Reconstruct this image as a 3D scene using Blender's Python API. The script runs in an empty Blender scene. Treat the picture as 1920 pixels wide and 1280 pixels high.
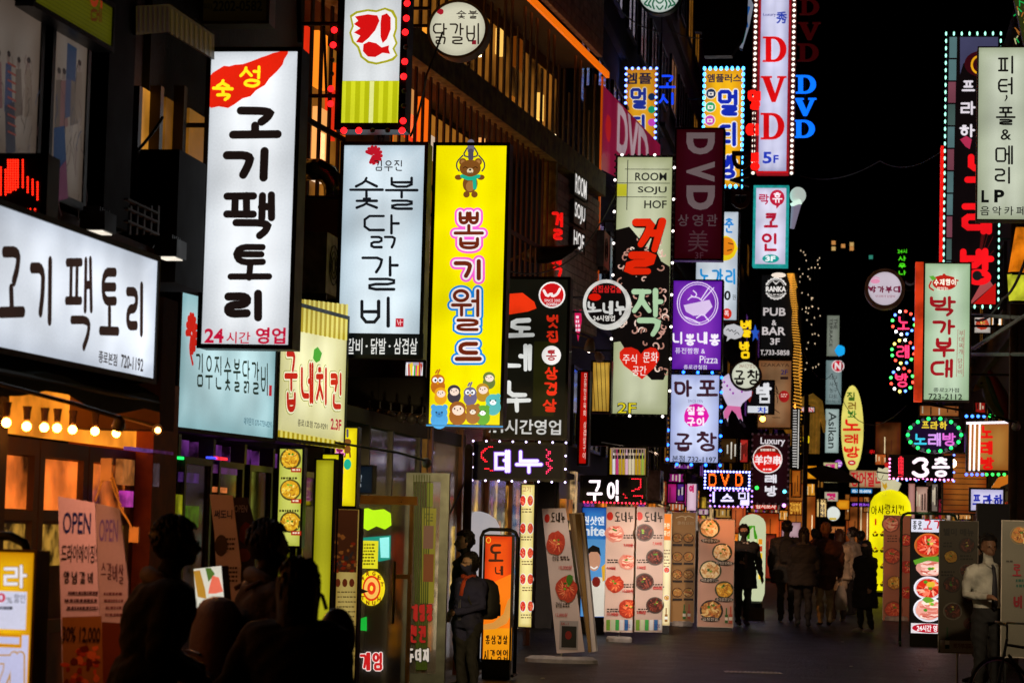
import bpy, bmesh, math, random
from mathutils import Vector, Matrix, noise
random.seed(7)
SC = bpy.context.scene
COL = SC.collection
# ---------------------------------------------------------------- camera
FPX = 4533.0                      # focal length in photo pixels (85 mm on a 36 mm frame)
CAM = Vector((0, 0, 1.7))
PITCH, ROLL = math.radians(4.52), math.radians(1.45)
_f = Vector((0, math.cos(PITCH), math.sin(PITCH)))
_u0 = Vector((0, -math.sin(PITCH), math.cos(PITCH)))
_r0 = Vector((1, 0, 0))
_R = _r0 * math.cos(ROLL) + _u0 * math.sin(ROLL)
_U = _u0 * math.cos(ROLL) - _r0 * math.sin(ROLL)
cd = bpy.data.cameras.new('camera'); cam = bpy.data.objects.new('camera', cd); COL.objects.link(cam)
cd.lens = 85; cd.sensor_width = 36; cd.clip_end = 1500; cd.clip_start = .1
M3 = Matrix((_R, _U, -_f)).transposed()
cam.matrix_world = Matrix.Translation(CAM) @ M3.to_4x4()
cd.dof.use_dof = True; cd.dof.focus_distance = 27; cd.dof.aperture_fstop = 4.5
SC.camera = cam
# ---------------------------------------------------------------- night sky, exposure
W = bpy.data.worlds.new('World'); SC.world = W; W.use_nodes = True
nt = W.node_tree; bg = nt.nodes['Background']
sk = nt.nodes.new('ShaderNodeTexSky'); sk.sky_type = 'NISHITA'; sk.sun_disc = False
sk.sun_elevation = math.radians(-8); sk.sun_rotation = math.radians(150)
nt.links.new(sk.outputs[0], bg.inputs[0]); bg.inputs[1].default_value = .05
SC.view_settings.view_transform = 'Standard'; SC.view_settings.look = 'None'
SC.view_settings.exposure = .2; SC.view_settings.gamma = 1
SC.view_settings.use_curve_mapping = False
try:
    SC.cycles.use_light_tree = True; SC.cycles.max_bounces = 5; SC.cycles.sample_clamp_indirect = 3
    SC.cycles.use_denoising = True
except Exception: pass

# ---------------------------------------------------------------- colours and materials
def c(h, k=1.0):
    if not isinstance(h, str): return tuple(h)
    h = h.lstrip('#')
    if len(h) == 3: h = ''.join(q*2 for q in h)
    o = []
    for i in (0, 2, 4):
        s = int(h[i:i+2], 16) / 255
        o.append((s/12.92 if s <= .04045 else ((s+.055)/1.055)**2.4) * k)
    return tuple(o)
MATS = {}
def N(t, k): return t.nodes.new(k)
def mat(name, col=(.5,.5,.5), rough=.6, metal=0, emit=None, es=0, noise=.25, scale=6, bump=0, alpha=1, trans=0):
    key = name
    if key in MATS: return MATS[key]
    m = bpy.data.materials.new(name); m.use_nodes = True; t = m.node_tree
    b = t.nodes['Principled BSDF']; col = c(col)
    tc = N(t,'ShaderNodeTexCoord'); nz = N(t,'ShaderNodeTexNoise'); nz.inputs['Scale'].default_value = scale
    nz.inputs['Detail'].default_value = 6
    t.links.new(tc.outputs['Object'], nz.inputs['Vector'])
    mx = N(t,'ShaderNodeMix'); mx.data_type = 'RGBA'; mx.blend_type = 'MULTIPLY'
    rr = N(t,'ShaderNodeMapRange'); rr.inputs['From Min'].default_value = .3; rr.inputs['From Max'].default_value = .7
    rr.inputs['To Min'].default_value = 1 - noise*1.6; rr.inputs['To Max'].default_value = 1 + noise*.4
    t.links.new(nz.outputs[0], rr.inputs['Value'])
    mx.inputs[0].default_value = 1; mx.inputs[6].default_value = (*col, 1)
    t.links.new(rr.outputs[0], mx.inputs[7]); t.links.new(mx.outputs[2], b.inputs['Base Color'])
    r2 = N(t,'ShaderNodeMapRange'); r2.inputs['To Min'].default_value = max(.03, rough-.12); r2.inputs['To Max'].default_value = min(1, rough+.15)
    t.links.new(nz.outputs[0], r2.inputs['Value']); t.links.new(r2.outputs[0], b.inputs['Roughness'])
    b.inputs['Metallic'].default_value = metal
    if bump:
        bp = N(t,'ShaderNodeBump'); bp.inputs['Strength'].default_value = bump; bp.inputs['Distance'].default_value = .02
        n2 = N(t,'ShaderNodeTexNoise'); n2.inputs['Scale'].default_value = scale*8; n2.inputs['Detail'].default_value = 4
        t.links.new(tc.outputs['Object'], n2.inputs['Vector']); t.links.new(n2.outputs[0], bp.inputs['Height']); t.links.new(bp.outputs[0], b.inputs['Normal'])
    if emit is not None:
        b.inputs['Emission Strength'].default_value = es; ec = c(emit)
        if noise < .1: b.inputs['Emission Color'].default_value = (*ec, 1)
        else:
            v = N(t,'ShaderNodeVectorMath'); v.operation = 'SCALE'; v.inputs[0].default_value = ec; r3 = N(t,'ShaderNodeMapRange')
            r3.inputs['From Min'].default_value = .36; r3.inputs['From Max'].default_value = .66; r3.inputs['To Min'].default_value = max(.03, 1-noise*1.1); r3.inputs['To Max'].default_value = 1+noise*.5
            t.links.new(nz.outputs[0], r3.inputs['Value']); t.links.new(r3.outputs[0], v.inputs['Scale']); t.links.new(v.outputs[0], b.inputs['Emission Color'])
    if trans:
        b.inputs['Transmission Weight'].default_value = trans
        b.inputs['IOR'].default_value = 1.15
    MATS[key] = m; return m
def glow(col, s=1.0):
    col = c(col); key = 'glow_%02d%02d%02d_%.2f' % (*[int(x*99) for x in col], s)
    if key in MATS: return MATS[key]
    m = mat(key, col, .4, emit=col, es=s, noise=.05)
    return m
def print_mat(kind, s=0.0, var=.12, rough=.45, scale=1.1):
    """colour comes from the face colours of the printed film; s > 0 = lit from inside"""
    key = 'print_%s_%.2f_%.2f' % (kind, s, var)
    if key in MATS: return MATS[key]
    m = bpy.data.materials.new(key); m.use_nodes = True; t = m.node_tree; b = t.nodes['Principled BSDF']
    a = N(t,'ShaderNodeAttribute'); a.attribute_name = 'col'
    tc = N(t,'ShaderNodeTexCoord'); nz = N(t,'ShaderNodeTexNoise'); nz.inputs['Scale'].default_value = scale; nz.inputs['Detail'].default_value = 2
    t.links.new(tc.outputs['Object'], nz.inputs['Vector'])
    rr = N(t,'ShaderNodeMapRange'); rr.inputs['From Min'].default_value = .3; rr.inputs['From Max'].default_value = .7
    rr.inputs['To Min'].default_value = 1.03-var*1.5; rr.inputs['To Max'].default_value = 1.05+var*.9
    t.links.new(nz.outputs[0], rr.inputs['Value'])
    gr = N(t,'ShaderNodeTexNoise'); gr.inputs['Scale'].default_value = 60; gr.inputs['Detail'].default_value = 3
    t.links.new(tc.outputs['Object'], gr.inputs['Vector'])
    g2 = N(t,'ShaderNodeMapRange'); g2.inputs['To Min'].default_value = .9; g2.inputs['To Max'].default_value = 1.08
    t.links.new(gr.outputs[0], g2.inputs['Value'])
    mu = N(t,'ShaderNodeMath'); mu.operation = 'MULTIPLY'; t.links.new(rr.outputs[0], mu.inputs[0]); t.links.new(g2.outputs[0], mu.inputs[1])
    vm = N(t,'ShaderNodeVectorMath'); vm.operation = 'SCALE'
    t.links.new(a.outputs['Color'], vm.inputs[0]); t.links.new(mu.outputs[0], vm.inputs['Scale'])
    b.inputs['Roughness'].default_value = rough; b.inputs['Specular IOR Level'].default_value = .3
    if s > 0:
        t.links.new(vm.outputs[0], b.inputs['Emission Color']); b.inputs['Emission Strength'].default_value = s
        v2 = N(t,'ShaderNodeVectorMath'); v2.operation = 'SCALE'; v2.inputs['Scale'].default_value = .35
        t.links.new(vm.outputs[0], v2.inputs[0]); t.links.new(v2.outputs[0], b.inputs['Base Color'])
    else:
        t.links.new(vm.outputs[0], b.inputs['Base Color'])
    MATS[key] = m; return m
BLACK = mat('black_painted_metal', (.01,.01,.011), .4, .3)
GREYM = mat('grey_painted_metal', (.06,.06,.065), .5, .3)
STEEL = mat('dull_steel', (.35,.34,.33), .35, .9)
DARKW = mat('dark_wall', (.03,.027,.025), .85, bump=.3)
BROWN = mat('brown_wall', (.09,.055,.035), .8, bump=.3)
CABLE = mat('cable_rubber', (.015,.015,.015), .6)

# ---------------------------------------------------------------- objects
def link(o, parent=None):
    COL.objects.link(o)
    if parent is not None: o.parent = parent
    return o
def empty(name, loc, yaw=0, label=None, cat=None, group=None):
    o = bpy.data.objects.new(name, None); COL.objects.link(o); o.location = loc; o.rotation_euler = (0,0,yaw)
    o.empty_display_size = .2
    if label: o['label'] = label
    if cat: o['category'] = cat
    if group: o['group'] = group
    return o
def tag(o, label=None, cat=None, group=None, kind=None):
    if label: o['label'] = label
    if cat: o['category'] = cat
    if group: o['group'] = group
    if kind: o['kind'] = kind
    return o
class G:
    """collects shapes into one mesh; every face may carry a colour"""
    def __init__(s): s.v = []; s.f = []; s.c = []
    def face(s, pts, col=(1,1,1)):
        i = len(s.v); s.v += [tuple(p) for p in pts]; s.f.append(tuple(range(i, i+len(pts)))); s.c.append(col)
    def mesh(s, vs, fs, col=(1,1,1)):
        i = len(s.v); s.v += [tuple(p) for p in vs]
        for f in fs: s.f.append(tuple(i+k for k in f)); s.c.append(col)
    def box(s, x0, y0, z0, x1, y1, z1, col=(1,1,1), bev=0):
        x0, x1 = sorted((x0,x1)); y0, y1 = sorted((y0,y1)); z0, z1 = sorted((z0,z1))
        vs = [(x0,y0,z0),(x1,y0,z0),(x1,y1,z0),(x0,y1,z0),(x0,y0,z1),(x1,y0,z1),(x1,y1,z1),(x0,y1,z1)]
        s.mesh(vs, [(3,2,1,0),(4,5,6,7),(0,1,5,4),(1,2,6,5),(2,3,7,6),(3,0,4,7)], col)
        return s
    def tube(s, pts, r, n=8, col=(1,1,1), cap=True):
        pts = [Vector(p) for p in pts]; rs = r if isinstance(r, (list,tuple)) else [r]*len(pts)
        base = len(s.v); prev = None
        for k, p in enumerate(pts):
            a = pts[max(0,k-1)]; b = pts[min(len(pts)-1,k+1)]; t = (b-a)
            if t.length < 1e-9: t = Vector((0,0,1))
            t.normalize()
            if prev is None:
                up = Vector((0,0,1)) if abs(t.z) < .9 else Vector((0,1,0)); x = t.cross(up).normalized()
            else:
                x = (prev - t*prev.dot(t))
                x = x.normalized() if x.length > 1e-6 else t.orthogonal().normalized()
            prev = x; y = t.cross(x)
            rr = rs[k]; rx, ry = rr if isinstance(rr, (list,tuple)) else (rr, rr)
            for j in range(n):
                q = 2*math.pi*j/n
                s.v.append(tuple(p + x*(rx*math.cos(q)) + y*(ry*math.sin(q))))
        for k in range(len(pts)-1):
            for j in range(n):
                a = base+k*n+j; b = base+k*n+(j+1)%n
                s.f.append((a, b, b+n, a+n)); s.c.append(col)
        if cap:
            s.f.append(tuple(base+j for j in range(n))[::-1]); s.c.append(col)
            e = base+(len(pts)-1)*n
            s.f.append(tuple(e+j for j in range(n))); s.c.append(col)
        return s
    def ball(s, p, r, n=10, m=7, col=(1,1,1)):
        rx, ry, rz = r if isinstance(r, (list,tuple)) else (r,r,r)
        base = len(s.v)
        for i in range(1, m):
            t = math.pi*i/m
            for j in range(n):
                q = 2*math.pi*j/n
                s.v.append((p[0]+rx*math.sin(t)*math.cos(q), p[1]+ry*math.sin(t)*math.sin(q), p[2]+rz*math.cos(t)))
        s.v.append((p[0],p[1],p[2]+rz)); s.v.append((p[0],p[1],p[2]-rz))
        T = len(s.v)-2
        for i in range(m-2):
            for j in range(n):
                a = base+i*n+j; b = base+i*n+(j+1)%n
                s.f.append((a, a+n, b+n, b)); s.c.append(col)
        for j in range(n):
            s.f.append((T, base+j, base+(j+1)%n)); s.c.append(col)
            e = base+(m-2)*n; s.f.append((T+1, e+(j+1)%n, e+j)); s.c.append(col)
        return s
    def obj(s, name, material, parent=None, smooth=False, loc=None):
        me = bpy.data.meshes.new(name); me.from_pydata(s.v, [], s.f)
        at = me.color_attributes.new('col', 'FLOAT_COLOR', 'CORNER')
        buf = []
        for f, cc in zip(s.f, s.c):
            if isinstance(cc, list):
                for q in cc: buf += [q[0], q[1], q[2], 1.0]
            else: buf += [cc[0], cc[1], cc[2], 1.0]*len(f)
        at.data.foreach_set('color', buf)
        me.materials.append(material)
        if smooth: me.polygons.foreach_set('use_smooth', [True]*len(me.polygons))
        me.update()
        o = bpy.data.objects.new(name, me); link(o, parent)
        if loc is not None: o.location = loc
        return o
def copy_tree(o, parent=None):
    k = o.copy(); COL.objects.link(k); k.parent = parent
    for ch in list(o.children): copy_tree(ch, k)
    return k
def copies(o, locs, parent):
    for l in locs:
        k = o.copy(); COL.objects.link(k); k.parent = parent; k.location = l
# ---------------------------------------------------------------- lens geometry: where in the street does a photo pixel lie
def ray(px, py):
    return (_f + _R*((px-960)/FPX) - _U*((py-640)/FPX))
def at(px, py, d):
    r = ray(px, py); return CAM + r*(d/r.y)
GT = [(-50,0),(0,0),(12,0),(26,-.1),(32,-.05),(39,.05),(44,.2),(60,.45),(110,1.1),(200,2.0),(600,3)]
def gz(Y):
    for (a,b),(e,f) in zip(GT, GT[1:]):
        if Y <= e: return b + (f-b)*(Y-a)/(e-a)
    return GT[-1][1]
def ground_pt(px, d, py=1100):
    """the point on the ground at depth d under photo column px (column taken at row py)"""
    p = at(px, py, d); return Vector((p.x, d, gz(d)))
HEAD = 8.3                         # the street runs 8.3 degrees to the right of the view
PERP, LEFT, RIGHT = -HEAD, 90-HEAD, -90-HEAD

# ---------------------------------------------------------------- lettering
TC = {}
def text_mesh(s, off=0.0, shear=0.0):
    k = (s, off, shear)
    if k in TC: return TC[k]
    f = bpy.data.curves.new('t', 'FONT'); f.body = s; f.offset = off; f.shear = shear; f.resolution_u = 3
    o = bpy.data.objects.new('t', f)
    me = o.to_mesh()
    vs = [(v.co.x, v.co.y) for v in me.vertices]; fs = [tuple(p.vertices) for p in me.polygons]
    o.to_mesh_clear(); bpy.data.objects.remove(o); bpy.data.curves.remove(f)
    if not vs: vs = [(0,0),(1,0),(0,1)]; fs = []
    x0 = min(v[0] for v in vs); x1 = max(v[0] for v in vs); y0 = min(v[1] for v in vs); y1 = max(v[1] for v in vs)
    w = max(x1-x0, 1e-3); h = max(y1-y0, 1e-3)
    vs = [((x-x0)/w, 1-(y-y0)/h) for x, y in vs]
    TC[k] = (vs, fs, w/h); return TC[k]
# hand-drawn Hangul: every letter as strokes in a unit square, y down
def circ(cx, cy, rx, ry, n=14): return [(cx+rx*math.cos(2*math.pi*k/n-1.57), cy+ry*math.sin(2*math.pi*k/n-1.57)) for k in range(n+1)]
JA = {
 'ㄱ': [[(0,0),(1,0),(.92,.55),(.7,1)]], 'ㄴ': [[(0,0),(0,1),(1,1)]], 'ㄷ': [[(1,0),(0,0),(0,1),(1,1)]],
 'ㄹ': [[(0,0),(1,0),(1,.5),(0,.5),(0,1),(1,1)]], 'ㅁ': [[(0,0),(1,0),(1,1),(0,1),(0,0)]],
 'ㅂ': [[(0,0),(0,1),(1,1),(1,0)],[(0,.5),(1,.5)]], 'ㅅ': [[(.5,0),(.4,.5),(0,1)],[(.47,.35),(1,1)]],
 'ㅇ': [circ(.5,.5,.5,.5)], 'ㅈ': [[(0,0),(1,0)],[(.55,0),(.45,.5),(0,1)],[(.5,.45),(1,1)]],
 'ㅊ': [[(.35,-.15),(.65,-.15)],[(0,.12),(1,.12)],[(.55,.12),(.45,.55),(0,1)],[(.5,.5),(1,1)]],
 'ㅋ': [[(0,0),(1,0),(.92,.55),(.7,1)],[(0,.48),(.95,.45)]], 'ㅌ': [[(1,0),(0,0),(0,1),(1,1)],[(0,.5),(.95,.5)]],
 'ㅍ': [[(0,0),(1,0)],[(0,1),(1,1)],[(.28,0),(.28,1)],[(.72,0),(.72,1)]],
 'ㅎ': [[(.35,-.05),(.65,-.05)],[(0,.22),(1,.22)],circ(.5,.68,.34,.3)],
}
JA['ㄲ'] = [[(x*.42,y) for x,y in s] for s in JA['ㄱ']] + [[(.55+x*.42,y) for x,y in s] for s in JA['ㄱ']]
for a, b in (('ㄸ','ㄷ'),('ㅃ','ㅂ'),('ㅆ','ㅅ'),('ㅉ','ㅈ')):
    JA[a] = [[(x*.42,y) for x,y in s] for s in JA[b]] + [[(.57+x*.42,y) for x,y in s] for s in JA[b]]
def dbl(a, b): return [[(x*.42,y) for x,y in s] for s in JA[a]] + [[(.57+x*.42,y) for x,y in s] for s in JA[b]]
INI = 'ㄱㄲㄴㄷㄸㄹㅁㅂㅃㅅㅆㅇㅈㅉㅊㅋㅌㅍㅎ'
FIN = ['', 'ㄱ','ㄲ',('ㄱ','ㅅ'),'ㄴ',('ㄴ','ㅈ'),('ㄴ','ㅎ'),'ㄷ','ㄹ',('ㄹ','ㄱ'),('ㄹ','ㅁ'),('ㄹ','ㅂ'),('ㄹ','ㅅ'),('ㄹ','ㅌ'),('ㄹ','ㅍ'),('ㄹ','ㅎ'),'ㅁ','ㅂ',('ㅂ','ㅅ'),'ㅅ','ㅆ','ㅇ','ㅈ','ㅊ','ㅋ','ㅌ','ㅍ','ㅎ']
VW = [('a',None),('ae',None),('ya',None),('yae',None),('eo',None),('e',None),('yeo',None),('ye',None),(None,'o'),('a','o'),('ae','o'),('i','o'),(None,'yo'),(None,'u'),('eo','u'),('e','u'),('i','u'),(None,'yu'),(None,'eu'),('i','eu'),('i',None)]
VV = {'a':[[(.3,0),(.3,1)],[(.3,.45),(1,.45)]],'ae':[[(.15,0),(.15,1)],[(.15,.5),(.85,.5)],[(.85,0),(.85,1)]],'ya':[[(.3,0),(.3,1)],[(.3,.33),(1,.33)],[(.3,.62),(1,.62)]],
 'yae':[[(.15,0),(.15,1)],[(.15,.35),(.85,.35)],[(.15,.65),(.85,.65)],[(.85,0),(.85,1)]],'eo':[[(.7,0),(.7,1)],[(-.1,.42),(.7,.42)]],'e':[[(.3,0),(.3,1)],[(-.25,.45),(.3,.45)],[(.9,0),(.9,1)]],
 'yeo':[[(.7,0),(.7,1)],[(-.1,.3),(.7,.3)],[(-.1,.6),(.7,.6)]],'ye':[[(.3,0),(.3,1)],[(-.25,.33),(.3,.33)],[(-.25,.6),(.3,.6)],[(.9,0),(.9,1)]],'i':[[(.6,0),(.6,1)]],
 'o':[[(.5,0),(.5,.9)],[(0,.9),(1,.9)]],'yo':[[(.33,0),(.33,.9)],[(.67,0),(.67,.9)],[(0,.9),(1,.9)]],'u':[[(0,.15),(1,.15)],[(.5,.15),(.5,1.1)]],'yu':[[(0,.15),(1,.15)],[(.33,.15),(.33,1.1)],[(.67,.15),(.67,1.1)]],'eu':[[(0,.5),(1,.5)]]}
def syl(ch):
    k = ord(ch)-0xAC00; i, v, f = k//588, (k%588)//28, k%28
    ini = JA[INI[i]]; vv, vh = VW[v]; fin = None
    if f: fin = JA[FIN[f]] if isinstance(FIN[f], str) else dbl(*FIN[f])
    out = []
    def put(ss, x0, y0, x1, y1):
        for s in ss: out.append([(x0+x*(x1-x0), y0+y*(y1-y0)) for x, y in s])
    if vv and not vh:
        if fin: put(ini,0,.02,.56,.46); put(VV[vv],.7,0,1,.56); put(fin,.2,.68,.9,1)
        else: put(ini,0,.12,.56,.86); put(VV[vv],.7,0,1,1)
    elif vh and not vv:
        if fin: put(ini,.18,0,.82,.28); put(VV[vh],0,.36,1,.6); put(fin,.2,.74,.82,1)
        else: put(ini,.16,.02,.84,.48); put(VV[vh],0,.6,1,1)
    else:
        if fin: put(ini,.06,0,.56,.26); put(VV[vh],0,.33,.66,.6); put(VV[vv],.76,0,1,.64); put(fin,.2,.76,.9,1)
        else: put(ini,.05,.02,.58,.42); put(VV[vh],0,.52,.68,.9); put(VV[vv],.76,0,1,1)
    return out
def smooth2(p, it=2):
    closed = abs(p[0][0]-p[-1][0]) + abs(p[0][1]-p[-1][1]) < 1e-6
    if closed and len(p) == 5:
        q = []
        for a, b in zip(p, p[1:]): q += [(a[0]*.9+b[0]*.1, a[1]*.9+b[1]*.1), (a[0]*.1+b[0]*.9, a[1]*.1+b[1]*.9)]
        return q + [q[0]]
    for _ in range(it):
        if len(p) < 3: return p
        q = [] if closed else [p[0]]
        for a, b in zip(p, p[1:]):
            q.append((a[0]*.75+b[0]*.25, a[1]*.75+b[1]*.25)); q.append((a[0]*.25+b[0]*.75, a[1]*.25+b[1]*.75))
        if closed: q.append(q[0])
        else: q.append(p[-1])
        p = q
    return p
def segd(p, a, b):
    dx, dy = b[0]-a[0], b[1]-a[1]; L = dx*dx+dy*dy
    t = 0 if L == 0 else max(0, min(1, ((p[0]-a[0])*dx+(p[1]-a[1])*dy)/L))
    return math.hypot(p[0]-a[0]-t*dx, p[1]-a[1]-t*dy)
# slab serif letters for the big DVD signs (unit square strokes drawn as polygons with a hole)
def glyph_D(n=10):
    out = [(0,0)] + [(.5+.5*math.sin(math.pi*k/n), .5-.5*math.cos(math.pi*k/n)) for k in range(n+1)] + [(0,1),(0,.92),(.12,.92),(.12,.08),(0,.08)]
    inn = [(.36+0*0,.1)] + [(.45+.27*math.sin(math.pi*k/n), .5-.4*math.cos(math.pi*k/n)) for k in range(n+1)] + [(.36,.9)]
    return out, inn
V_POLY = [(-.02,0),(.44,0),(.44,.08),(.35,.08),(.56,.66),(.74,.08),(.64,.08),(.64,0),(1.02,0),(1.02,.08),(.93,.08),(.58,1),(.42,1),(.06,.08),(-.02,.08)]
# ---------------------------------------------------------------- a plane in the street on which things are drawn in photo pixels
def tessel(loops):
    from mathutils.geometry import tessellate_polygon
    flat = [p for l in loops for p in l]
    tri = tessellate_polygon([[Vector((x,y,0)) for x,y in l] for l in loops])
    return flat, tri
class Plane:
    def __init__(s, origin, yaw):
        s.o = Vector(origin); s.yaw = math.radians(yaw)
        s.x = Vector((math.cos(s.yaw), math.sin(s.yaw), 0)); s.n = Vector((math.sin(s.yaw), -math.cos(s.yaw), 0))
    def uv(s, px, py, off=0):
        """local (x, z) where the photo pixel meets the plane (off = metres behind the front)"""
        r = ray(px, py); o = s.o - s.n*off; t = (o-CAM).dot(s.n)/r.dot(s.n); p = CAM + r*t - s.o
        return p.dot(s.x), p.z
    def P(s, px, py, y=0):
        x, z = s.uv(px, py, y); return (x, y, z)
    def rc(s, x0, y0, x1, y1, off=0):
        cx, cy = (x0+x1)/2, (y0+y1)/2
        return s.uv(x0, cy, off)[0], s.uv(cx, y1, off)[1], s.uv(x1, cy, off)[0], s.uv(cx, y0, off)[1]
class Sign(Plane):
    """hanging or wall sign: casing, lit or painted face, print, lettering; root at the middle of its foot"""
    def __init__(s, name, label, cat, x0, y0, x1, y1, d, yaw=PERP, th=.2, face='#e8ecf0', lit=.8, group=None, case=None, var=.16, shape='rect', edge=.62, rim=.03, rimmat=None, facename='face_panel', proj=True, case_on=True):
        p = at((x0+x1)/2, y1, d); super().__init__(p, yaw)
        s.b = s.rc(x0, y0, x1, y1)
        s.o = p + s.x*((s.b[0]+s.b[2])/2) + Vector((0,0,s.b[1])); s.b = s.rc(x0, y0, x1, y1)
        s.px = (x0, y0, x1, y1); s.th = th; s.d = d
        s.root = empty(name, s.o, s.yaw, label, cat, group)
        s.art = G(); s.let = G(); s.lit = lit; s.var = var; s.nl = 0
        s.m = print_mat('film', lit, var)
        s.kx = (s.b[2]-s.b[0])/(x1-x0); s.kz = (s.b[3]-s.b[1])/(y1-y0)
        X0, Z0, X1, Z1 = s.b; g = G(); fc = c(face); f = G()
        if shape == 'rect':
            if case_on:
                g.box(X0, .012, Z0, X1, th, Z1); r = rim
                for q in ((X0-.004,Z0-.004,X0+r,Z1+.004),(X1-r,Z0-.004,X1+.004,Z1+.004),(X0+r,Z0-.004,X1-r,Z0+r),(X0+r,Z1-r,X1-r,Z1+.004)):
                    g.box(q[0], -.012, q[1], q[2], .0118, q[3])
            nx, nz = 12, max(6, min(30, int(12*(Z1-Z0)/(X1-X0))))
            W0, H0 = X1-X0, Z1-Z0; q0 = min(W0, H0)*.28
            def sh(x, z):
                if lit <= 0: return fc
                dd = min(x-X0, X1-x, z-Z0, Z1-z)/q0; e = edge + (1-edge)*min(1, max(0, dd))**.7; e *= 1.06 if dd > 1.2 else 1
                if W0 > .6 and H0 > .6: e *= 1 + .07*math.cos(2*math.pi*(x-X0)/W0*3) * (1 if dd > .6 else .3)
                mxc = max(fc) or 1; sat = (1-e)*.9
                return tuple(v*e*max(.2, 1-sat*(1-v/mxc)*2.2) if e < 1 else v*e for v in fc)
            xs = [X0+W0*k/nx for k in range(nx+1)]; zs = [Z0+H0*k/nz for k in range(nz+1)]
            for i in range(nx):
                for j in range(nz):
                    q = [(xs[i],zs[j]),(xs[i+1],zs[j]),(xs[i+1],zs[j+1]),(xs[i],zs[j+1])]
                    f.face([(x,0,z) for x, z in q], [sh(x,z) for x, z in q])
        elif shape == 'none': pass
        elif shape == 'oval':
            cx, cz, rx, rz = (X0+X1)/2, (Z0+Z1)/2, (X1-X0)/2, (Z1-Z0)/2; n = 40
            g.tube([(cx,.012,cz),(cx,th,cz)], [(rx,rz)]*2, n)
            E1 = [(cx+rx*math.cos(2*math.pi*k/n), cz+rz*math.sin(2*math.pi*k/n)) for k in range(n)]
            for k in range(n):
                a, b = E1[k], E1[(k+1)%n]; q = 1-rim/rx
                ia = (cx+(a[0]-cx)*q, cz+(a[1]-cz)*q); ib = (cx+(b[0]-cx)*q, cz+(b[1]-cz)*q)
                g.face([(a[0],-.015,a[1]),(ia[0],-.015,ia[1]),(ib[0],-.015,ib[1]),(b[0],-.015,b[1])])
                g.face([(a[0],-.015,a[1]),(b[0],-.015,b[1]),(b[0],.012,b[1]),(a[0],.012,a[1])])
                g.face([(ia[0],-.015,ia[1]),(ia[0],.011,ia[1]),(ib[0],.011,ib[1]),(ib[0],-.015,ib[1])])
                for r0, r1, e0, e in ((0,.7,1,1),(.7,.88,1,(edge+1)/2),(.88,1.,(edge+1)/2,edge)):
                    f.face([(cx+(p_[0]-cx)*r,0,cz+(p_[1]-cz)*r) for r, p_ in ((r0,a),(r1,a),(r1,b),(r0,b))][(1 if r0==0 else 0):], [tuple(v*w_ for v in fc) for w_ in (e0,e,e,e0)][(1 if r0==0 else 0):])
        else:                                           # shape = outline in photo pixels
            pl = [s.uv(*q) for q in shape]; flat, tri = tessel([pl])
            for t in tri: f.face([(flat[k][0],0,flat[k][1]) for k in t], fc)
            for a, b in zip(pl, pl[1:]+pl[:1]): g.face([(a[0],0.002,a[1]),(b[0],0.002,b[1]),(b[0],th,b[1]),(a[0],th,a[1])])
            for t in tri: g.face([(flat[k][0],th,flat[k][1]) for k in t])
        if case_on and g.f: g.obj('casing', rimmat or case or BLACK, s.root)
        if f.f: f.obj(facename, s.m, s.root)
        else: case_on = False
    def yl(s, L):
        s.nl += 1; return -.0030*L - .00003*(s.nl % 60)
    def rect(s, x0, y0, x1, y1, col, L=1, g=None):
        X0, Z0, X1, Z1 = s.rc(x0, y0, x1, y1); y = s.yl(L)
        (g or s.art).face([(X0,y,Z0),(X1,y,Z0),(X1,y,Z1),(X0,y,Z1)], c(col)); return s
    def poly(s, pts, col, L=1, g=None, holes=None):
        y = s.yl(L); loops = [[s.uv(*p) for p in pts]]
        if holes: loops += [[s.uv(*p) for p in h] for h in holes]
        flat, tri = tessel(loops); col = c(col)
        for t in tri: (g or s.art).face([(flat[k][0], y, flat[k][1]) for k in t], col)
        return s
    def disc(s, cx, cy, rx, ry=None, col='#fff', L=1, n=22, g=None, jit=0):
        ry = ry or rx; x, z = s.uv(cx, cy); y = s.yl(L); a, b = rx*s.kx, ry*s.kz
        (g or s.art).face([(x+a*(1+random.uniform(-jit,jit))*math.cos(2*math.pi*k/n), y, z+b*(1+random.uniform(-jit,jit))*math.sin(2*math.pi*k/n)) for k in range(n)], c(col)); return s
    def ring(s, cx, cy, rx, ry, w, col, L=1, n=28):
        s.strokes([circ(cx, cy, rx, ry, n)], w, col, L, 0, g=s.art); return s
    def text(s, t, x0, y0, x1, y1, col, L=3, off=.0, shear=0, rot=False):
        """lettering squeezed into a photo-pixel box"""
        vs, fs, asp = text_mesh(t, off, shear); X0, Z0, X1, Z1 = s.rc(x0, y0, x1, y1); y = s.yl(L)
        ob = abs(s.yaw) > .5
        if rot: vs = [(1-v, u) for u, v in vs]; fs = [f for f in fs]
        out = []
        for u, v in vs:
            if ob:
                q = s.uv(x0+(x1-x0)*u, (y0+y1)/2)[0]; out.append((q, y, Z1+(Z0-Z1)*v))
            else: out.append((X0+(X1-X0)*u, y, Z1+(Z0-Z1)*v))
        s.let.mesh(out, fs, c(col)); return s
    def otext(s, t, x0, y0, x1, y1, col, L=3, off=.02, oc='#fff', ooff=.045):
        s.text(t, x0-1, y0-1, x1+1, y1+1, oc, L, ooff); return s.text(t, x0, y0, x1, y1, col, L+1, off)
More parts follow.
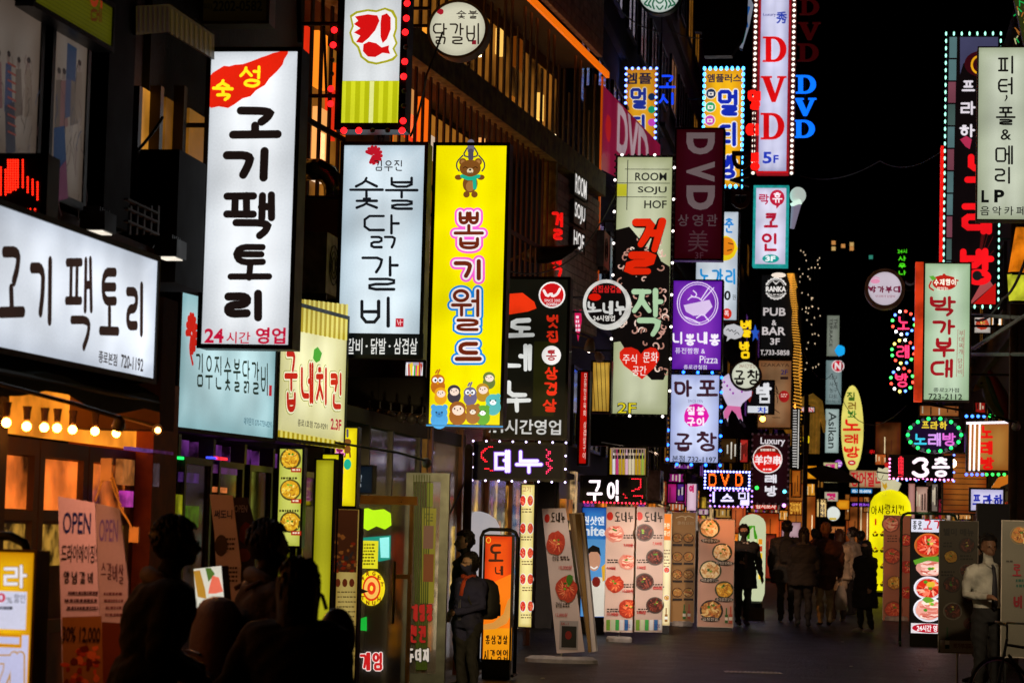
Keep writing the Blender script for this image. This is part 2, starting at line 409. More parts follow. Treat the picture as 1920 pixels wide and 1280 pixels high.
    def vtext(s, chars, cx, y0, y1, w, col, L=3, off=.0, gap=.16):
        n = len(chars); h = (y1-y0)/(n-(gap if n > 1 else 0)); 
        for k, ch in enumerate(chars):
            if ch == ' ': continue
            a = y0+k*h; dx = -math.tan(ROLL)*(a+h/2-(y0+y1)/2)
            s.text(ch, cx-w/2+dx, a, cx+w/2+dx, a+h*(1-gap), col, L, off)
        return s
    def strokes(s, ss, w, col, L=3, rnd=2, taper=0, g=None, tmp=1.0):
        col = c(col); g = g or s.let
        for st in ss:
            st = smooth2(st, rnd) if rnd else st
            y = s.yl(L); P = [s.uv(*p) for p in st]
            closed = math.hypot(P[0][0]-P[-1][0], P[0][1]-P[-1][1]) < 1e-6
            h = w*.5*(abs(s.kx)+s.kz)/2; n = len(P); Lf = []; Rt = []
            for k in range(n):
                if closed: a = P[(k-1)%(n-1)]; b = P[(k+1)%(n-1)]
                else: a = P[max(0,k-1)]; b = P[min(n-1,k+1)]
                tx, tz = b[0]-a[0], b[1]-a[1]; l = math.hypot(tx, tz) or 1e-9
                if 0 < k < n-1 and not closed:     # mitre
                    u1 = (P[k][0]-a[0], P[k][1]-a[1]); u2 = (b[0]-P[k][0], b[1]-P[k][1])
                    l1 = math.hypot(*u1) or 1e-9; l2 = math.hypot(*u2) or 1e-9
                    cs = max(.2, math.sqrt(max(0, (1+(u1[0]*u2[0]+u1[1]*u2[1])/(l1*l2))/2)))
                    tx, tz = u1[0]/l1+u2[0]/l2, u1[1]/l1+u2[1]/l2; l = math.hypot(tx, tz) or 1e-9; m = min(1.6, 1/cs)
                else: m = 1
                u = k/(n-1)
                hh = h*m*(1 - taper*u + taper*.35*math.sin(3.1*u))
                nx, nz = -tz/l*hh, tx/l*hh
                Lf.append((P[k][0]+nx, P[k][1]+nz)); Rt.append((P[k][0]-nx, P[k][1]-nz))
            for k in range(n-1):
                g.face([(Rt[k][0],y,Rt[k][1]),(Rt[k+1][0],y,Rt[k+1][1]),(Lf[k+1][0],y,Lf[k+1][1]),(Lf[k][0],y,Lf[k][1])], col)
            if not closed:
                for e, o in ((0,1),(n-1,n-2)):
                    dx, dz = P[e][0]-P[o][0], P[e][1]-P[o][1]; a0 = math.atan2(dz, dx)
                    r = math.hypot(Lf[e][0]-P[e][0], Lf[e][1]-P[e][1])
                    g.face([(P[e][0]+r*math.cos(a0-1.57+3.14159*j/8), y, P[e][1]+r*math.sin(a0-1.57+3.14159*j/8)) for j in range(9)], col)
        return s
    def hg(s, ch, x0, y0, x1, y1, w, col, L=3, rnd=2, taper=0, jit=0, oc=None, ow=0, oc2=None, ow2=0, shear=0):
        """hand lettered Hangul syllable(s) drawn with strokes into the box"""
        n = len(ch); W = (x1-x0)/(n-(.12 if n > 1 else 0))
        for k, q in enumerate(ch):
            if q == ' ': continue
            a = x0+W*k; b = a + W*(.86 if n > 1 else 1)
            h = w/2
            ss = [[(a+h+u*(b-a-w)+random.uniform(-jit,jit)-shear*(v-.5)*(y1-y0), y0+h+v*(y1-y0-w)+random.uniform(-jit,jit)) for u, v in st] for st in syl(q)]
            if jit:
                ss = [st[:-1]+[st[0]] if (len(st) > 6) else st for st in ss]
            big = y1-y0 >= 22; lg = G() if big else s.let
            if oc2: s.strokes(ss, w+ow2, oc2, L, rnd, g=lg)
            if oc: s.strokes(ss, w+ow, oc, L+1, rnd, g=lg)
            s.strokes(ss, w, col, L+2 if oc else L, rnd, taper, g=lg)
            if big: lg.obj('letter', s.m, s.root)
        return s
    def vhg(s, chars, cx, y0, y1, w, sw, col, gap=.14, **k):
        n = len(chars); h = (y1-y0)/(n-(gap if n > 1 else 0))
        for i, ch in enumerate(chars):
            a = y0+i*h; dx = -math.tan(ROLL)*(a+h/2-(y0+y1)/2)
            s.hg(ch, cx-w/2+dx, a, cx+w/2+dx, a+h*(1-gap), sw, col, **k)
        return s
    def led(s, ss, x0, y0, x1, y1, pitch, w, col, name='led_matrix', strength=4, r=.36, off=None):
        """dot-matrix lamps wherever a stroke passes"""
        g = G(); m = glow(col, strength); n = 0
        segs = [(a, b) for st in ss for a, b in zip(st, st[1:])]
        yy = y0
        while yy <= y1:
            xx = x0
            while xx <= x1:
                if any(segd((xx,yy), a, b) <= w/2 for a, b in segs):
                    X, Z = s.uv(xx, yy); R = pitch*r*s.kz; q = max(.3, s.kx/s.kz) if s.kx>0 else 1
                    g.mesh([(X-R*q,-.004,Z),(X,-.004,Z-R),(X+R*q,-.004,Z),(X,-.004,Z+R),(X,-.014,Z)], [(0,1,4),(1,2,4),(2,3,4),(3,0,4)]); n += 1
                xx += pitch
            yy += pitch
        if n:
            o = g.obj(name, m, s.root); 
            o['kind'] = 'stuff'
        return s
    def bulbs(s, pts, r, col, strength=6, y=-.03, name='bulb'):
        R = r*s.kz; o = G().ball((0,0,0), (R,R*.8,R), 8, 5).obj(name, glow(col, strength), s.root, True)
        L = [s.P(px, py) for px, py in pts]; L = [(a, y, b) for a, _, b in L]
        o.location = L[0]; copies(o, L[1:], s.root); return s
    def border(s, inset=0, step=8, sides='lrtb'):
        x0, y0, x1, y1 = s.px; cx, cy = (x0+x1)/2, (y0+y1)/2
        X0, Z0, X1, Z1 = s.b; ix, iz = inset*s.kx, inset*s.kz; X0 += ix; X1 -= ix; Z0 += iz; Z1 -= iz; st = step*s.kz; out = []
        nx = max(1, round((X1-X0)/st)); nz = max(1, round((Z1-Z0)/st))
        if 't' in sides: out += [(X0+(X1-X0)*k/nx, Z1) for k in range(nx)]
        if 'r' in sides: out += [(X1, Z1+(Z0-Z1)*k/nz) for k in range(nz)]
        if 'b' in sides: out += [(X1+(X0-X1)*k/nx, Z0) for k in range(nx)]
        if 'l' in sides: out += [(X0, Z0+(Z1-Z0)*k/nz) for k in range(nz)]
        return out
    def bulbs_l(s, L, r, col, strength=6, y=-.03, name='bulb', skip=None, fl=1):
        R = r*s.kz; o = None
        for k, (a, b) in enumerate(L):
            if skip and skip(k): continue
            if o is None:
                o = G().ball((0,0,0), (R,R*.8,R*fl), 8, 5).obj(name, glow(col, strength), s.root, True); o.location = (a,y,b); 
            else: copies(o, [(a,y,b)], s.root)
        return s
    def bracket(s, side=-1, length=.6, ys=(.25,.75), r=.02, m=None):
        X0, Z0, X1, Z1 = s.b; e = X0 if side < 0 else X1; sg = -1 if side < 0 else 1
        for q in ys:
            z = Z0+(Z1-Z0)*q; G().tube([(e-sg*.01,s.th/2,z),(e+sg*length,s.th/2,z)], r, 6).obj('bracket', m or GREYM, s.root)
        return s
    def end(s, both=False):
        if s.art.f: s.art.obj('print', s.m, s.root)['kind'] = 'stuff'
        if s.let.f: s.let.obj('lettering', s.m, s.root)['kind'] = 'stuff'
        return s
    # --- printed pictures of food
    def dish(s, cx, cy, r, kind='raw', L=2, plate='#e8e2d8', ry=None):
        ry = ry or r*.92
        pal = {'raw': ['#c8432a','#e0653f','#b52f20','#f08a5c','#d9522f'], 'bacon': ['#e8a090','#d97868','#f4c8b8','#c85848','#fbe0d0'],
               'stew': ['#c89040','#e0b060','#a86828','#f0d890','#d87830','#8a4a20'], 'dark': ['#4a1c14','#6a2a1c','#381010','#8a4030','#2a0c08'],
               'noodle': ['#f0e0b0','#e0c080','#fff0d0','#c89858','#e8b070'], 'red': ['#d02818','#e85030','#a81810','#ff8060','#f0b090'], 'fry': ['#d8a020','#f0c838','#b87818','#e8b430','#f8e070']}[kind]
        if plate: s.disc(cx, cy, r, ry, plate, L, 26); s.disc(cx, cy, r*.9, ry*.9, tuple(q*.72 for q in c(plate)), L+1, 24); s.disc(cx, cy, r*.84, ry*.84, pal[0], L+2, 16, jit=.08)
        if not plate: s.disc(cx, cy, r*.95, ry*.95, tuple(q*.8 for q in c(pal[0])), L+2, 18, jit=.1)
        n = 46 if r > 14 else 20
        st = []
        for k in range(n):
            col = random.choice(pal)
            if kind in ('raw','red'):
                a = 2.4*k; q = r*.8*math.sqrt((k+1)/n); q0 = q*.55
                p = [(cx+q0*math.cos(a), cy+q0*math.sin(a)*ry/r),(cx+q*math.cos(a+.25), cy+q*math.sin(a+.25)*ry/r)]
            elif kind == 'bacon':
                yy = cy-ry*.7+1.4*ry*(k%9)/9; hw = r*.75*math.sqrt(max(.05,1-((yy-cy)/ry)**2)); x = cx+random.uniform(-.6,.4)*hw
                p = [(x-.2*hw,yy),(x+.25*hw,yy+1.5),(min(cx+hw,x+.7*hw),yy)]
            else:
                a = random.uniform(0,6.28); q = r*.68*math.sqrt(random.random()); x, y = cx+q*math.cos(a), cy+q*math.sin(a)*ry/r; b = random.uniform(0,3.1); l = r*random.uniform(.1,.26)
                p = [(x-l*math.cos(b),y-l*math.sin(b)),(x+.3*l*math.sin(b),y-.3*l*math.cos(b)),(x+l*math.cos(b),y+l*math.sin(b))]
            s.strokes([p], r*random.uniform(.09,.2), col, L+3, 0, .4, g=s.art)
        for k in range(3 if r > 12 else 1):
            s.disc(cx+random.uniform(-.25,.3)*r, cy+random.uniform(-.5,.1)*r, r*.13, r*.1, random.choice(['#4c8a20','#7ab030','#e8d060','#386a18']), L+4, 7, jit=.25)
        return s
    def D(s, x0, y0, x1, y1, col, L=3):
        o, i = glyph_D(); f = lambda p: (x0+(x1-x0)*p[0], y0+(y1-y0)*p[1]); lg = G(); s.poly([f(p) for p in o], col, L, g=lg, holes=[[f(p) for p in i]]); lg.obj('letter', s.m, s.root); return s
    def V(s, x0, y0, x1, y1, col, L=3):
        lg = G(); s.poly([(x0+(x1-x0)*p[0], y0+(y1-y0)*p[1]) for p in V_POLY], col, L, g=lg); lg.obj('letter', s.m, s.root); return s
    def bars(s, x0, y0, x1, n, h, gap, col, L=3):
        """print too small to read: short dashes"""
        for k in range(n):
            x = x0 + random.uniform(0,.15)*(x1-x0)
            while x < x1-2:
                w = random.uniform(2,6); s.rect(x, y0+k*(h+gap), min(x+w,x1), y0+k*(h+gap)+h, col, L); x += w+random.uniform(.8,2)
        return s
# ================================================================ street, ground
g = G(); YS = [-8,0,12,20,26,29,32,36,39,44,52,60,75,90,110,150,200,300,600]; XS = [-60,-30,-15,-8,-4,-2,0,2,4,6,8,12,18,26,40,70,120]
for a, b in zip(YS, YS[1:]):
    for u, v in zip(XS, XS[1:]): g.face([(u,a,gz(a)),(v,a,gz(a)),(v,b,gz(b)),(u,b,gz(b))])
gm = mat('asphalt', (.014,.0125,.011), .45, noise=.75, scale=2.2, bump=1.6)
o = g.obj('street', gm); tag(o, kind='structure')
# ================================================================ hanging and wall signs, left side of the street
INK, RED = '#1a1210', '#e01818'
# -- tall white sign with the black hand lettering
s = Sign('hanging_sign', 'tall white light box reading 고기팩토리 in black with a red flame at its top', 'sign', 380, 90, 557, 653, 18, th=.26, face='#e6eaee', lit=1.0, var=.2)
s.poly([(389,150),(399,137),(407,132),(420,124),(430,125),(440,122),(455,121),(470,116),(483,111),(490,108),(500,105),(512,100),(526,97),(541,94),(540,101),(533,112),(530,122),(519,135),(505,148),(497,160),(480,170),(470,181),(455,185),(440,196),(428,203),(410,200),(396,203),(389,197)], '#d8200c', 1)
s.hg('숙', 399,150,439,191, 6, '#f6e21c', jit=1); s.hg('성', 449,124,492,165, 5.5, '#f6e21c', jit=1)
for ch, b, w in (('고',(430,200,530,262),15.5),('기',(418,277,513,342),16),('팩',(420,360,521,450),14),('토',(427,457,511,528),12),('리',(421,542,499,602),15.5)):
    s.hg(ch, *b, w, INK, jit=1.2)
s.text('24', 384,616,420,643, '#c01038', off=.03); s.text('시간', 425,622,470,644, '#c01038', off=.01); s.text('영업', 480,614,536,645, '#c01038', off=.03)
s.bracket(-1, .5); s.end()
# -- white board over the shop front
s = Sign('shop_board', 'wide white light box board reading 고기팩토리 above the dark awning', 'sign', -90, 412, 296, 682, 13.5, yaw=79.5, th=.35, face='#dfe5ee', lit=1.05, var=.28)
for ch, b, w in (('고',(-8,464,45,595),11),('기',(52,484,101,606),11),('팩',(118,484,174,655),9),('토',(181,503,224,630),10),('리',(232,531,271,628),10.5)):
    s.hg(ch, *b, w, '#2a1c18', jit=1)
s.text('종로본점', 182,660,217,683, '#241c1c', off=.02); s.text('720-1192', 224,668,266,693, '#241c1c', off=.02); s.end()
# -- red dot-matrix lamp board
s = Sign('led_display', 'black dot matrix display glowing red at the left edge', 'display', -60, 289, 88, 443, 13.5, th=.2, face='#050404', lit=0)
s.led([[(x,t),(x,b)] for x, t, b in ((-8,326,368),(1,316,366),(9,318,366),(18,300,360),(27,300,357),(36,300,352),(45,300,352),(53,334,362),(61,336,366),(70,342,374))]+[[(x,t),(x,b)] for x,t,b in ((-4,408,440),(5,404,440),(14,396,432),(23,393,432),(32,393,418),(41,393,418),(50,393,418),(59,393,418),(68,393,416))], -12, 296, 76, 440, 4.6, 5, '#ff2410', 'led_matrix', 3.2, .42)
s.end()
# -- dim signs on the first building
s = Sign('awning_sign', 'dim yellow green panel sign over the mural windows', 'sign', 60, -40, 214, 56, 14.5, yaw=79.5, th=.12, face='#6a6a10', lit=.32)
for k in range(12): s.rect(60, -32+k*8, 214, -31+k*8, '#3a3a08', 1)
s.hg('이', 166,-22,194,16, 6, '#c0401c', L=2); s.hg('메', 168,16,190,42, 3, '#6a3010', L=2); s.end()
s = Sign('hanging_sign', 'unlit brown edged sign with the number 2202-0582 under the top edge', 'sign', 320, -70, 506, 45, 19, th=.2, face='#2c220a', lit=.12, rim=.02, rimmat=mat('brass_trim', (.25,.19,.1), .5, .4))  # sign is unlit, yet its face is given a faint glow
s.text('2202-0582', 400,2,492,22, '#0a0806', off=.02); s.text('해외문의 : 02)', 328,6,398,20, '#0c0906', off=.01); s.end()
# -- 킨 chicken sign with red lamps
s = Sign('hanging_sign', 'white and yellow striped light box with a red 킨 and red lamps round it', 'sign', 632, -30, 762, 243, 22, th=.3, face='#d9dddf', lit=.9, rim=.06)
s.rect(635,152,760,240,'#b8bc10',1)
for k in range(7): s.rect(640+k*17.5, 153, 648+k*17.5, 239, '#d8dc28' if k != 3 else '#e8ea90', 2)
s.poly([(656,30),(668,22),(690,18),(706,20),(722,15),(738,20),(745,34),(745,55),(741,68),(746,82),(740,92),(746,105),(738,114),(724,118),(706,122),(690,119),(676,108),(670,90),(660,80),(655,62),(660,50)], '#a8a41c', 2)
s.poly([(660,33),(670,26),(690,22),(706,24),(722,19),(734,24),(741,36),(741,55),(737,68),(742,82),(736,92),(742,104),(735,110),(724,114),(706,118),(692,115),(680,106),(674,88),(664,78),(659,62),(664,50)], '#f0f0ee', 3)
s.poly([(666,32),(690,28),(708,30),(712,40),(704,58),(692,72),(680,82),(668,80),(676,68),(664,62),(676,54),(664,46),(672,40)], '#d41212', 4)
s.poly([(716,30),(726,26),(733,34),(733,56),(726,74),(718,82),(714,70),(714,44)], '#d41212', 4)
s.poly([(682,84),(692,79),(706,82),(716,90),(730,86),(729,93),(732,102),(718,100),(704,108),(690,107),(681,97)], '#d41212', 4)
L = [(764.5,8),(763,36),(761,62),(760,117),(758,145),(757,228),(646,246),(674,246),(755,246),(628,58),(626,86),(622,168),(621,196)]
s.bulbs(L, 6.2, '#ff1418', 3.5); s.bulbs([(762,90),(759,172),(758,200),(700,246),(728,246),(624,114),(623,140)], 5, '#3a2a10', .05, name='unlit_bulb')
s.bracket(-1, .5); s.end()
# -- round sign
s = Sign('round_sign', 'round white light box reading 숯불 닭갈비 beside the slatted building', 'sign', 801, 0, 915, 110, 26, th=.24, face='#d6d2b8', lit=.85, shape='oval', rimmat=mat('pale_trim', (.6,.58,.48), .5))
s.hg('숯불', 856,20,897,36, 1.6, '#2a2018', rnd=1); s.hg('닭갈비', 812,44,902,84, 3, '#2a2018', rnd=1); s.disc(826,22,6,6,'#a81828',2,9,jit=.3); s.rect(885,76,893,84,'#8a1828',2)
s.bracket(-1, .5, (.6,.9)); s.end()
# -- 김우진 sign
s = Sign('hanging_sign', 'tall pale blue light box reading 숯불닭갈비 with a black strip at its foot', 'sign', 634, 267, 797, 671, 22.5, th=.24, face='#d2e0e8', lit=1.0, var=.26)
s.rect(629,625,794,671,'#0b0f10',2)
for a in range(-3,8):
    an = math.radians(-75+a*27); s.strokes([[(701+4*math.cos(an),291+4*math.sin(an)),(701+14*math.cos(an),291+15*math.sin(an))]], 5.5, '#b01424', 2, 0, -.2, g=s.art)
s.strokes([[(701,292),(697,300),(700,308)]], 3.5, '#b01424', 2, 1); s.hg('김우진', 702,301,756,321, 2, INK, rnd=1)
for ch, b, w in (('숯',(655,332,720,392),4.6),('불',(722,332,785,394),4.6),('닭',(682,402,750,466),4.6),('갈',(678,480,748,545),5),('비',(676,556,738,614),6)):
    s.hg(ch, *b, w, '#15171c', rnd=1, taper=-.15)
s.rect(742,597,757,613,'#b82030',2); s.strokes([[(745,600),(748,609)],[(751,600),(751,610)],[(749,605),(755,604)]], 1.2, '#f0c8c8', 3, 0)
s.text('닭갈비', 635,634,680,664, '#e4e4e0', L=4, off=.01); s.text('닭발', 696,634,724,664, '#e4e4e0', L=4, off=.01); s.text('삼겹살', 739,634,783,664, '#e4e4e0', L=4, off=.01)
s.disc(688,649,2,2,'#e4e4e0',4,8); s.disc(731,649,2,2,'#e4e4e0',4,8); s.bracket(-1, .4); s.end()
# -- yellow claw machine sign
s = Sign('hanging_sign', 'tall bright yellow light box with a bear in a claw and 뽑기월드 down it', 'sign', 806, 268, 949, 801, 24.5, th=.26, face='#f2e400', lit=.97, edge=.9)
s.strokes([[(883,268),(883,282)]], 13, '#6a6478', 2, 0); s.strokes([[(883,284),(883,297)]], 10, '#4c4658', 3, 0)
s.strokes([[(876,278),(868,292),(883,296),(898,292),(890,278)],[(868,292),(857,303),(856,314),(861,321)],[(898,292),(908,303),(909,314),(904,321)]], 2.6, '#3a3446', 2, 1)
BR, BL = '#7a4a1c', '#a4713a'
for q in ((868,304),(897,304)): s.disc(*q, 7,7,BR,3); s.disc(*q,4,4,BL,4)
s.disc(882,316,20,16,BR,5); s.disc(882,345,14,17,BR,5); s.disc(860,333,7,5,BR,4); s.disc(902,333,7,5,BR,4); s.disc(875,365,6,6,BR,4); s.disc(890,365,6,6,BR,4); s.disc(882,350,8,10,BL,6)
s.disc(882,321,6,5,'#e0c8a0',6); s.disc(882,319,2.5,2,'#1a1010',7,8); s.strokes([[(869,316),(873,313),(877,316)],[(888,316),(892,313),(896,316)],[(879,324),(882,326),(885,324)]], 1.3, '#201408', 7, 1)
s.strokes([[(867,331),(882,337),(898,331)],[(890,335),(891,353)]], 7, '#1eae8c', 7, 1)
for ch, b, o1 in (('뽑',(851,397,908,468),'#f060c8'),('기',(851,486,908,526),'#f060c8'),('월',(846,542,903,621),'#1884d8'),('드',(853,640,904,684),'#1884d8')):
    s.hg(ch, *b, 8 if ch in '기드' else 6.2, '#6a2410', L=3, oc='#ece4e4', ow=7, oc2=o1, ow2=15, rnd=2)
# generic animal crowd at the foot
def animal(s, x, y, r, body, kind, face='#fff'):
    x = 872+(x-872)*.84; y -= 9; r *= .86
    s.disc(x, y+r*.9, r*1.05, r*1.1, body, 5, 18)
    if kind == 'bear':
        for q in (-1,1): s.disc(x+q*r*.7, y-r*.65, r*.33, r*.33, body, 5, 12)
    if kind == 'bird': s.strokes([[(x-4,y-r-1),(x-1,y-r-6)],[(x,y-r),(x+3,y-r-7)]], 3, body, 5, 0)
    s.disc(x, y, r, r*.88, body, 6, 20)
    if kind == 'child': s.disc(x+1, y+r*.2, r*.72, r*.6, '#f6dcc8', 7, 14)
    if kind == 'bird':
        for q in (-1,1): s.disc(x+q*r*.4, y-r*.05, r*.38, r*.4, '#f4f4f4', 7, 12); s.disc(x+q*r*.33, y, r*.16, r*.18, '#101010', 8, 8)
        s.poly([(x-r*.25,y+r*.3),(x+r*.25,y+r*.3),(x,y+r*.65)], '#e8a018', 8)
    else:
        if kind == 'bear': s.disc(x, y+r*.25, r*.45, r*.35, face, 7, 12)
        for q in (-1,1): s.disc(x+q*r*.35, y, r*.1, r*.12, '#181010', 8, 7)
        s.disc(x, y+r*.2, r*.1, r*.07, '#301810', 8, 7)
for a in ((812,722,15,'#c06a1c','bird'),(926,716,13,'#6a7a38','child'),(818,745,13,'#e8a020','child'),(848,741,14,'#403840','child'),(912,738,14,'#b88a28','child'),(884,745,14,'#70688a','bird'),(935,760,16,'#58b8b8','bear'),(815,782,18,'#4aa4e0','bear','#3888c8'),(856,775,18,'#9a5c24','child'),(912,780,15,'#60a838','bear'),(890,778,15,'#a06a34','bear','#ece0d0')):
    animal(s, *a)
s.rect(800,797,944,800,'#3a8ac0',9)
s.bracket(-1, .45); s.end()
# -- black barbecue sign
s = Sign('hanging_sign', 'tall black light box with grey brush letters and an orange stroke over 24시간영업', 'sign', 924, 519, 1066, 823, 30, th=.3, face='#10100a', lit=1.0, var=.4, edge=.9)
s.rect(1000,640,1040,780,'#1e1e08',1)
s.poly([(953,551),(980,549),(1002,566),(1006,578),(990,584),(965,588),(953,590)], '#e83410', 2)
W_ = '#d8dad6'
s.hg('도',950,596,1004,634,9,W_,rnd=1,taper=.2,jit=1); s.hg('네',940,645,1000,696,8.5,W_,rnd=1,taper=.2,jit=1)
s.hg('누',942,712,996,772,9,W_,rnd=1,taper=.2,jit=1)
s.disc(1035,553,25,25,'#e8e4e0',2); s.disc(1035,553,22,22,'#c81418',3); s.strokes([[(1020,545),(1026,556),(1034,550),(1036,556),(1045,552),(1050,542)]], 5, '#f4e4e0', 4, 1); s.text('SINCE 2005', 1021,561,1051,566, '#f4f0f0', L=4); s.text('DONENU', 1025,568,1047,573, '#f4f0f0', L=4, off=.02)
for ch, b in (('벗',(1025,590,1048,615)),('집',(1025,620,1048,642)),('삼',(1021,688,1046,712)),('겹',(1021,716,1046,741)),('살',(1018,748,1044,772))): s.hg(ch, *b, 4, '#d82c14', jit=.7)
s.disc(1034,666,18,18,'#e4e0dc',3); s.hg('통', 1024,656,1044,676, 2.4, '#a0282c', L=4, rnd=1)
s.text('24시간영업', 917,786,1052,814, '#d0d0cc', off=.02); s.bracket(-1, .6); s.end()
# -- LED sign below it
s = Sign('led_sign', 'black lamp sign with white lit 데누 letters edged by small white lamps', 'sign', 888, 829, 1060, 901, 29.6, th=.22, face='#07060a', lit=1.0)
for ch, b in (('데',(927,843,958,886)),('누',(966,843,1018,886))): s.hg(ch, *b, 6, '#f4eef8', L=3, rnd=0, oc='#7838d8', ow=3)
s.led([[(910,842),(904,848),(904,858),(912,866)],[(910,878),(926,882)],[(922,838),(908,840)]], 896,834,930,890, 3.4, 3.6, '#ff2030', strength=3); s.led([[(1024,842),(1032,848),(1024,856),(1034,862),(1024,868),(1034,876),(1024,886)]], 1018,836,1040,892, 3.4, 3.4, '#ff3060', strength=3)
s.bulbs_l(s.border(-1,24), 2.0, '#d8c8ff', 4); s.end()
# -- LEFT wall boards below the sign row
s = Sign('shop_board', 'pale blue wall board reading 김우진숯불닭갈비 with a red bird crest', 'sign', 332, 562, 518, 818, 19.2, yaw=74, th=.3, face='#b8d8dc', lit=.95, var=.3)
for a in range(-3,8):
    an = math.radians(-100+a*26); s.strokes([[(358+3*math.cos(an),625+9*math.sin(an)),(358+9*math.cos(an),625+34*math.sin(an))]], 6, '#c82014', 2, 0, -.2, g=s.art)
s.strokes([[(357,630),(354,655),(360,682)]], 4, '#c82014', 2, 1)
for k, ch in enumerate('김우진숯불닭갈비'): s.hg(ch, 365+k*17.4, 663+k*2.6, 380+k*17.4, 724+k*2.4, 2.6, '#1c2c22', rnd=1, L=3)
s.rect(503,722,508,742,'#b8202c',2); s.text('예약문의 070-7759-8291', 455,785,507,799, '#3a6878', off=.005); s.end()
s = Sign('shop_board', 'cream wall board with yellow stripes and fat red 굽네치킨 lettering', 'sign', 520, 575, 650, 833, 21.6, yaw=74, th=.3, face='#e6e2b0', lit=.95)
for k in range(15): s.rect(520.5+k*8.7, 556+k*1, 525+k*8.7, 614+k*1.7, '#a89010' , 1); s.rect(520.5+k*8.7, 806+k*1.6, 525+k*8.7, 826+k*1.2, '#a89010', 1)
for k in range(15): s.rect(525+k*8.7, 556+k*1, 529+k*8.7, 614+k*1.7, '#d8cc60' , 1); s.rect(525+k*8.7, 806+k*1.6, 529+k*8.7, 826+k*1.2, '#d8cc60', 1)
for ch, b in (('굽',(530,660,556,770)),('네',(560,682,586,754)),('치',(588,690,613,757)),('킨',(616,700,640,765))): s.hg(ch, *b, 5.6, '#c01c10', L=3, rnd=2, oc='#f0eec8', ow=3.5, oc2='#8a8a28', ow2=5, jit=.6)
s.poly([(583,672),(585,655),(592,650),(600,662),(596,676),(589,680)], '#48a030', 6)
s.text('종로1호점 720-9291', 556,789,612,802, '#3a3020', off=.01); s.text('2.3F', 618,785,638,806, '#b01838', off=.03); s.end()
# -- small bottom-left lit boards
s = Sign('menu_strip', 'tall lime lit strip of fried chicken pictures', 'sign', 519, 838, 568, 1026, 20.3, yaw=PERP, th=.12, face='#c8cc60', lit=.9, rim=.015)
for y, k in ((860,'fry'),(918,'fry'),(978,'fry')): s.dish(545,y,20,k,plate='#5a5020',ry=20); s.rect(547,y+17,566,y+25,'#b02810',7); s.bars(549,y+19,564,1,3,0,'#f0e0c0',8)
s.bars(524,894,560,1,4,0,'#403810'); s.bars(524,955,560,1,4,0,'#403810'); s.end()
s = Sign('hanging_sign', 'small bright yellow sign with pink letters and a bear above the glass door', 'sign', 625, 800, 670, 950, 22.4, yaw=PERP, th=.15, face='#ecdc10', lit=.95, rim=.01)
for k, ch in enumerate('뽑기월드'): s.hg(ch, 629+k*-1.5, 838+k*27, 646-k*1.5, 861+k*27, 3.6, '#8a1c50', L=3, oc='#f090d0', ow=3)
s.disc(652,828,7,6,BR,3); s.disc(652,842,6,8,BR,3); s.disc(652,870,7,10,'#1eae8c',3); s.strokes([[(648,846),(647,856)],[(656,846),(657,856)]], 3, BR, 3, 0); s.strokes([[(652,806),(652,818)]], 4, '#504868', 3, 0); s.end()
# -- round black sign
s = Sign('round_sign', 'round black sign with a white rim reading 도네누 24시영업', 'sign', 1093, 524, 1180, 615, 37, th=.35, face='#0c0a0a', lit=.8, shape='oval', rimmat=mat('white_trim', (.7,.7,.68), .4, emit=(.7,.7,.66), es=.8), rim=.05)
s.text('벗집삼겹살', 1110,535,1166,549, '#d02020', off=.03); s.disc(1115,557,12,7,'#d81808',2,14); s.strokes([[(1104,567),(1104,577),(1115,577)],[(1112,570),(1112,583)],[(1100,584),(1126,582)]], 4.5, '#d8d8d4', 3, 1); s.hg('네누', 1130,564,1173,590, 4.5, '#d8d8d4', jit=.8); s.text('24시영업', 1112,591,1153,602, '#e8e4dc', off=.025)
s.bracket(-1,.5,(.35,.65)); s.end()
# -- ROOM SOJU HOF
s = Sign('hanging_sign', 'very tall cream light box headed ROOM SOJU HOF with black scrollwork', 'sign', 1150, 292, 1259, 779, 42, th=.35, face='#bcc0a0', lit=.9, var=.1)
for t, y in (('ROOM',324),('SOJU',350),('HOF',376)): s.text(t, {'ROOM':1191,'SOJU':1196,'HOF':1208}[t], y, 1250, y+15, '#141414', off=.015)
for y, a, b in ((317,1172,1256),(343,1156,1256),(369,1156,1250)): s.rect(a,y,b,y+1.2,'#282820',2)
s.rect(1175.5,300,1177,394,'#282820',2); s.rect(1157,345,1175,368,'#b8b428',1)
s.poly([(1152,432),(1180,425),(1218,470),(1230,470),(1240,490),(1256,500),(1253,690),(1244,712),(1222,712),(1200,690),(1175,660),(1163,640),(1149,642)], '#0d0908', 2)
random.seed(11)
for k in range(90):
    x, y = random.uniform(1156,1248), random.uniform(445,700)
    if y > 645 and x < 1205: continue
    r = random.uniform(4,9); a0 = random.uniform(0,6.28); sg = random.choice((-1,1))
    sp = [(x+r*(1-t/9)*math.cos(a0+sg*t*.62), y+r*(1-t/9)*math.sin(a0+sg*t*.62)) for t in range(8)]
    s.strokes([sp], 2.6, random.choice(['#c89484','#b07c6c','#d8ac9c','#e8ccbc']), 3, 1, .5, g=s.art)
s.hg('걸', 1172,408,1240,518, 18, '#100c08', L=4, rnd=1, shear=.25); s.hg('걸', 1172,408,1241,516, 14.5, '#d82408', L=5, rnd=1, taper=.2, shear=.25)
s.hg('작', 1183,538,1246,634, 14, '#100c08', L=4, rnd=1); s.hg('작', 1184,540,1245,632, 10.5, '#a8c8a0', L=5, rnd=1, taper=.2)
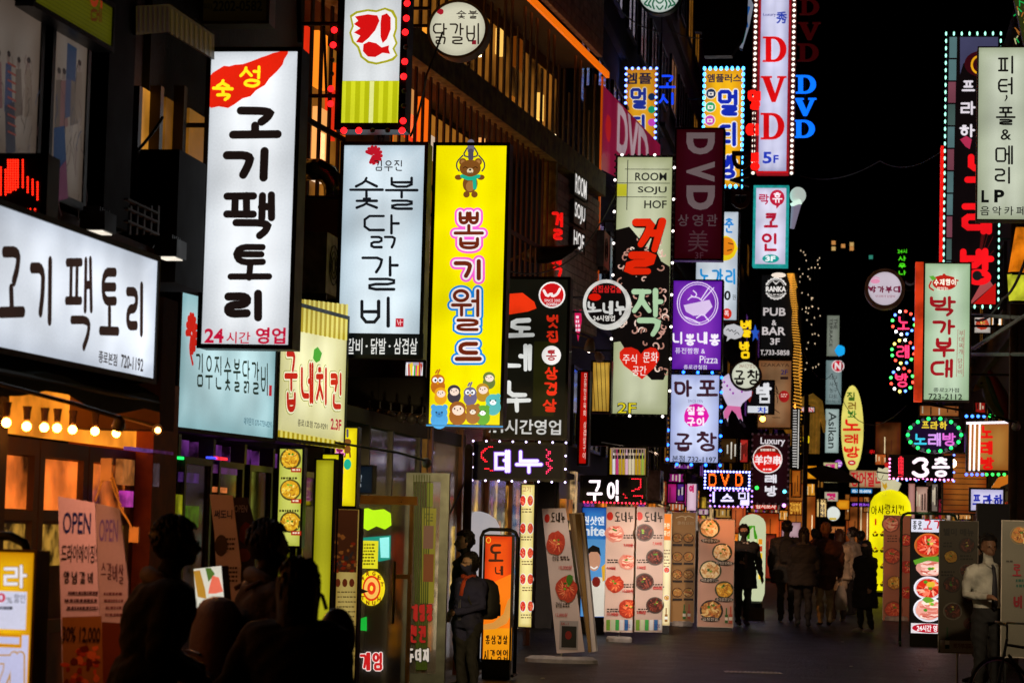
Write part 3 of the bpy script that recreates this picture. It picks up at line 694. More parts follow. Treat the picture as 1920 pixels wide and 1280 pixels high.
H = [(1204,711),(1170,685),(1162,672),(1162,660),(1170,652),(1184,651),(1196,656),(1202,664),(1208,656),(1220,651),(1230,653),(1236,662),(1236,674),(1226,690)]
s.poly(H, '#d42010', 6); s.text('주식', 1168,664,1194,682, '#f4f0e8', L=8); s.text('문화', 1206,660,1234,680, '#f4f0e8', L=8); s.text('공간', 1186,686,1212,704, '#f4f0e8', L=8)
s.text('2F', 1157,754,1194,775, '#1a1808', L=3, off=.05); s.text('2F', 1158,755,1193,774, '#e0d020', L=4, off=.0)
LB = s.border(-1, 12); s.bulbs_l(LB, 2.4, '#302c28', .1, name='unlit_bulb', skip=lambda k: k%5==1); s.bulbs_l([l for k, l in enumerate(LB) if k%5==1], 2.6, '#fff0e8', 3); s.bracket(-1,.5); s.end()
s = Sign('blank_sign', 'plain unlit black sign under the tall cream sign', 'sign', 1106, 775, 1249, 836, 43, th=.3, face='#0a0909', lit=0); s.end()
# -- purple and white-blue signs
s = Sign('hanging_sign', 'purple light box with a white bowl emblem reading 니뽕내뽕 Pizza', 'sign', 1259, 524, 1355, 695, 50, th=.35, face='#7c30b0', lit=.9, var=.1)
s.ring(1308,569,38,40,2,'#e0c8f0',2); s.ring(1308,569,34,36,1.5,'#e0c8f0',2); s.poly([(1282,572),(1330,562),(1336,575),(1322,590),(1300,592),(1286,584)], '#e0c8f0', 3); s.strokes([[(1300,545),(1307,551),(1303,558),(1296,554)],[(1318,563),(1338,540)],[(1314,562),(1330,538)],[(1290,562),(1296,556),(1310,558),(1316,564)]], 2, '#ead8f8', 4, 1); s.strokes([[(1306,596),(1318,588),(1328,600)],[(1284,594),(1300,600),(1312,606)]], 2.4, '#ead8f8', 4, 1)
for k, ch in enumerate('니뽕내뽕'): s.hg(ch, 1261+k*23, 622+(k%2)*4, 1281+k*23, 645+(k%2)*3, 3.4, '#f4ecf8', L=3)
s.text('퓨전짬뽕 &', 1266,652,1322,663, '#f0e8f8'); s.text('Pizza', 1312,667,1346,681, '#f0e8f8'); s.text('종로관철점', 1282,684,1325,692, '#f0e8f8'); s.bracket(-1,.4); s.end()
s = Sign('hanging_sign', 'white and lavender light box reading 마포 곱창 with a pink blot, edged with blue lamps', 'sign', 1255, 700, 1350, 869, 50, th=.35, face='#c8d0f0', lit=.95)
s.hg('마', 1264,712,1298,744, 5.5, '#3a1c28', jit=.5); s.hg('포', 1306,712,1346,744, 5.5, '#3a1c28', jit=.5); s.hg('곱', 1264,812,1298,846, 5, '#3a1c28', jit=.5); s.hg('창', 1306,810,1344,846, 5, '#3a1c28', jit=.5)
s.disc(1305,779,24,22,'#d818a0',2,12,jit=.08); s.hg('질불', 1288,762,1322,778, 3, '#fbe8f4', L=4); s.hg('구이', 1288,782,1322,798, 3, '#fbe8f4', L=4); s.text('SINCE 1976', 1290,749,1318,754, '#8080a0'); s.text('본점 732-1197', 1260,854,1343,866, '#16161c', off=.01)
LB = s.border(-2, 9); s.bulbs_l([l for k, l in enumerate(LB) if k%3], 2.3, '#101018', .1, name='unlit_bulb'); s.bulbs_l(LB[::3], 3, '#2060ff', 6); s.end()
# -- LED 구이 and the red moving text
s = Sign('led_sign', 'small black lamp sign reading 구이 in white beside a red dot swirl', 'sign', 1088, 892, 1211, 943, 36, th=.25, face='#060508', lit=.3)
s.m = glow('#fff0f8', 1.3); s.hg('구', 1100,899,1130,940, 5, '#fff', rnd=0); s.hg('이', 1138,899,1162,940, 5, '#fff', rnd=0)
s.led([[(1186,898),(1202,898),(1200,914),(1184,920)],[(1188,928),(1204,928),(1202,938)],[(1170,926),(1174,932)]], 1166,894,1208,942, 3.2, 3.6, '#ff2030', strength=3.5); s.bulbs_l([l for l in s.border(1,7,'b')], 1.6, '#ff2840', 4); s.end()
# ================================================================ signs, middle and right
s = Sign('hanging_sign', 'dim maroon light box with DVD turned on its side and 상영관 below', 'sign', 1264, 240, 1357, 488, 47, th=.35, face='#3a0614', lit=.55, var=.1)  # sign is off; its emission stands for light falling on the face
for ch, a, b in (('D',249,290),('V',303,341),('D',348,394)):
    s.text(ch, 1287,a,1340,b, '#7c6a6c', off=.05, rot=True)
for k, ch in enumerate('상영관'): s.text(ch, 1271+k*27, 402, 1291+k*27, 424, '#5c484c', off=.01)
s.text('美', 1290,432,1328,472, '#54363c'); s.text('3F', 1303,473,1319,485, '#54303a'); s.bracket(-1,.4); s.end()
s = Sign('hanging_sign', 'orange yellow light box reading 엠플러스 멀티 with three round icons and blue lamps', 'sign', 1317, 127, 1394, 352, 60, th=.4, face='#ecb018', lit=.95)
s.text('엠플러스', 1326,139,1390,155, '#10183c', off=.03)
for ch, b in (('멀',(1346,168,1386,218)),('티',(1346,229,1384,275)),('방',(1345,290,1382,336))): s.hg(ch, *b, 7.5, '#1428a8', L=3, oc='#e8e8e8', ow=4)
for x, y, q in ((1333,176,'#14284c'),(1332,201,'#1a9860'),(1331,226,'#c040b0')): s.disc(x,y,10.5,10.5,'#e8e0c8',2); s.disc(x,y,9,9,q,3); s.rect(x-5,y-3,x+5,y+4,'#e8e0d8',4); s.rect(x-2,y-1,x+2,y+2,q,5)
s.bulbs_l(s.border(2,11), 2.8, '#40a8ff', 5, fl=1.4); s.bracket(-1,.4); s.end()
s = Sign('hanging_sign', 'orange light box reading 멀티 half hidden behind thin poles, higher up the street', 'sign', 1171, 127, 1232, 272, 50, th=.4, face='#e0a020', lit=.8)
s.text('엠플', 1172,137,1222,158, '#10183c', off=.03); s.hg('멀', 1182,165,1214,205, 6, '#203090', L=3, oc='#e0d8c0', ow=3); s.hg('티', 1182,215,1212,255, 6, '#203090', L=3, oc='#e0d8c0', ow=3)
for y, q in ((182,'#14284c'),(206,'#1a9860'),(230,'#c040b0')): s.disc(1222,y,7,7,q,3)
s.bulbs_l(s.border(2,11), 2.6, '#6080ff', 5); s.end()
def letters_sign(label, d, items, mt, cat='sign', yaw=PERP, bar=None, th=.1, name='letter_sign', depth=.08, grp=None):
    """free standing letters on a rail; every letter a part with real thickness"""
    xs = [i[1][0] for i in items]+[i[1][2] for i in items]; ys = [i[1][1] for i in items]+[i[1][3] for i in items]
    s = Sign(name, label, cat, min(xs), min(ys), max(xs), max(ys), d, yaw=yaw, shape='none', lit=1, group=grp)
    for ch, b, w, kind in items:
        lg = G(); s.m = mt
        if kind == 'D': o, i = glyph_D(); f = lambda p: (b[0]+(b[2]-b[0])*p[0], b[1]+(b[3]-b[1])*p[1]); s.poly([f(p) for p in o], '#fff', 1, g=lg, holes=[[f(p) for p in i]]); loops = [o, i]
        elif kind == 'V': f = lambda p: (b[0]+(b[2]-b[0])*p[0], b[1]+(b[3]-b[1])*p[1]); s.poly([f(p) for p in V_POLY], '#fff', 1, g=lg); loops = [V_POLY]
        else: loops = []
        if loops:
            for l in loops:
                q = [s.uv(*f(p)) for p in l]
                for a, e in zip(q, q[1:]+q[:1]): lg.face([(a[0],-.003,a[1]),(e[0],-.003,e[1]),(e[0],depth,e[1]),(a[0],depth,a[1])])
        elif kind == 'T':
            vs, fs, asp = text_mesh(ch, .04 if w else .0); X0,Z0,X1,Z1 = s.rc(*b)
            if w: vs = [(1-v,u) for u,v in vs]
            i0 = [(X0+(X1-X0)*u, 0, Z1+(Z0-Z1)*v) for u, v in vs]; lg.mesh(i0, fs); lg.mesh([(a,depth,e) for a,_,e in i0], [f[::-1] for f in fs])
            ed = {}
            for fc in fs:
                for p, q in zip(fc, fc[1:]+fc[:1]): ed[(p,q)] = 1
            for (p,q) in ed:
                if (q,p) not in ed: lg.face([i0[p], i0[q], (i0[q][0],depth,i0[q][2]), (i0[p][0],depth,i0[p][2])])
        else:
            h = w/2; ss = [[(b[0]+h+u*(b[2]-b[0]-w), b[1]+h+v*(b[3]-b[1]-w)) for u, v in st] for st in syl(ch)]
            for k, st in enumerate(ss):
                st = smooth2(st, 1); P = [s.uv(*p) for p in st]; lg.tube([(x, .02+.002*k, z) for x, z in P], w*.5*s.kz, 8)
        lg.obj('letter', mt, s.root)
    X0,Z0,X1,Z1 = s.b; cx = (X0+X1)/2
    if X1-X0 > Z1-Z0: G().box(X0,depth+.02,(Z0+Z1)/2-.02,X1,depth+.05,(Z0+Z1)/2+.02).obj('rail', BLACK, s.root)
    else: G().box(cx-.02,depth+.02,Z0,cx+.02,depth+.05,Z1).obj('rail', BLACK, s.root)
    return s
letters_sign('glowing red tube letters 멀티방 stacked beside the tall white DVD sign', 63, [('멀',(1402,168,1428,206),7,0),('티',(1398,229,1425,257),7,0),('방',(1404,283,1426,320),7,0)], glow('#ff1810',1.1))
letters_sign('unlit brown outline letters DVD hanging sideways under the maroon sign', 54, [('D',(1372,283,1408,318),1,'T'),('V',(1368,325,1405,350),1,'T'),('D',(1370,357,1407,391),1,'T')], mat('brown_letter',(.16,.05,.035),.5,noise=.1))
letters_sign('bright blue DVD letters stacked on the dark sky side of the tall DVD sign', 68.5, [('D',(1492,141,1530,175),1,'D'),('V',(1489,184,1530,217),1,'V'),('D',(1488,225,1528,258),1,'D')], glow('#0a70ff',1.1))
letters_sign('almost dark red DVD letters high above the blue ones', 68.8, [('D',(1499,-2,1536,28),1,'D'),('V',(1497,42,1538,75),1,'V'),('D',(1495,82,1535,115),1,'D')], glow('#380406',.5))
s = Sign('hanging_sign', 'very tall white DVD sign headed Luxury 秀 with red frame and two rows of lamps', 'sign', 1421, -40, 1481, 325, 68, th=.5, face='#c4c4de', lit=.97, rim=.06, rimmat=mat('red_trim',(.5,.01,.02),.4,emit=(.5,.01,.02),es=.5))
s.D(1430,69,1475,117,'#d00c10'); s.V(1427,143,1474,192,'#d00c10'); s.D(1426,212,1471,262,'#d00c10')
s.text('Luxury',1431,25,1455,32,'#303080',off=.01); s.text('秀',1455,22,1476,45,'#2038a0',off=.03); s.text('5',1430,285,1447,307,'#2038b0',off=.03); s.text('F',1450,291,1460,306,'#2038b0',off=.03)
s.rect(1418,321,1478,325,'#c01018',4)
X0,Z0,X1,Z1 = s.b; n = 36
s.bulbs_l([(X0-.09,Z0+(Z1-Z0)*k/n) for k in range(n+1)]+[(X1+.09,Z0+(Z1-Z0)*k/n) for k in range(n+1)], 3.0, '#ffeedd', 1.6)
G().box(X0-.16,.03,Z0,X0-.006,.2,Z1).box(X1+.006,.03,Z0,X1+.16,.2,Z1).obj('lamp_rail', mat('dark_red_rail',(.12,.01,.01),.5), s.root); s.end()
s = Sign('hanging_sign', 'teal framed white light box reading 락휴 코인 3F', 'sign', 1412, 348, 1478, 500, 66, th=.4, face='#d4d2e6', lit=.97, rim=.07, rimmat=mat('teal_trim',(.02,.4,.4),.4,emit=(.02,.45,.42),es=.6))
s.hg('락',1423,364,1442,384,2.6,'#b01848',rnd=0); s.disc(1457,371,14,15,'#b81838',2); s.poly([(1455,383),(1464,382),(1456,392)],'#b81838',2); s.hg('휴',1448,361,1467,380,2.4,'#f4e8f0',L=4,rnd=0)
s.hg('코',1432,399,1459,428,5,'#b01030',rnd=0); s.hg('인',1428,437,1459,471,5,'#b01030',rnd=0)
s.disc(1445,485,16,8,'#109890',2,14); s.text('3F',1435,480,1454,490,'#f0f8f8',L=4,off=.04); s.end()
s = Sign('microphone_sign', 'white cut-out microphone attached to the teal framed coin sign', 'sign', 1480, 350, 1511, 430, 66, shape='none', lit=.8)
mt = glow('#b8c4bc', .75); g = G(); X, Z = s.uv(1496,366); g.ball((X,.06,Z), (15*s.kz,.1,16*s.kz), 16, 10); g.obj('microphone_head', mt, s.root, True)
A = s.uv(1493,382); B = s.uv(1485,428); G().tube([(A[0],.06,A[1]),(B[0],.06,B[1])], [9*s.kz,4*s.kz], 10).obj('handle', glow('#8a8298',.6), s.root); G().tube([(A[0]-.02,.06,A[1]+.06),(A[0]+.02,.06,A[1]-.04)], [11*s.kz,10*s.kz], 12).obj('collar', glow('#d8f0e0',.9), s.root)
s = Sign('hanging_sign', 'white light box reading 노가리 with a yellow face, behind the maroon sign', 'sign', 1303, 395, 1385, 602, 56, th=.4, face='#ccd4dc', lit=.95)
s.disc(1358,466,24,24,'#e8c818',2,22,jit=.05); s.disc(1362,462,15,17,'#e08018',3); s.strokes([[(1366,456),(1374,458)],[(1364,470),(1372,468)]],2,'#301808',5,0)
s.hg('춘',1358,410,1376,437,3.4,'#2880c8',L=3); 
for k, ch in enumerate('노가리'): s.hg(ch, 1310+k*25, 503,1331+k*25,533,4,'#1c88c8',L=3,jit=.7)
s.text('0',1358,545,1370,563,'#101010',off=.03); s.text('원',1373,552,1380,562,'#101010'); s.disc(1363,588,9,10,'#d02818',2); s.text('톡',1358,582,1367,593,'#fff',L=4); s.end()
s = Sign('hanging_sign', 'black light box reading PUB & BAR 3F under a scalloped round badge', 'sign', 1425, 514, 1488, 671, 61, th=.45, face='#0a0a0b', lit=.95, edge=1)
s.poly([(1455+(20+1.5*(k%2))*math.cos(k*math.pi/20),541+(20+1.5*(k%2))*math.sin(k*math.pi/20)) for k in range(40)],'#d8d4d0',2); s.disc(1455,541,18,18,'#0c0c0c',3); s.ring(1455,541,16,16,1,'#d0ccc8',4); s.rect(1434,535,1476,549,'#0c0c0c',5); s.text('RANKA',1436,537,1474,547,'#dcd8d4',L=6,off=.05); s.bars(1442,551,1468,1,3,0,'#b0aca8',6); s.strokes([[(1450,528),(1455,533),(1460,528)],[(1455,533),(1455,530)]],1.5,'#d0ccc8',6,0)
for t, b in (('PUB',(1431,577,1473,592)),('&',(1447,600,1456,610)),('BAR',(1429,613,1473,628)),('3F',(1444,634,1462,646)),('T,733-5858',(1425,656,1480,667))): s.text(t,*b,'#c4bcbc',off=.02)
s.disc(1460,516,14,5,'#e8d8c8',6,12); s.end()
s = Sign('hanging_sign', 'tan light box with thin ink drawing reading IZAKAYA 2F under the black pub sign', 'sign', 1420, 674, 1485, 803, 61, th=.45, face='#8c6848', lit=.85, var=.4)
s.text('IZAKAYA',1428,681,1480,687,'#2a1a12'); s.text('2F',1464,693,1477,702,'#3a2a60',off=.02); s.rect(1463,706,1478,711,'#2a1a18',2); s.disc(1470,743,10,11,'#981818',2); s.bars(1463,738,1477,2,2,2,'#e0b0a0',3)
random.seed(4)
for k in range(9):
    a = random.uniform(0,6.28); x, y = 1443+14*math.cos(a), 735+22*math.sin(a); s.strokes([[(x,y),(x+random.uniform(-8,8),y+random.uniform(4,16)),(x+random.uniform(-14,14),y+random.uniform(8,22))]], random.uniform(1,2.4), '#2a1812', 3, 1, .5, g=s.art)
s.rect(1448,782,1463,783,'#201008',3); s.end()
g = G(); s = Plane(at(1494,680,60.5), PERP)
r_ = empty('string_lights', at(1494,850,60.5), math.radians(PERP), 'yellow lamp rope wound round the post beside the pub sign', 'lights')
pts = []; A = at(1488,512,60.5); B = at(1488,850,60.5)
for (q0, q1, q2) in (((1484,512),(1500,600),(1494,850)),):
    for k in range(260):
        t = k/259; px = (1-t)**2*q0[0]+2*t*(1-t)*q1[0]+t*t*q2[0]; py = (1-t)**2*q0[1]+2*t*(1-t)*q1[1]+t*t*q2[1]; p = at(px,py,60.5) - r_.location
        a = k*1.6; pts.append((p.x+.11*math.cos(a), .16*math.sin(a), p.z))
G().tube(pts, .012, 4).obj('lamp_rope', glow('#f0a838', .75), r_)
G().tube([tuple(pts[0]), tuple(pts[90]), tuple(pts[170]), tuple(pts[-1])], .07, 6).obj('post', GREYM, r_)
letters_sign('slanting yellow letters 별밤 above the round 곱창 sign', 62.5, [('별',(1388,598,1410,632),4.4,0),('밤',(1386,638,1407,672),4.4,0)], glow('#f0c818',.95))
s = Sign('star_sign', 'small blue star sign beside the slanting yellow letters', 'sign', 1409, 610, 1423, 640, 62.6, shape=[(1416,608),(1419,619),(1424,620),(1420,627),(1422,638),(1416,632),(1411,640),(1412,627),(1408,620),(1413,619)], th=.1, face='#2858c8', lit=.8); s.end()
s = Sign('bubble_sign', 'small white speech bubble sign above the round 곱창 sign', 'sign', 1356,608,1394,640, 51.5, th=.1, face='#d8d8dc', lit=.7, shape=[(1356,618),(1362,610),(1376,607),(1390,613),(1394,622),(1390,632),(1378,636),(1370,634),(1362,640),(1364,631),(1357,626)])
s.strokes([[(1362,619),(1366,616),(1368,622),(1372,617),(1375,623),(1380,619)],[(1377,627),(1382,622),(1386,627)]],1.3,'#303038',2,1); s.end()
s = Sign('round_sign', 'round cream light box reading 곱창 in brush letters', 'sign', 1368,674,1428,732, 51, th=.3, face='#cfd2bc', lit=.9, shape='oval', rimmat=mat('brown_trim',(.16,.09,.05),.5), rim=.05)
s.text('24시간영업',1386,682,1416,690,'#7a4030'); s.hg('곱',1376,694,1397,722,3.6,'#181410'); s.hg('창',1401,694,1424,722,3.6,'#181410'); s.end()
s = Sign('figure_sign', 'plain cut-out figure with white body and pink trousers under the round 곱창 sign', 'sign', 1352,698,1412,802, 51.3, th=.08, face='#d8c8e4', lit=.75, shape=[(1354,708),(1366,700),(1378,724),(1398,734),(1410,726),(1409,742),(1392,756),(1388,764),(1390,776),(1394,794),(1388,792),(1380,776),(1372,768),(1366,780),(1364,796),(1358,788),(1356,772),(1364,760),(1360,752),(1353,736)])
s.poly([(1364,760),(1388,762),(1390,776),(1392,788),(1386,786),(1380,776),(1372,768),(1366,780),(1364,786),(1358,784),(1357,772)],'#e070a8',2); s.strokes([[(1360,786),(1364,797)],[(1388,787),(1396,799)]],5,'#181018',3,0)
for k in range(8): s.disc(1358+k*5.5,716+(k*7)%24,2,2.4,'#a040b0',3,8)
s.end()
s = Sign('hanging_sign', 'black sign with a thick white 밤 and a blue 차 on its white foot strip', 'sign', 1400, 712, 1452, 776, 57, th=.3, face='#0b0a0c', lit=.9)
s.hg('밤',1418,717,1447,756,6,'#dcdce0',rnd=0); s.rect(1400,761,1440,775,'#d8dce4',2); s.text('차',1420,763,1438,774,'#1840b8',off=.03,L=4); s.poly([(1403,722),(1412,735),(1406,755),(1396,740)],'#7a1410',2); s.end()
s = Sign('hanging_sign', 'dark maroon sign headed Luxury with a red 羊肉串 disc and white letters below', 'sign', 1408, 812, 1480, 946, 57, th=.4, face='#1c060c', lit=.95)
s.text('Luxury',1426,820,1472,836,'#e0d8dc',off=.02); s.disc(1439,860,28,27,'#e8dcd8',2); s.disc(1439,860,26,25,'#d01410',3); s.poly([(1414,852),(1420,842),(1432,836),(1446,836),(1458,842),(1464,852),(1452,847),(1439,845),(1426,847)],'#6a1c10',4); s.bars(1424,841,1456,1,4,0,'#e8d0c0',5)
s.text('羊肉串',1415,853,1464,871,'#f4e8e8',L=5,off=.03); s.bars(1429,878,1450,1,3,0,'#f0d8d8',5)
s.hg('래',1434,889,1457,905,3.4,'#dcd8e0',rnd=0); s.hg('방',1434,910,1457,930,3.4,'#dcd8e0',rnd=0)
s.bulbs_l([l for l in s.border(2,11)], 2.2, '#604048', .3, name='unlit_bulb'); s.bulbs([(1419,914)],3.4,'#30ff50',3); s.bulbs([(1471,921)],3.4,'#60e8ff',3); s.bulbs([(1470,947)],3.6,'#e890ff',3); s.end()
s = Sign('led_sign', 'black lamp sign with orange dot DVD edged in blue lamps', 'sign', 1321, 883, 1406, 916, 49, th=.25, face='#04040a', lit=0)
def seg(t, x0,y0,x1,y1):
    if t == 'D': return [[(x0,y0),(x0,y1),(x1-3,y1),(x1,y1-5),(x1,y0+5),(x1-3,y0),(x0,y0)]]
    return [[(x0,y0),((x0+x1)/2,y1),(x1,y0)]]
s.led(seg('D',1330,889,1342,909)+seg('V',1353,889,1366,909)+seg('D',1380,889,1391,909), 1322,886,1402,914, 2.0, 3.4, '#ff6010', strength=3, r=.5)
s.bulbs_l(s.border(1,6), 2.1, '#8890ff', 5); s.end()
s = Sign('led_sign', 'black lamp sign with white 스밀 edged in violet, under the orange DVD lamp sign', 'sign', 1332, 919, 1410, 949, 49.2, th=.25, face='#06040a', lit=.3)
s.m = glow('#e0d8ff',1.1); s.hg('스',1351,924,1376,943,4,'#fff',rnd=0); s.hg('밀',1384,922,1407,947,3.4,'#fff',rnd=0); s.strokes([[(1338,922),(1338,940)]],4,'#fff',3,0); s.bulbs_l(s.border(0,9), 1.8, '#b080ff', 3); s.end()
# -- thin signs far down the street
s = Sign('hanging_sign', 'narrow grey sign with THE TERRACE printed sideways', 'sign', 1549,590,1575,669, 92, th=.5, face='#80867a', lit=.75); s.text('THE',1563,597,1570,617,'#282a26',rot=True,off=.01); s.text('TERRACE',1555,597,1561,650,'#282a26',rot=True,off=.01); s.end()
s = Sign('cloud_sign', 'small bright cyan blob sign on the side of the narrow grey signs', 'sign', 1566,646,1585,668, 91, th=.3, face='#18a8f0', lit=.9, shape=[(1575+9*math.cos(k*.628)*(1+.12*(k%2)),657+10*math.sin(k*.628)*(1+.12*(k%2))) for k in range(10)]); s.end()
s = Sign('hanging_sign', 'narrow grey green sign with a red N disc and four lines 야구 사격 농구 다트', 'sign', 1547,674,1579,759, 92, th=.5, face='#7e9090', lit=.8)
s.disc(1571,686,12,12,'#e8d8d8',2); s.disc(1571,686,10,10,'#d01830',3); s.text('N',1565,679,1577,693,'#f4e8e8',L=5,off=.05)
for k, t in enumerate(('야구','사격','농구','다트')): s.text(t,1555,704+k*11.5,1570,713+k*11.5,'#20282a')
s.text('ROUND N',1550,750,1574,755,'#38484a'); s.end()
s = Sign('hanging_sign', 'narrow pale sign with Asikan printed sideways', 'sign', 1546,765,1574,850, 92, th=.5, face='#a8b8b4', lit=.85); s.text('Asikan',1553,772,1568,840,'#16201e',rot=True,off=.01); s.end()
s = Sign('surfboard_sign', 'yellow surfboard shaped sign reading 질러봐 노래방 with red lips at its foot', 'sign', 1577,722,1619,884, 88, th=.3, face='#d8cc64', lit=.95, shape=[(1598+21*math.sin(t*math.pi/12)*(1 if True else 0) , 803-81*math.cos(t*math.pi/12)) for t in range(24)], rimmat=mat('dark_trim',(.05,.04,.02)))
s.hg('질',1588,735,1604,751,2.4,'#385c18',L=3); s.hg('러',1590,753,1606,768,2.4,'#7a5818',L=3); s.hg('봐',1589,769,1606,784,2.2,'#287020',L=3); s.hg('노',1580,785,1614,808,4.6,'#d81c14',L=3); s.hg('래',1583,813,1610,832,3.6,'#d81c14',L=3); s.hg('방',1582,836,1612,858,3.6,'#d81c14',L=3)
s.disc(1597,867,7.5,5,'#c01830',3,12); s.disc(1597,867,4,1.6,'#e8dcc0',4,10); s.end()
s = Sign('small_sign', 'small white sign with red letters KIRIN', 'sign', 1497,762,1528,773, 62, th=.15, face='#d8c8c8', lit=.9, rim=.02); s.text('KIRIN',1500,764,1525,772,'#c01828',off=.02); s.end()
s = Sign('keyboard_sign', 'tall narrow sign shaped like piano keys in white outline', 'sign', 1484,765,1500,880, 60, th=.2, face='#0a0a0a', lit=.8)
for k in range(22): s.rect(1486,768+k*5,1494,770+k*5,'#d0ccc8',2)
s.rect(1496,766,1498,878,'#e0dcd4',2); s.end()
s = Sign('arrow_sign', 'small yellow arrow sign pointing right', 'sign', 1500,815,1528,832, 66, th=.15, face='#e8c810', lit=.95, shape=[(1500,819),(1513,819),(1513,815),(1528,824),(1513,832),(1513,828),(1500,828)]); s.rect(1503,820,1506,827,'#282008',2); s.end()
s = Sign('round_sign', 'round pale pink light box reading 박가부대', 'sign', 1621,503,1697,579, 40, th=.3, face='#c8bcc8', lit=.85, shape='oval', rimmat=mat('cream_trim',(.6,.52,.45),.4), rim=.06)
s.ring(1659,541,33,33,1.2,'#a06070',2); s.hg('박',1628,536,1643,549,2.4,'#701838',L=3); s.hg('가',1645,536,1658,549,2.4,'#701838',L=3); s.hg('부',1660,536,1673,549,2.4,'#701838',L=3); s.hg('대',1675,536,1689,549,2.4,'#701838',L=3); s.disc(1641,527,9,4.5,'#e090b0',2,14); s.strokes([[(1634,522),(1641,519),(1649,522)]],1.4,'#d880a8',3,1); s.text('부대찌개 닭갈비',1641,553,1678,558,'#985060'); s.bracket(1,.7,(.5,.7)); s.end()
letters_sign('tiny green and yellow lamp letters 24시 사우나 far off in the dark', 118, [('사',(1684,479,1699,490),1.8,0),('우',(1684,493,1699,503),1.8,0),('나',(1685,506,1699,516),1.8,0),('24시',(1683,467,1700,475),0,'T')], glow('#50e020',.95))
R = random.Random(5)
nb = empty('neon_sign', at(1693,738,52), math.radians(PERP), 'three rings of coloured lamps stacked round pink neon letters 노 래 방', 'sign')
pl = Plane(nb.location, PERP); cols = ['#ff4030','#40ff60','#5080ff','#ffe060','#ffffff']; BB = {}
for cx, cy, ch in ((1694,605,'노'),(1693,659,'래'),(1691,712,'방')):
    for k in range(12):
        a = k*2*math.pi/12+.2; px, py = cx+21*math.cos(a), cy+22*math.sin(a); cl = cols[(k+R.randrange(2))%5]; P = pl.P(px,py)
        if cl not in BB: BB[cl] = G().ball((0,0,0),(.032,.03,.032),8,5).obj('bulb', glow(cl,4), nb, True); BB[cl].location = P
        else: copies(BB[cl], [P], nb)
    x, z = pl.uv(cx,cy); G().tube([(x+.16*math.cos(t*.524)*1.5,.06,z+.25*math.sin(t*.524)) for t in range(13)], .012, 5).obj('ring_frame', BLACK, nb)
    g = G(); w = 4
    for st in syl(ch):
        st = smooth2([(cx-11+u*22, cy-12+v*24) for u, v in st],1); g.tube([pl.P(*p,0) for p in st], .02, 6)
    g.obj('letter', glow('#ff3868',1.5), nb)
G().tube([pl.P(1695,580,.1), pl.P(1689,740,.1)], .03, 6).obj('rail', BLACK, nb)
s = Sign('hanging_sign', 'tall pale green light box with a red edge strip reading 박가부대 723-2112', 'sign', 1731,492,1820,752, 36, th=.3, face='#b4c8ac', lit=1.0, rim=.02, rimmat=mat('thin_grey_trim',(.2,.19,.18)))
X0,Z0,X1,Z1 = s.b; G().box(X0-.125,-.005,Z0-.004,X0-.006,.3,Z1+.004).obj('edge_strip', mat('red_strip',(.7,.05,.01),.4,emit=(.8,.05,.01),es=.75,noise=.5,scale=2), s.root)
s.disc(1771,531,23,13,'#b02014',2,20); s.strokes([[(1746,528),(1741,538),(1750,544)],[(1790,525),(1796,526)],[(1750,522),(1768,516),(1788,521)]],3,'#b02014',2,1); s.disc(1770,515,3,2,'#b02014',3,8); s.poly([(1742,518),(1750,517),(1756,523),(1748,526)],'#58a030',4); s.hg('수제햄이',1751,523,1793,535,1.8,'#f0ecd8',L=4,rnd=1); s.text('맛있는',1757,538,1778,544,'#f0ecd8',L=4,off=.02)
for ch, b in (('박',(1743,555,1793,594)),('가',(1748,598,1791,628)),('부',(1749,632,1790,670)),('대',(1744,673,1788,709))): s.hg(ch,*b,6.2,'#98141c',L=3,jit=.9,taper=.15)
s.vtext('부대찌개', 1802,620,664,8,'#903038'); s.vtext('닭갈비', 1800,672,701,8,'#903038'); s.strokes([[(1796,618),(1808,618),(1806,706),(1793,706),(1796,618)]],.8,'#a05048',2,0)
s.text('종로2가점',1750,727,1798,735,'#1c2420',off=.01); s.text('723-2112',1741,738,1804,749,'#141816',off=.015); s.bracket(1,1.0,(.2,.55,.62)); s.end()
s = Sign('hanging_sign', 'very tall black sign with red glowing 노래방 and white 프라하 edged in mint lamp dashes', 'sign', 1773,66,1872,573, 45, th=.4, face='#0c0708', lit=.95, edge=1)
for k in range(11): s.rect(1780-k*1.1,70+k*42,1794-k*1.1,109+k*42,['#405450','#4c686a','#703c48'][k%3 if k%3 else (0 if k%2 else 1)],1)
s.poly([(1800,70),(1874,70),(1873,110),(1850,100),(1825,105),(1806,120),(1800,140)],'#3c3c58',1); s.disc(1838,120,30,24,'#340810',2,20); s.ring(1836,122,14,16,4,'#e0a018',3)
for ch, b in (('프',(1803,151,1828,176)),('라',(1801,190,1829,216)),('하',(1799,233,1828,258))): s.hg(ch,*b,4,'#d8d0d8',rnd=0)
for ch, b in (('노',(1808,288,1862,345)),('래',(1803,375,1862,440)),('방',(1800,465,1864,535))): s.hg(ch,*b,12,'#f0141c',L=3,rnd=1)
s.poly([(1800,262),(1812,255),(1822,262),(1818,280),(1810,275)],'#a02848',2); s.poly([(1822,572),(1868,530),(1868,572)],'#c01410',2); s.poly([(1815,575),(1840,530),(1855,525),(1862,535)],'#a04848',1); s.disc(1832,517,9,9,'#181818',7)
for k in range(9): s.strokes([[(1832,505+k),(1860+3*math.cos(k),470-k*26)]],1,'#501010',2,0)
LB = s.border(-2,14); s.bulbs_l(LB, 1.8, '#a0f8d8', 1.8, fl=2.2); s.bracket(1,.5); s.end()
X0,Z0,X1,Z1 = s.b; G().box(X0-.09,.05,Z0+.8,X0-.035,.4,Z1-2.1).obj('red_strip', glow('#e01008',1.0), s.root)
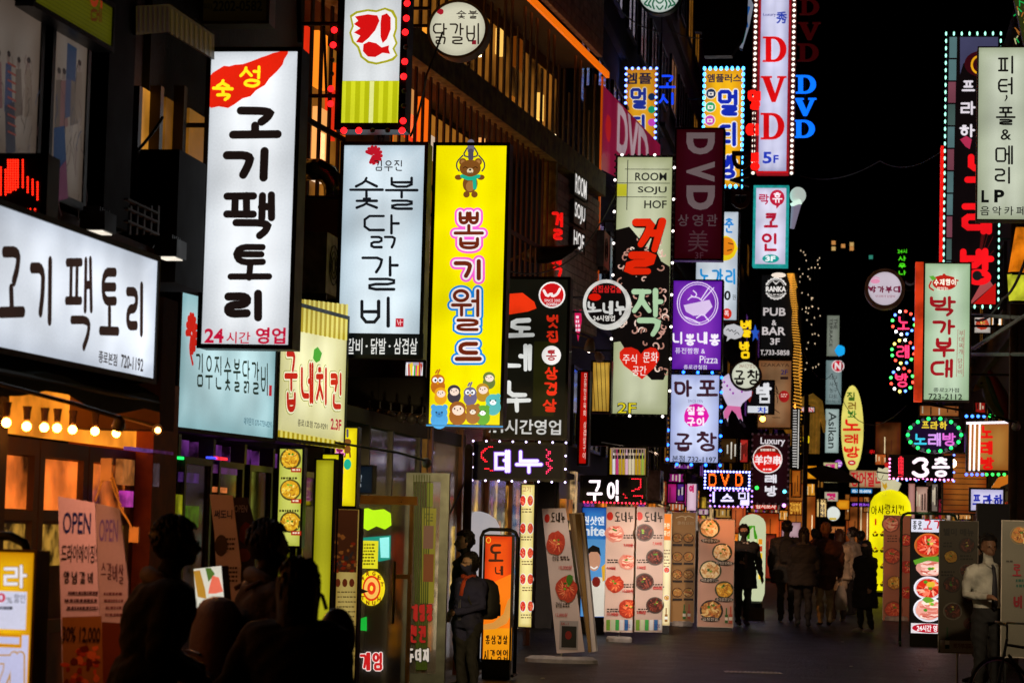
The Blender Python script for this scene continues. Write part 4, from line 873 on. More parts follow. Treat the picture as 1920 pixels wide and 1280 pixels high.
s = Sign('hanging_sign', 'pale grey green light box reading 피터,폴&메리 LP 음악카페 at the right edge', 'sign', 1832,88,1940,413, 30, th=.3, face='#b8beaa', lit=.98, var=.2, rim=.012, rimmat=mat('thin_brass_trim',(.3,.25,.15)))
for ch, b in (('피',(1871,105,1903,139)),('터',(1871,145,1901,178)),('폴',(1867,201,1904,235)),('메',(1866,273,1900,309)),('리',(1865,313,1897,345))): s.hg(ch,*b,3.6,'#141210',rnd=1,taper=-.1)
s.text('&',1876,243,1896,263,'#141210',off=.01); s.strokes([[(1887,180),(1888,184),(1884,190)]],3,'#141210',3,1,.5)
s.text('L',1840,357,1854,380,'#0c0c0c',off=.04); s.text('P',1864,356,1883,380,'#0c0c0c',off=.04)
for k, ch in enumerate('음악카페'): s.text(ch,1838+k*22.5,387,1855+k*22.5,404,'#141414',off=.01)
s.bracket(1,.5); s.end()
# -- right side, lower
s = Sign('oval_sign', 'oval neon sign reading 프라하 노래방 ringed with green and grey lamps', 'sign', 1699,781,1806,849, 44, th=.3, face='#180828', lit=.9, shape='oval', rimmat=BLACK)
s.hg('프라하',1728,789,1776,805,2.4,'#e8c838',L=3,rnd=0); s.hg('노',1713,812,1738,834,3.6,'#40d8f8',L=3,rnd=0); s.hg('래',1740,811,1765,836,3.6,'#e0a0f8',L=3,rnd=0); s.hg('방',1767,811,1792,836,3.4,'#f070e0',L=3,rnd=0)
q = [(1752+50*math.cos(k*.2244), 815+31*math.sin(k*.2244)) for k in range(28)]; s.bulbs([p for k,p in enumerate(q) if k%2], 3, '#706878', .3, name='unlit_bulb'); s.bulbs([p for k,p in enumerate(q) if not k%2], 3.4, '#20f060', 3); s.end()
s = Sign('led_sign', 'black lamp sign reading 3층 in white with pink edges', 'sign', 1667,853,1787,899, 45, th=.25, face='#080408', lit=.3)
s.m = glow('#ffe8f4',1.15); s.strokes([[(1714,866),(1722,860),(1734,861),(1738,868),(1730,875),(1740,883),(1734,891),(1722,892),(1713,886)]],7,'#fff',3,1); s.hg('층',1747,858,1781,894,5,'#fff',rnd=0)
s.led([[(1689,860),(1689,890)]],1680,856,1698,894,2.6,11,'#ff3040',strength=2.5); s.bulbs_l(s.border(1,8,'lb'), 1.9, '#ff80c0', 4); s.bulbs_l(s.border(-1.5,17,'rb'), 1.9, '#6080ff', 4); s.end()
s = Sign('wall_sign', 'small white sign reading 프라하 in blue at the right', 'sign', 1817,914,1884,960, 40, th=.2, face='#c8c4e0', lit=1); 
for k, ch in enumerate('프라하'): s.hg(ch,1823+k*20,926,1840+k*20,950,3.4,'#1c28a0',rnd=0)
s.end()
s = Sign('lamp_frame_sign', 'tan sign with red 노래방 down it inside white lamp tubes and coloured lamps', 'sign', 1812,790,1902,884, 42, th=.3, face='#a87434', lit=.85)
for ch, b in (('노',(1838,797,1862,822)),('래',(1838,826,1862,852)),('방',(1838,856,1864,881))): s.hg(ch,*b,4.6,'#e81410',rnd=0)
for px in (1819,1827,1836): G().tube([s.P(px+1,792,-.06),s.P(px-1,882,-.06)],.016,6).obj('lamp_tube',glow('#ffe8e0',1.3),s.root)
G().tube([s.P(1812,793,-.08),s.P(1900,791,-.08)],.022,6).obj('lamp_tube',glow('#f8e8f4',1.5),s.root)
s.bulbs([(1812+k*11,780) for k in range(4)],3.2,'#3878ff',3.5,y=0); s.bulbs([(1856+k*12,779) for k in range(4)],3.2,'#20e850',3.5,y=0); s.bulbs([(1812+k*10,889) for k in range(4)],3,'#5070ff',3,y=0); s.bulbs([(1850+k*11,889) for k in range(4)],3,'#30e050',3,y=0); s.end()
for name, lab, b, d, f, t, tc, lt in (
 ('small_sign','small white menu picture sign left of the yellow M sign',(1826,590,1858,625),50,'#c8c0b8','',0,.8),('small_sign','small yellow sign with a white M',(1858,592,1880,612),52,'#e8a018','M','#f8f4e8',.95),
 ('wall_sign','wide sign with red and white brush letters 장어질러 over the dark shop',(1592,881,1657,914),78,'#b0906c','장어질러','#b81420',.9),
 ('wall_sign','thin blue strip sign with white print beneath the brush lettered sign',(1595,915,1636,925),78,'#2088c0','02-732-0078','#e8f0f8',.9),
 ('led_sign','thin violet lamp lettering strip 상해전고시 in the dark shop',(1594,940,1632,950),80,'#080410','상해전고시','#b060ff',1.0),
 ('small_sign','cream sign with magenta 맥도 beside the yellow surfboard',(1543,866,1571,905),74,'#c8c098','맥','#c01878',.9),
 ('small_sign','small cream sign with red 켓',(1545,921,1572,940),72,'#b8b09c','켓','#c01860',.9),
 ('small_sign','small square orange sign by the round lamp',(1568,936,1593,955),73,'#d89018','','',.9),
 ('wall_sign','red banner sign with white 김치포차',(1414,940,1458,955),62,'#c01c10','김치포차','#f0d8c8',.9),
 ('small_sign','yellow lit box sign under the awning',(1513,872,1532,898),66,'#e09818','','',.9),
 ('small_sign','orange lit lettering panel under the awning',(1478,938,1505,965),64,'#8a4c10','김치찌개','#f0b040',.8),
 ('wall_sign','white lit window poster behind the walking crowd',(1465,978,1502,1010),62,'#b898a0','','',.8),
 ('small_sign','white curved sign with pink letters left of the orange DVD lamps',(1287,905,1307,958),47,'#d8b8c8','이','#c02060',.9),
 ('small_sign','small white board with pictures at the far end, leftmost',(1590,977,1601,988),90,'#e8e8c8','','',.9),
 ('small_sign','small orange picture board at the far end, middle',(1601,968,1613,988),90,'#d88868','','',.9),
 ('small_sign','small cream picture board at the far end, nearest the yellow balloon',(1620,975,1629,988),90,'#d8c890','','',.9),
 ('small_sign','small cream sign above the arch, left of the chicken figure',(1665,870,1672,905),60,'#d0c8a0','','',.7),
 ('wall_sign','pink lit sign top showing over the yellow tank',(1702,905,1716,990),62,'#c89088','','',.6)):
    s = Sign(name, lab, 'sign', *b, d, th=.15, face=f, lit=lt, rim=.015)
    if len(t) == 1 and t != 'M': s.hg(t, b[0]+5, b[1]+3, b[2]-5, min(b[3]-3,b[1]+3+(b[2]-b[0])*.75), 3, tc, rnd=0)
    elif t: s.text(t, b[0]+3,b[1]+3,b[2]-3,b[3]-2, tc, off=.03)
    if '맥' == t: s.hg('도', b[0]+5, b[1]+22, b[2]-5, b[3]-2, 2.4, tc, rnd=0)
    if 'picture' in lab: s.dish((b[0]+b[2])/2,(b[1]+b[3])/2,(b[2]-b[0])*.4,'raw',plate=None)
    s.end()
s = Sign('lantern_sign', 'yellow lantern sign with dark vertical lettering 우지신미식당', 'sign', 1530,934,1551,970, 68, th=.3, face='#e0c080', lit=.95, rimmat=mat('wood_trim',(.2,.1,.03)))
s.text('우지',1532,936,1549,943,'#241410',off=.03)
for k, ch in enumerate('신미식'): s.text(ch,1535,945+k*8,1546,952+k*8,'#20183c',off=.04)
s.end()
s = Sign('round_sign', 'round white lit sign with a thin dark rim over the crowd', 'sign', 1548,947,1577,978, 68.5, th=.2, face='#d8dcd4', lit=.95, shape='oval'); s.rect(1555,970,1568,974,'#c8a828',2); s.end()
s = Sign('round_sign', 'small violet round sign beside the surfboard tip', 'sign', 1563,860,1581,878, 80, th=.2, face='#a050c0', lit=.9, shape='oval'); s.bars(1566,866,1578,2,3,2,'#e8d0f0',3); s.end()
# -- top middle
s = Sign('round_sign', 'round green and white siren logo sign cut by the top edge', 'sign', 1195,-58,1279,27, 44, th=.25, face='#c8d4cc', lit=.85, shape='oval', rimmat=mat('green_trim',(.02,.2,.1),.4), rim=.03)
for x in (-30,-22,-14,14,22,30): s.strokes([[(1237+x*.5,-20),(1237+x*.9,-10),(1237+x*.7,0),(1237+x,8),(1237+x*.75,22-abs(x)*.35)]],3,'#0c6040',3,2,g=s.art)
s.strokes([[(1226,-12),(1230,2),(1237,8),(1244,2),(1248,-12)],[(1231,12),(1237,20),(1243,12)]],2.6,'#0c6040',3,1,g=s.art); s.end()
s = Sign('hanging_sign', 'black unlit hanging board with cut lower corners against the night', 'sign', 1300,-30,1402,105, 45, th=.3, face='#050404', lit=0, shape=[(1300,-30),(1402,-30),(1400,40),(1392,72),(1372,104),(1320,105),(1316,60),(1302,58)]); s.end()
s = Sign('hanging_sign', 'sliver of a pastel curved light box with blue print beside the black board', 'sign', 1384,0,1414,92, 50, th=.3, face='#8a90a0', lit=.6, shape=[(1404,-10),(1413,10),(1405,50),(1392,92),(1384,88),(1396,45),(1401,12)])
s.strokes([[(1404,15),(1398,35),(1401,50)]],5,'#2058a0',2,1); s.strokes([[(1397,60),(1392,80)]],3,'#208070',2,1); s.end()
letters_sign('blue neon lettering behind the orange 멀티 sign', 55, [('고',(1234,140,1268,166),4,0),('시',(1234,172,1266,198),4,0)], glow('#1848ff',1.0))
# ================================================================ boards and banners standing on the street
def foot(s, px, py0, py1, kind='stone', w=None):
    """stand that reaches the ground under sign s; all parts of s"""
    X0,Z0,X1,Z1 = s.b; zg = gz(s.o.y)-s.o.z; w = w or (X1-X0)*.9; cx = (X0+X1)/2
    if kind == 'stone':
        g = G(); n = 14; a, b = w/2, .2
        g.tube([(cx,.05,zg),(cx,.05,zg+.05),(cx,.05,zg+.085)], [(a,b),(a,b),(a*.86,b*.8)], n); g.obj('stone_base', mat('worn_concrete',(.42,.39,.36),.8,bump=.3), s.root)
        G().tube([(cx,.06,zg+.08),(cx,.06,min(Z0+.5,Z1-.05))], .014, 6).obj('pole', STEEL, s.root)
    elif kind == 'legs':
        for q in (X0+.05, X1-.05):
            G().tube([(q,.02,Z0+.1),(q,-.12,zg)], .012, 5).obj('leg', BLACK, s.root); G().tube([(q,.04,Z0+.1),(q,.25,zg)], .012, 5).obj('leg', BLACK, s.root)
    elif kind == 'box':
        G().box(X0+.01,.01,zg,X1-.01,s.th-.01,Z0-.003).obj('plinth', BLACK, s.root)
def tube_frame(s, px0, py0, px1, m, r=.02, wheels=False, off=.05):
    X0, _ = s.uv(px0, (py0+s.px[3])/2); X1, _ = s.uv(px1, (py0+s.px[3])/2); Zt = s.uv((px0+px1)/2, py0)[1]; zg = gz(s.o.y)-s.o.z; c_ = .1; y = s.th/2
    G().tube([(X0,y,zg+.05),(X0,y,Zt-c_),(X0+c_*.3,y,Zt-c_*.3),(X0+c_,y,Zt),(X1-c_,y,Zt),(X1-c_*.3,y,Zt-c_*.3),(X1,y,Zt-c_),(X1,y,zg+.05)], r, 8).obj('tube_frame', m, s.root, True)
    for q in (X0,X1):
        G().tube([(q,y-.28,zg+.06),(q,y+.28,zg+.06)], r, 6).obj('foot_bar', m, s.root)
        if wheels:
            for yy in (-.25,.25): G().tube([(q-.015,y+yy,zg+.03),(q+.015,y+yy,zg+.03)], .03, 10).obj('castor', BLACK, s.root)
def bottle(s, x, y, h, col):
    s.rect(x-h*.1,y-h*.05,x+h*.1,y+h*.5,col,6); s.rect(x-h*.04,y-h*.5,x+h*.04,y-h*.05,col,6); s.rect(x-h*.1,y+h*.12,x+h*.1,y+h*.32,'#e8e4d8',7); return s
WP = '#d8d0cc'
# yellow lit board bottom left
s = Sign('standing_board', 'yellow and white lit street board in a dark tube frame at the bottom left corner', 'sign', -55,1030,62,1420, 11, yaw=-14, th=.14, face='#dca810', lit=.95, rim=.01, rimmat=mat('yellow_case',(.5,.33,.02),.4))
s.rect(-55,1107,50,1178,'#c8c8dc',1); s.rect(-55,1188,50,1400,'#b8b8d8',1); s.rect(-55,1186,42,1212,'#c88808',2); s.rect(-55,1192,38,1205,'#b8b8d8',3)
s.hg('라',10,1058,54,1102,6,'#dcd8e0',L=4,rnd=0,oc='#8a6a20',ow=2.5); s.text('0',-4,1111,12,1128,'#c02040',off=.03); s.text('%',14,1119,25,1130,'#303040'); s.text('할인',28,1113,49,1129,'#303040'); s.bars(-30,1136,26,1,6,2,'#303040')
s.hg('개',-20,1222,50,1290,13,'#b8b8d8',L=3,rnd=0,oc='#b08010',ow=5)
tube_frame(s,-60,1004,37,mat('navy_tube',(.02,.03,.05),.4,.5),.022); s.end(); foot(s,0,0,0,'box')
o = G().tube([(0,0,0),(.03,0,1.35)], .02, 8).obj('broom_handle', mat('pink_wood',(.6,.4,.38),.6)); o.location = (at(68,1280,12).x, 12, gz(12)-.2); tag(o,'pale pinkish pole leaning beside the yellow street board','pole')
def hung(label, b, d, yaw, slant=0, name='hanging_banner', face=WP, lit=0, th=.012, cat='banner', shape=None):
    x0,y0,x1,y1 = b; sh_ = shape or [(x0,y0),(x1,y0),(x1+slant,y1),(x0+slant,y1)]
    s = Sign(name, label, cat, x0,y0,x1,y1,d,yaw=yaw,th=th,face=face,lit=lit,shape=sh_,case=mat('banner_back',(.4,.36,.34),.7)); return s
s = hung('white banner with blue OPEN and orange food photo, hung in front of the wooden doors',(112,932,182,1400),12.6,-6,14,shape=[(109,930),(178,942),(196,1400),(120,1400)])
s.text('OPEN',119,960,171,1000,'#1c2c6c',L=2,off=.01); s.text('드라이에이징!',116,1020,182,1054,'#241c20',L=2,off=.01)
for k, ch in enumerate('양념갈비'): s.hg(ch,120+k*15,1070+k*.5,131+k*15,1093,2.2,'#241c20',L=2,rnd=1)
s.bars(122,1108,184,3,6,8,'#4a3434',2); s.poly([(117,1156),(191,1154),(196,1400),(121,1400)],'#8a6020',1); s.text('30% 12,000',118,1174,189,1207,'#281808',L=3,off=.02)
for k in range(46):
    x, y = random.uniform(122,188), random.uniform(1212,1300); s.disc(x,y,random.uniform(4,10),random.uniform(3,8),random.choice(['#a03810','#b84818','#7a2408','#c86428','#5a1c08']),2,7,jit=.3)
s.end()
s = hung('second white banner with pale violet OPEN, behind and right of the first',(180,945,226,1400),13.2,-20,12,shape=[(178,943),(224,953),(240,1090),(236,1400),(192,1400)])
s.text('OPEN',187,973,222,1015,'#9080c8',L=2,off=.01)
for k, ch in enumerate('스갈비살'): s.hg(ch,190+k*11,1054+k,200+k*11,1082+k*4,2,'#5a3038',L=2,rnd=1)
s.bars(194,1110,232,4,5,8,'#7a5050',2); s.poly([(192,1165),(238,1168),(236,1400),(192,1400)],'#6a3010',1); s.end()
g = G(); A = at(108,931,12.6); B = at(200,880,12.9); g = G(); e = empty('cord_and_plugs', B, 0, 'yellow extension cord with plugs hanging by the orange pillar over the banners', 'cord')
def cord(pts, r, m, name, root): G().tube([tuple(Vector(p)-root.location) for p in pts], r, 6).obj(name, m, root, True)
YC = mat('yellow_cord',(.75,.45,.04),.5)
cord([at(179,938,12.8),at(188,910,12.9),at(200,882,12.9)],.006,YC,'cord',e); cord([at(208,882,12.9),at(220,920,12.9),at(224,950,12.8),at(240,975,12.7),at(250,995,12.7)],.006,YC,'cord',e); cord([at(204,882,12.9),at(216,925,12.85),at(227,948,12.8)],.006,YC,'cord',e)
G().box(-.03,-.02,-.06,.03,.02,.06).obj('plug_block', YC, e); G().box(-.025,-.02,-.045,.025,.02,.035).obj('socket', YC, e, loc=at(252,1000,12.7)-e.location)
# blurry banners behind the first man
s = hung('pale drooping banner with faded blue lettering behind the two men',(394,926,440,1190),17,-15,0,shape=[(393,926),(436,928),(452,1060),(446,1200),(412,1200),(402,1000)]); s.text('써도니',402,955,436,972,'#283c74',L=2,off=.02); s.disc(415,1022,12,20,'#4a4030',2); s.bars(424,1008,442,3,4,5,'#504850',3); s.bars(428,1062,446,4,4,4,'#504850',3); s.end()
s = hung('dark banner with pale lettering and meat photo beside the drooping one',(440,932,474,1190),17.4,-10,0,shape=[(438,932),(464,932),(478,985),(474,1190),(446,1190)],face='#302a2c'); s.text('OPEN',440,946,464,960,'#b8b4b4',L=2,off=.02); s.disc(460,1000,12,20,'#7a2818',2,12,jit=.15); s.disc(458,1040,11,14,'#8a3c1c',2,12,jit=.15); s.end()
s = Sign('standing_board','bright tilted lit board of food photos between the two dark men','sign',366,1062,428,1270,14,yaw=-24,th=.08,face='#c8c8b8',lit=.95,shape=[(363,1066),(415,1060),(430,1242),(378,1262)]); s.poly([(364,1070),(376,1068),(386,1105),(388,1122),(372,1118)],'#a87c28',2)
s.poly([(386,1064),(396,1064),(404,1075),(392,1090)],'#486828',2); s.poly([(394,1100),(400,1078),(412,1082),(420,1108),(405,1112),(392,1112)],'#d86850',3); s.bars(372,1130,396,4,4,6,'#50503c',2); s.disc(404,1220,14,22,'#3c3428',2); s.disc(404,1220,11,18,'#b8503c',3,10,jit=.2); s.disc(384,1250,9,6,'#c07c30',2); s.disc(374,1190,6,12,'#3c4870',2); s.rect(372,1172,378,1178,'#a8b020',3); s.end(); foot(s,0,0,0,'legs')
# dark menu pillar
s = Sign('standing_board','dim menu board with brown food photo above a cream menu list by the glass door','sign',627,952,671,1330,19.5,yaw=-12,th=.1,face='#b8a058',lit=.65,rim=.01); s.rect(628,955,670,1072,'#3c1c0c',1)
for k in range(30): s.disc(random.uniform(630,668),random.uniform(1000,1070),random.uniform(2,6),random.uniform(2,5),random.choice(['#5a2c10','#6a1c08','#24201c','#7a4418']),2,7,jit=.3)
for k in range(3): s.disc(634+k*13,1092,5,8,'#5c2410',2,10)
s.bars(630,1108,668,14,2.2,7,'#4a3c18',2); s.end(); foot(s,0,0,0,'box')
# orange lit board
s = Sign('standing_board','glowing orange board reading 도네누 시간영업 in a black tube frame beside the woman','sign',905,1002,960,1238,29.5,yaw=-6,th=.16,face='#e84c08',lit=.98,rim=.018)
s.rect(906,1175,959,1237,'#e89010',1); s.poly([(906,1100),(959,1075),(959,1177),(906,1177)],'#ec7410',1); s.poly([(906,1170),(925,1166),(944,1150),(952,1125),(959,1118),(959,1150),(950,1168),(930,1178),(906,1180)],'#c8883c',2); s.ring(916,1012,4,5,1.2,'#f8c030',2)
s.hg('도',915,1018,944,1054,5,'#3a1408',jit=1,taper=.2); s.hg('네',928,1060,944,1078,2.6,'#3a1408',L=3)
for k, ch in enumerate('통삼겹살'): s.hg(ch,910+k*11,1190,919+k*11,1207,1.9,'#241008',L=3)
for k, ch in enumerate('시간영업'): s.hg(ch,907+k*12,1217,917+k*12,1238,2,'#241008',L=3)
tube_frame(s,898,992,967,mat('black_tube',(.015,.015,.015),.35,.5),.022); s.end(); foot(s,0,0,0,'box')
# menu strip in lit shop
s = Sign('menu_strip','tall cream lit menu strip with pairs of round dishes right of the orange board','sign',974,907,1001,1176,31.5,yaw=-25,th=.08,face='#e8d890',lit=.97,rim=.01)
s.text('고기',980,912,995,922,'#a03020'); 
for y in (938,990,1036,1085,1136):
    s.dish(981,y,6,'red',ry=11); s.dish(995,y,6,'raw',ry=11); s.bars(977,y+15,999,2,2,3,'#604020',3)
s.end()
# leaning x banner
s = hung('leaning white food banner with two plates of red meat, on a pole stand',(1030,952,1080,1222),33,-10,0,name='standing_banner',shape=[(1016,953),(1061,952),(1096,1221),(1044,1224)],face='#c8b8b0')
s.disc(1026,971,5,8,'#c02818',2); s.hg('도네누',1033,960,1060,978,2,'#201410',L=3,rnd=1,jit=.4)
s.dish(1043,1018,19,'raw',plate=None,ry=24); s.dish(1062,1103,21,'raw',plate=None,ry=26); s.disc(1068,1086,7,10,'#3c7818',8,9,jit=.2)
s.text('안심살',1036,1041,1048,1050,'#201410',off=.02); s.text('10,000원',1048,1059,1072,1068,'#b81c20',off=.01); s.text('갈비살',1042,1128,1054,1138,'#201410',off=.02); s.text('12,000원',1042,1148,1064,1156,'#b81c20',off=.01); s.bars(1050,1042,1068,2,2.5,2,'#403030',3); s.bars(1055,1130,1068,2,2.5,2,'#403030',3)
s.rect(1049,1163,1084,1217,'#9a9490',2); s.rect(1053,1173,1081,1213,'#1a1a18',3); s.disc(1066,1190,6,8,'#7a1810',4); s.text('SK-1',1052,1166,1066,1171,'#a02018',L=4); foot(s,0,0,0,'stone',1.0); s.end()
for lab, sh_, cf, dd in (('white leaning board edge beside the meat banner',[(1066,962),(1093,960),(1118,1220),(1104,1223)],'#d8d0c8',33.6),('narrow tan wooden strip leaning between the boards',[(1078,963),(1087,963),(1109,1221),(1103,1222)],'#8a6c3c',33.4)):
    x0 = min(p[0] for p in sh_); x1 = max(p[0] for p in sh_)
    s = Sign('leaning_board',lab,'board',x0,960,x1,1222,dd,yaw=-30 if 'white' in lab else -12,th=.05,shape=sh_,face=cf,lit=0,case=mat('board_edge',(.5,.47,.43),.6)); s.end()
# beer poster
s = Sign('poster_board','blue beer poster board with a smiling man in white, behind the food banners','sign',1089,950,1138,1157,40,yaw=-8,th=.08,face='#3078c0',lit=.8,rim=.01)
s.rect(1090,1010,1137,1155,'#5898d0',1); s.text('원샷엔',1092,967,1133,984,'#e8f0f8',off=.03); s.text('hite',1094,985,1135,1004,'#e8f0f8',off=.03); s.poly([(1104,1155),(1104,1095),(1116,1080),(1130,1082),(1138,1100),(1138,1155)],'#e0d8c8',2); s.disc(1114,1050,12,20,'#c89070',3); s.poly([(1102,1040),(1103,1028),(1112,1021),(1124,1026),(1127,1042),(1120,1034),(1108,1034)],'#181410',4); s.strokes([[(1108,1062),(1114,1066),(1120,1062)]],2.6,'#f4ece4',5,1); s.disc(1118,1090,8,10,'#7a2018',4,10); s.poly([(1128,1062),(1136,1055),(1137,1085),(1130,1090)],'#e0a828',4); s.end(); foot(s,0,0,0,'box')
# two sided menu banners
def menu(label, b, d, yaw, face, dishes, header=None, prices=(), lit=0, name='standing_banner', base='stone', slant=0, extra=None, th=.03):
    s = Sign(name,label,'banner',*b,d,yaw=yaw,th=th,face=face,lit=lit,rim=.006,rimmat=mat('banner_edge',(.45,.4,.36),.6))
    for q in dishes: s.dish(*q[:3],q[3],plate=q[4] if len(q)>4 else '#ded6cc')
    for t, x0,y0,x1,y1,cl in prices: s.text(t,x0,y0,x1,y1,cl,L=8,off=.02)
    if header: header(s)
    if base: foot(s,0,0,0,base)
    s.end(); return s
def logo(x):
    def f(s):
        s.disc(x,967,6,8,'#c02818',2); s.hg('도네누',x+9,959,x+44,978,2.2,'#201410',L=3,rnd=1,jit=.4)
        for k in range(4):
            y = [1012,1058,1104,1150][k]; s.bars(x-6+(30 if (k%2==0) else 0),y-10,x+18+(28 if k%2==0 else 0),2,2.4,2,'#302420',3)
        for k, cl in enumerate(['#6a9830','#b8c8a8','#38a048','#d0d8e0','#2c68a8','#c8d0d8']): s.rect(x-7+k*8.5,1161,x+0+k*8.5,1181,cl,3)
        s.text('hite',x+28,1166,x+38,1176,'#1c3c8c',L=4)
    return f
menu('left half of a folded white meat banner with pink and red plates',(1135,950,1190,1184),38.2,-14,'#d0bab0',[(1153,1000,19,'bacon',None),(1176,1053,17,'bacon',None),(1153,1094,18,'raw',None),(1179,1140,20,'raw',None)],logo(1144),[('9,900원',1170,1018,1187,1025,'#b81c20'),('9,900원',1139,1061,1155,1068,'#b81c20'),('10,000원',1168,1104,1188,1111,'#b81c20'),('10,000원',1139,1147,1160,1154,'#b81c20')])
menu('right half of the folded white meat banner with dark roasted plates',(1192,950,1243,1184),38,8,'#b8a49c',[(1208,998,18,'dark','#5a504c'),(1228,1044,17,'dark','#5a504c'),(1208,1090,18,'dark','#5a504c'),(1228,1134,17,'dark','#4a4440')],logo(1199),[('7,900원',1223,1015,1240,1022,'#b81c20'),('7,900원',1194,1060,1210,1067,'#b81c20'),('8,000원',1224,1098,1241,1105,'#b81c20'),('6,500원',1194,1144,1210,1151,'#b81c20')],base=None)
menu('narrow lit strip with orange head and cream menu between two banners',(1242,962,1258,1172),40.5,-4,'#e8d8a8',[(1250,1068,6,'red'),(1250,1120,6,'stew')],lambda s: (s.rect(1242,963,1258,1012,'#e87818',1),s.text('주한',1244,980,1256,990,'#f8e8c0',off=.02),s.text('흥선',1244,994,1256,1004,'#f8e8c0',off=.02),bottle(s,1249,1152,26,'#8a5a18'),s.bars(1244,1030,1256,6,2,4,'#806040',3)),lit=.85,base='box',th=.1)
menu('tan menu banner with rows of small round dishes and two bottles at its foot',(1258,960,1303,1166),42.5,-8,'#b08850',[(x,y,10,'stew','#5a3818') for y in (1008,1043,1076,1110) for x in (1270,1291)],lambda s: (s.strokes([[(1268,970),(1280,966),(1285,970),(1290,966),(1300,970)],[(1285,968),(1285,974)]],2,'#e8d8b0',3,1),s.text('중화요리',1270,977,1300,983,'#e8d8b0'),[s.rect(x-9,y+11,x+9,y+15,'#2c1c10',7) for y in (1008,1043,1076,1110) for x in (1270,1291)],bottle(s,1283,1146,28,'#2c7028'),bottle(s,1292,1146,28,'#c05840')))
menu('pinkish white banner with five bowls staggered down it and black name pills',(1309,973,1376,1175),41.5,-8,'#c09888',[(1330,990,20,'noodle','#3c4428'),(1354,1035,19,'noodle','#2c3420'),(1332,1069,21,'noodle','#3c4428'),(1358,1105,18,'fry','#3c4428'),(1334,1144,22,'stew','#30241c')],lambda s: [ (s.disc(x,y,18,4.5,'#1c1814',8,14),s.text(t,x-15,y-3,x+15,y+3,'#e0d8d0',L=9)) for x,y,t in ((1332,1013,'철판곱창구이'),(1358,1055,'야채곱창볶음'),(1330,1087,'치즈곱창구이'),(1358,1123,'순대곱창구이'),(1332,1160,'곱창전골'))]+[bottle(s,1362,1153,28,'#2c6828'),bottle(s,1370,1152,32,'#c05840')],base='box')
menu('brownish pink meat banner left of the green framed lit board',(1656,966,1708,1165),46,-4,'#a86c54',[(1670,982,17,'bacon','#7a4434'),(1698,1012,13,'red','#4a2c20'),(1673,1042,17,'raw','#7a4434'),(1700,1062,14,'red',None),(1677,1092,15,'fry','#8a5a40'),(1700,1110,13,'red',None),(1675,1142,18,'raw','#8a5038')],lambda s: s.bars(1662,1003,1682,3,2,3,'#3c1c14',3),base='stone')
s = Sign('standing_board','brilliant lit board of red meat plates in a green tube frame on castors','sign',1706,972,1772,1188,39,yaw=-8,th=.14,face='#0e0c0c',lit=1.0,rim=.012,edge=1)
s.rect(1707,973,1771,997,'#d4d4e4',1); s.hg('종로',1711,976,1729,992,1.8,'#181418',L=3,rnd=1); s.hg('고기',1731,973,1768,993,2.8,'#c01c30',L=3,rnd=1); s.rect(1708,1168,1771,1187,'#e0d8dc',1); s.disc(1741,1177,31,8.5,'#b81028',2); s.text('24시간 영업',1719,1171,1766,1183,'#f8f0f0',L=4,off=.03)
s.dish(1741,1022,27,'red',plate='#c86428',ry=23); s.dish(1742,1064,28,'bacon',plate=None,ry=16); s.poly([(1712,1050),(1730,1044),(1758,1042),(1770,1048),(1766,1054),(1740,1050),(1716,1058)],'#5c9828',9); s.dish(1741,1102,28,'red',plate='#e4e0e8',ry=22); s.disc(1745,1095,8,6,'#d8b030',9,10,jit=.2); s.dish(1741,1142,29,'bacon',plate='#e8e4ec',ry=23); s.disc(1740,1124,12,5,'#6a9c30',9,10,jit=.3)
tube_frame(s,1689,962,1793,mat('green_tube',(.02,.12,.06),.35,.3),.022,True); s.end(); foot(s,0,0,0,'box')
menu('dark unlit menu banner headed 별미 메뉴 near the man in the white shirt',(1760,976,1833,1224),29.5,-8,'#4a4234',[(1813,1022,16,'dark','#2a2420'),(1783,1043,14,'fry','#3c3428'),(1813,1070,15,'dark','#5a5248'),(1785,1095,17,'dark','#2a2420'),(1815,1118,13,'dark','#3c342c'),(1786,1145,18,'dark','#7a7468'),(1818,1168,12,'dark','#4a2018')],lambda s: (s.text('별미 메뉴',1769,990,1826,1004,'#14100c',off=.04),s.bars(1766,1016,1788,2,3,3,'#14100c',3),s.bars(1800,1040,1824,2,3,3,'#14100c',3),s.bars(1764,1070,1790,2,3,3,'#14100c',3),s.rect(1763,1200,1831,1222,'#a49c94',3),bottle(s,1776,1195,40,'#18401c'),s.text('박가부대찌개',1788,1205,1828,1216,'#5c1810',L=4,off=.02)))
menu('dim white banner with a round dish at the right edge behind the white shirted man',(1877,976,1960,1232),26,-8,'#6a6860',[(1912,1003,19,'stew','#8a7c60')],lambda s: (s.hg('로',1898,1056,1915,1080,3,'#8a1c30',L=3),s.hg('비',1900,1115,1918,1140,4,'#7a1828',L=3),s.bars(1904,1085,1925,2,5,5,'#205048',3),s.bars(1885,1050,1900,1,3,3,'#302c28',3)),base='legs')
s = Sign('covered_sign','dark navy covered stall board behind the man in the white shirt','sign',1832,944,1893,1030,33.5,yaw=-8,th=.4,face='#081028',lit=0,rim=.01); s.text('종로의맛',1848,936,1890,942,'#2a3c6c'); s.end(); foot(s,0,0,0,'box')
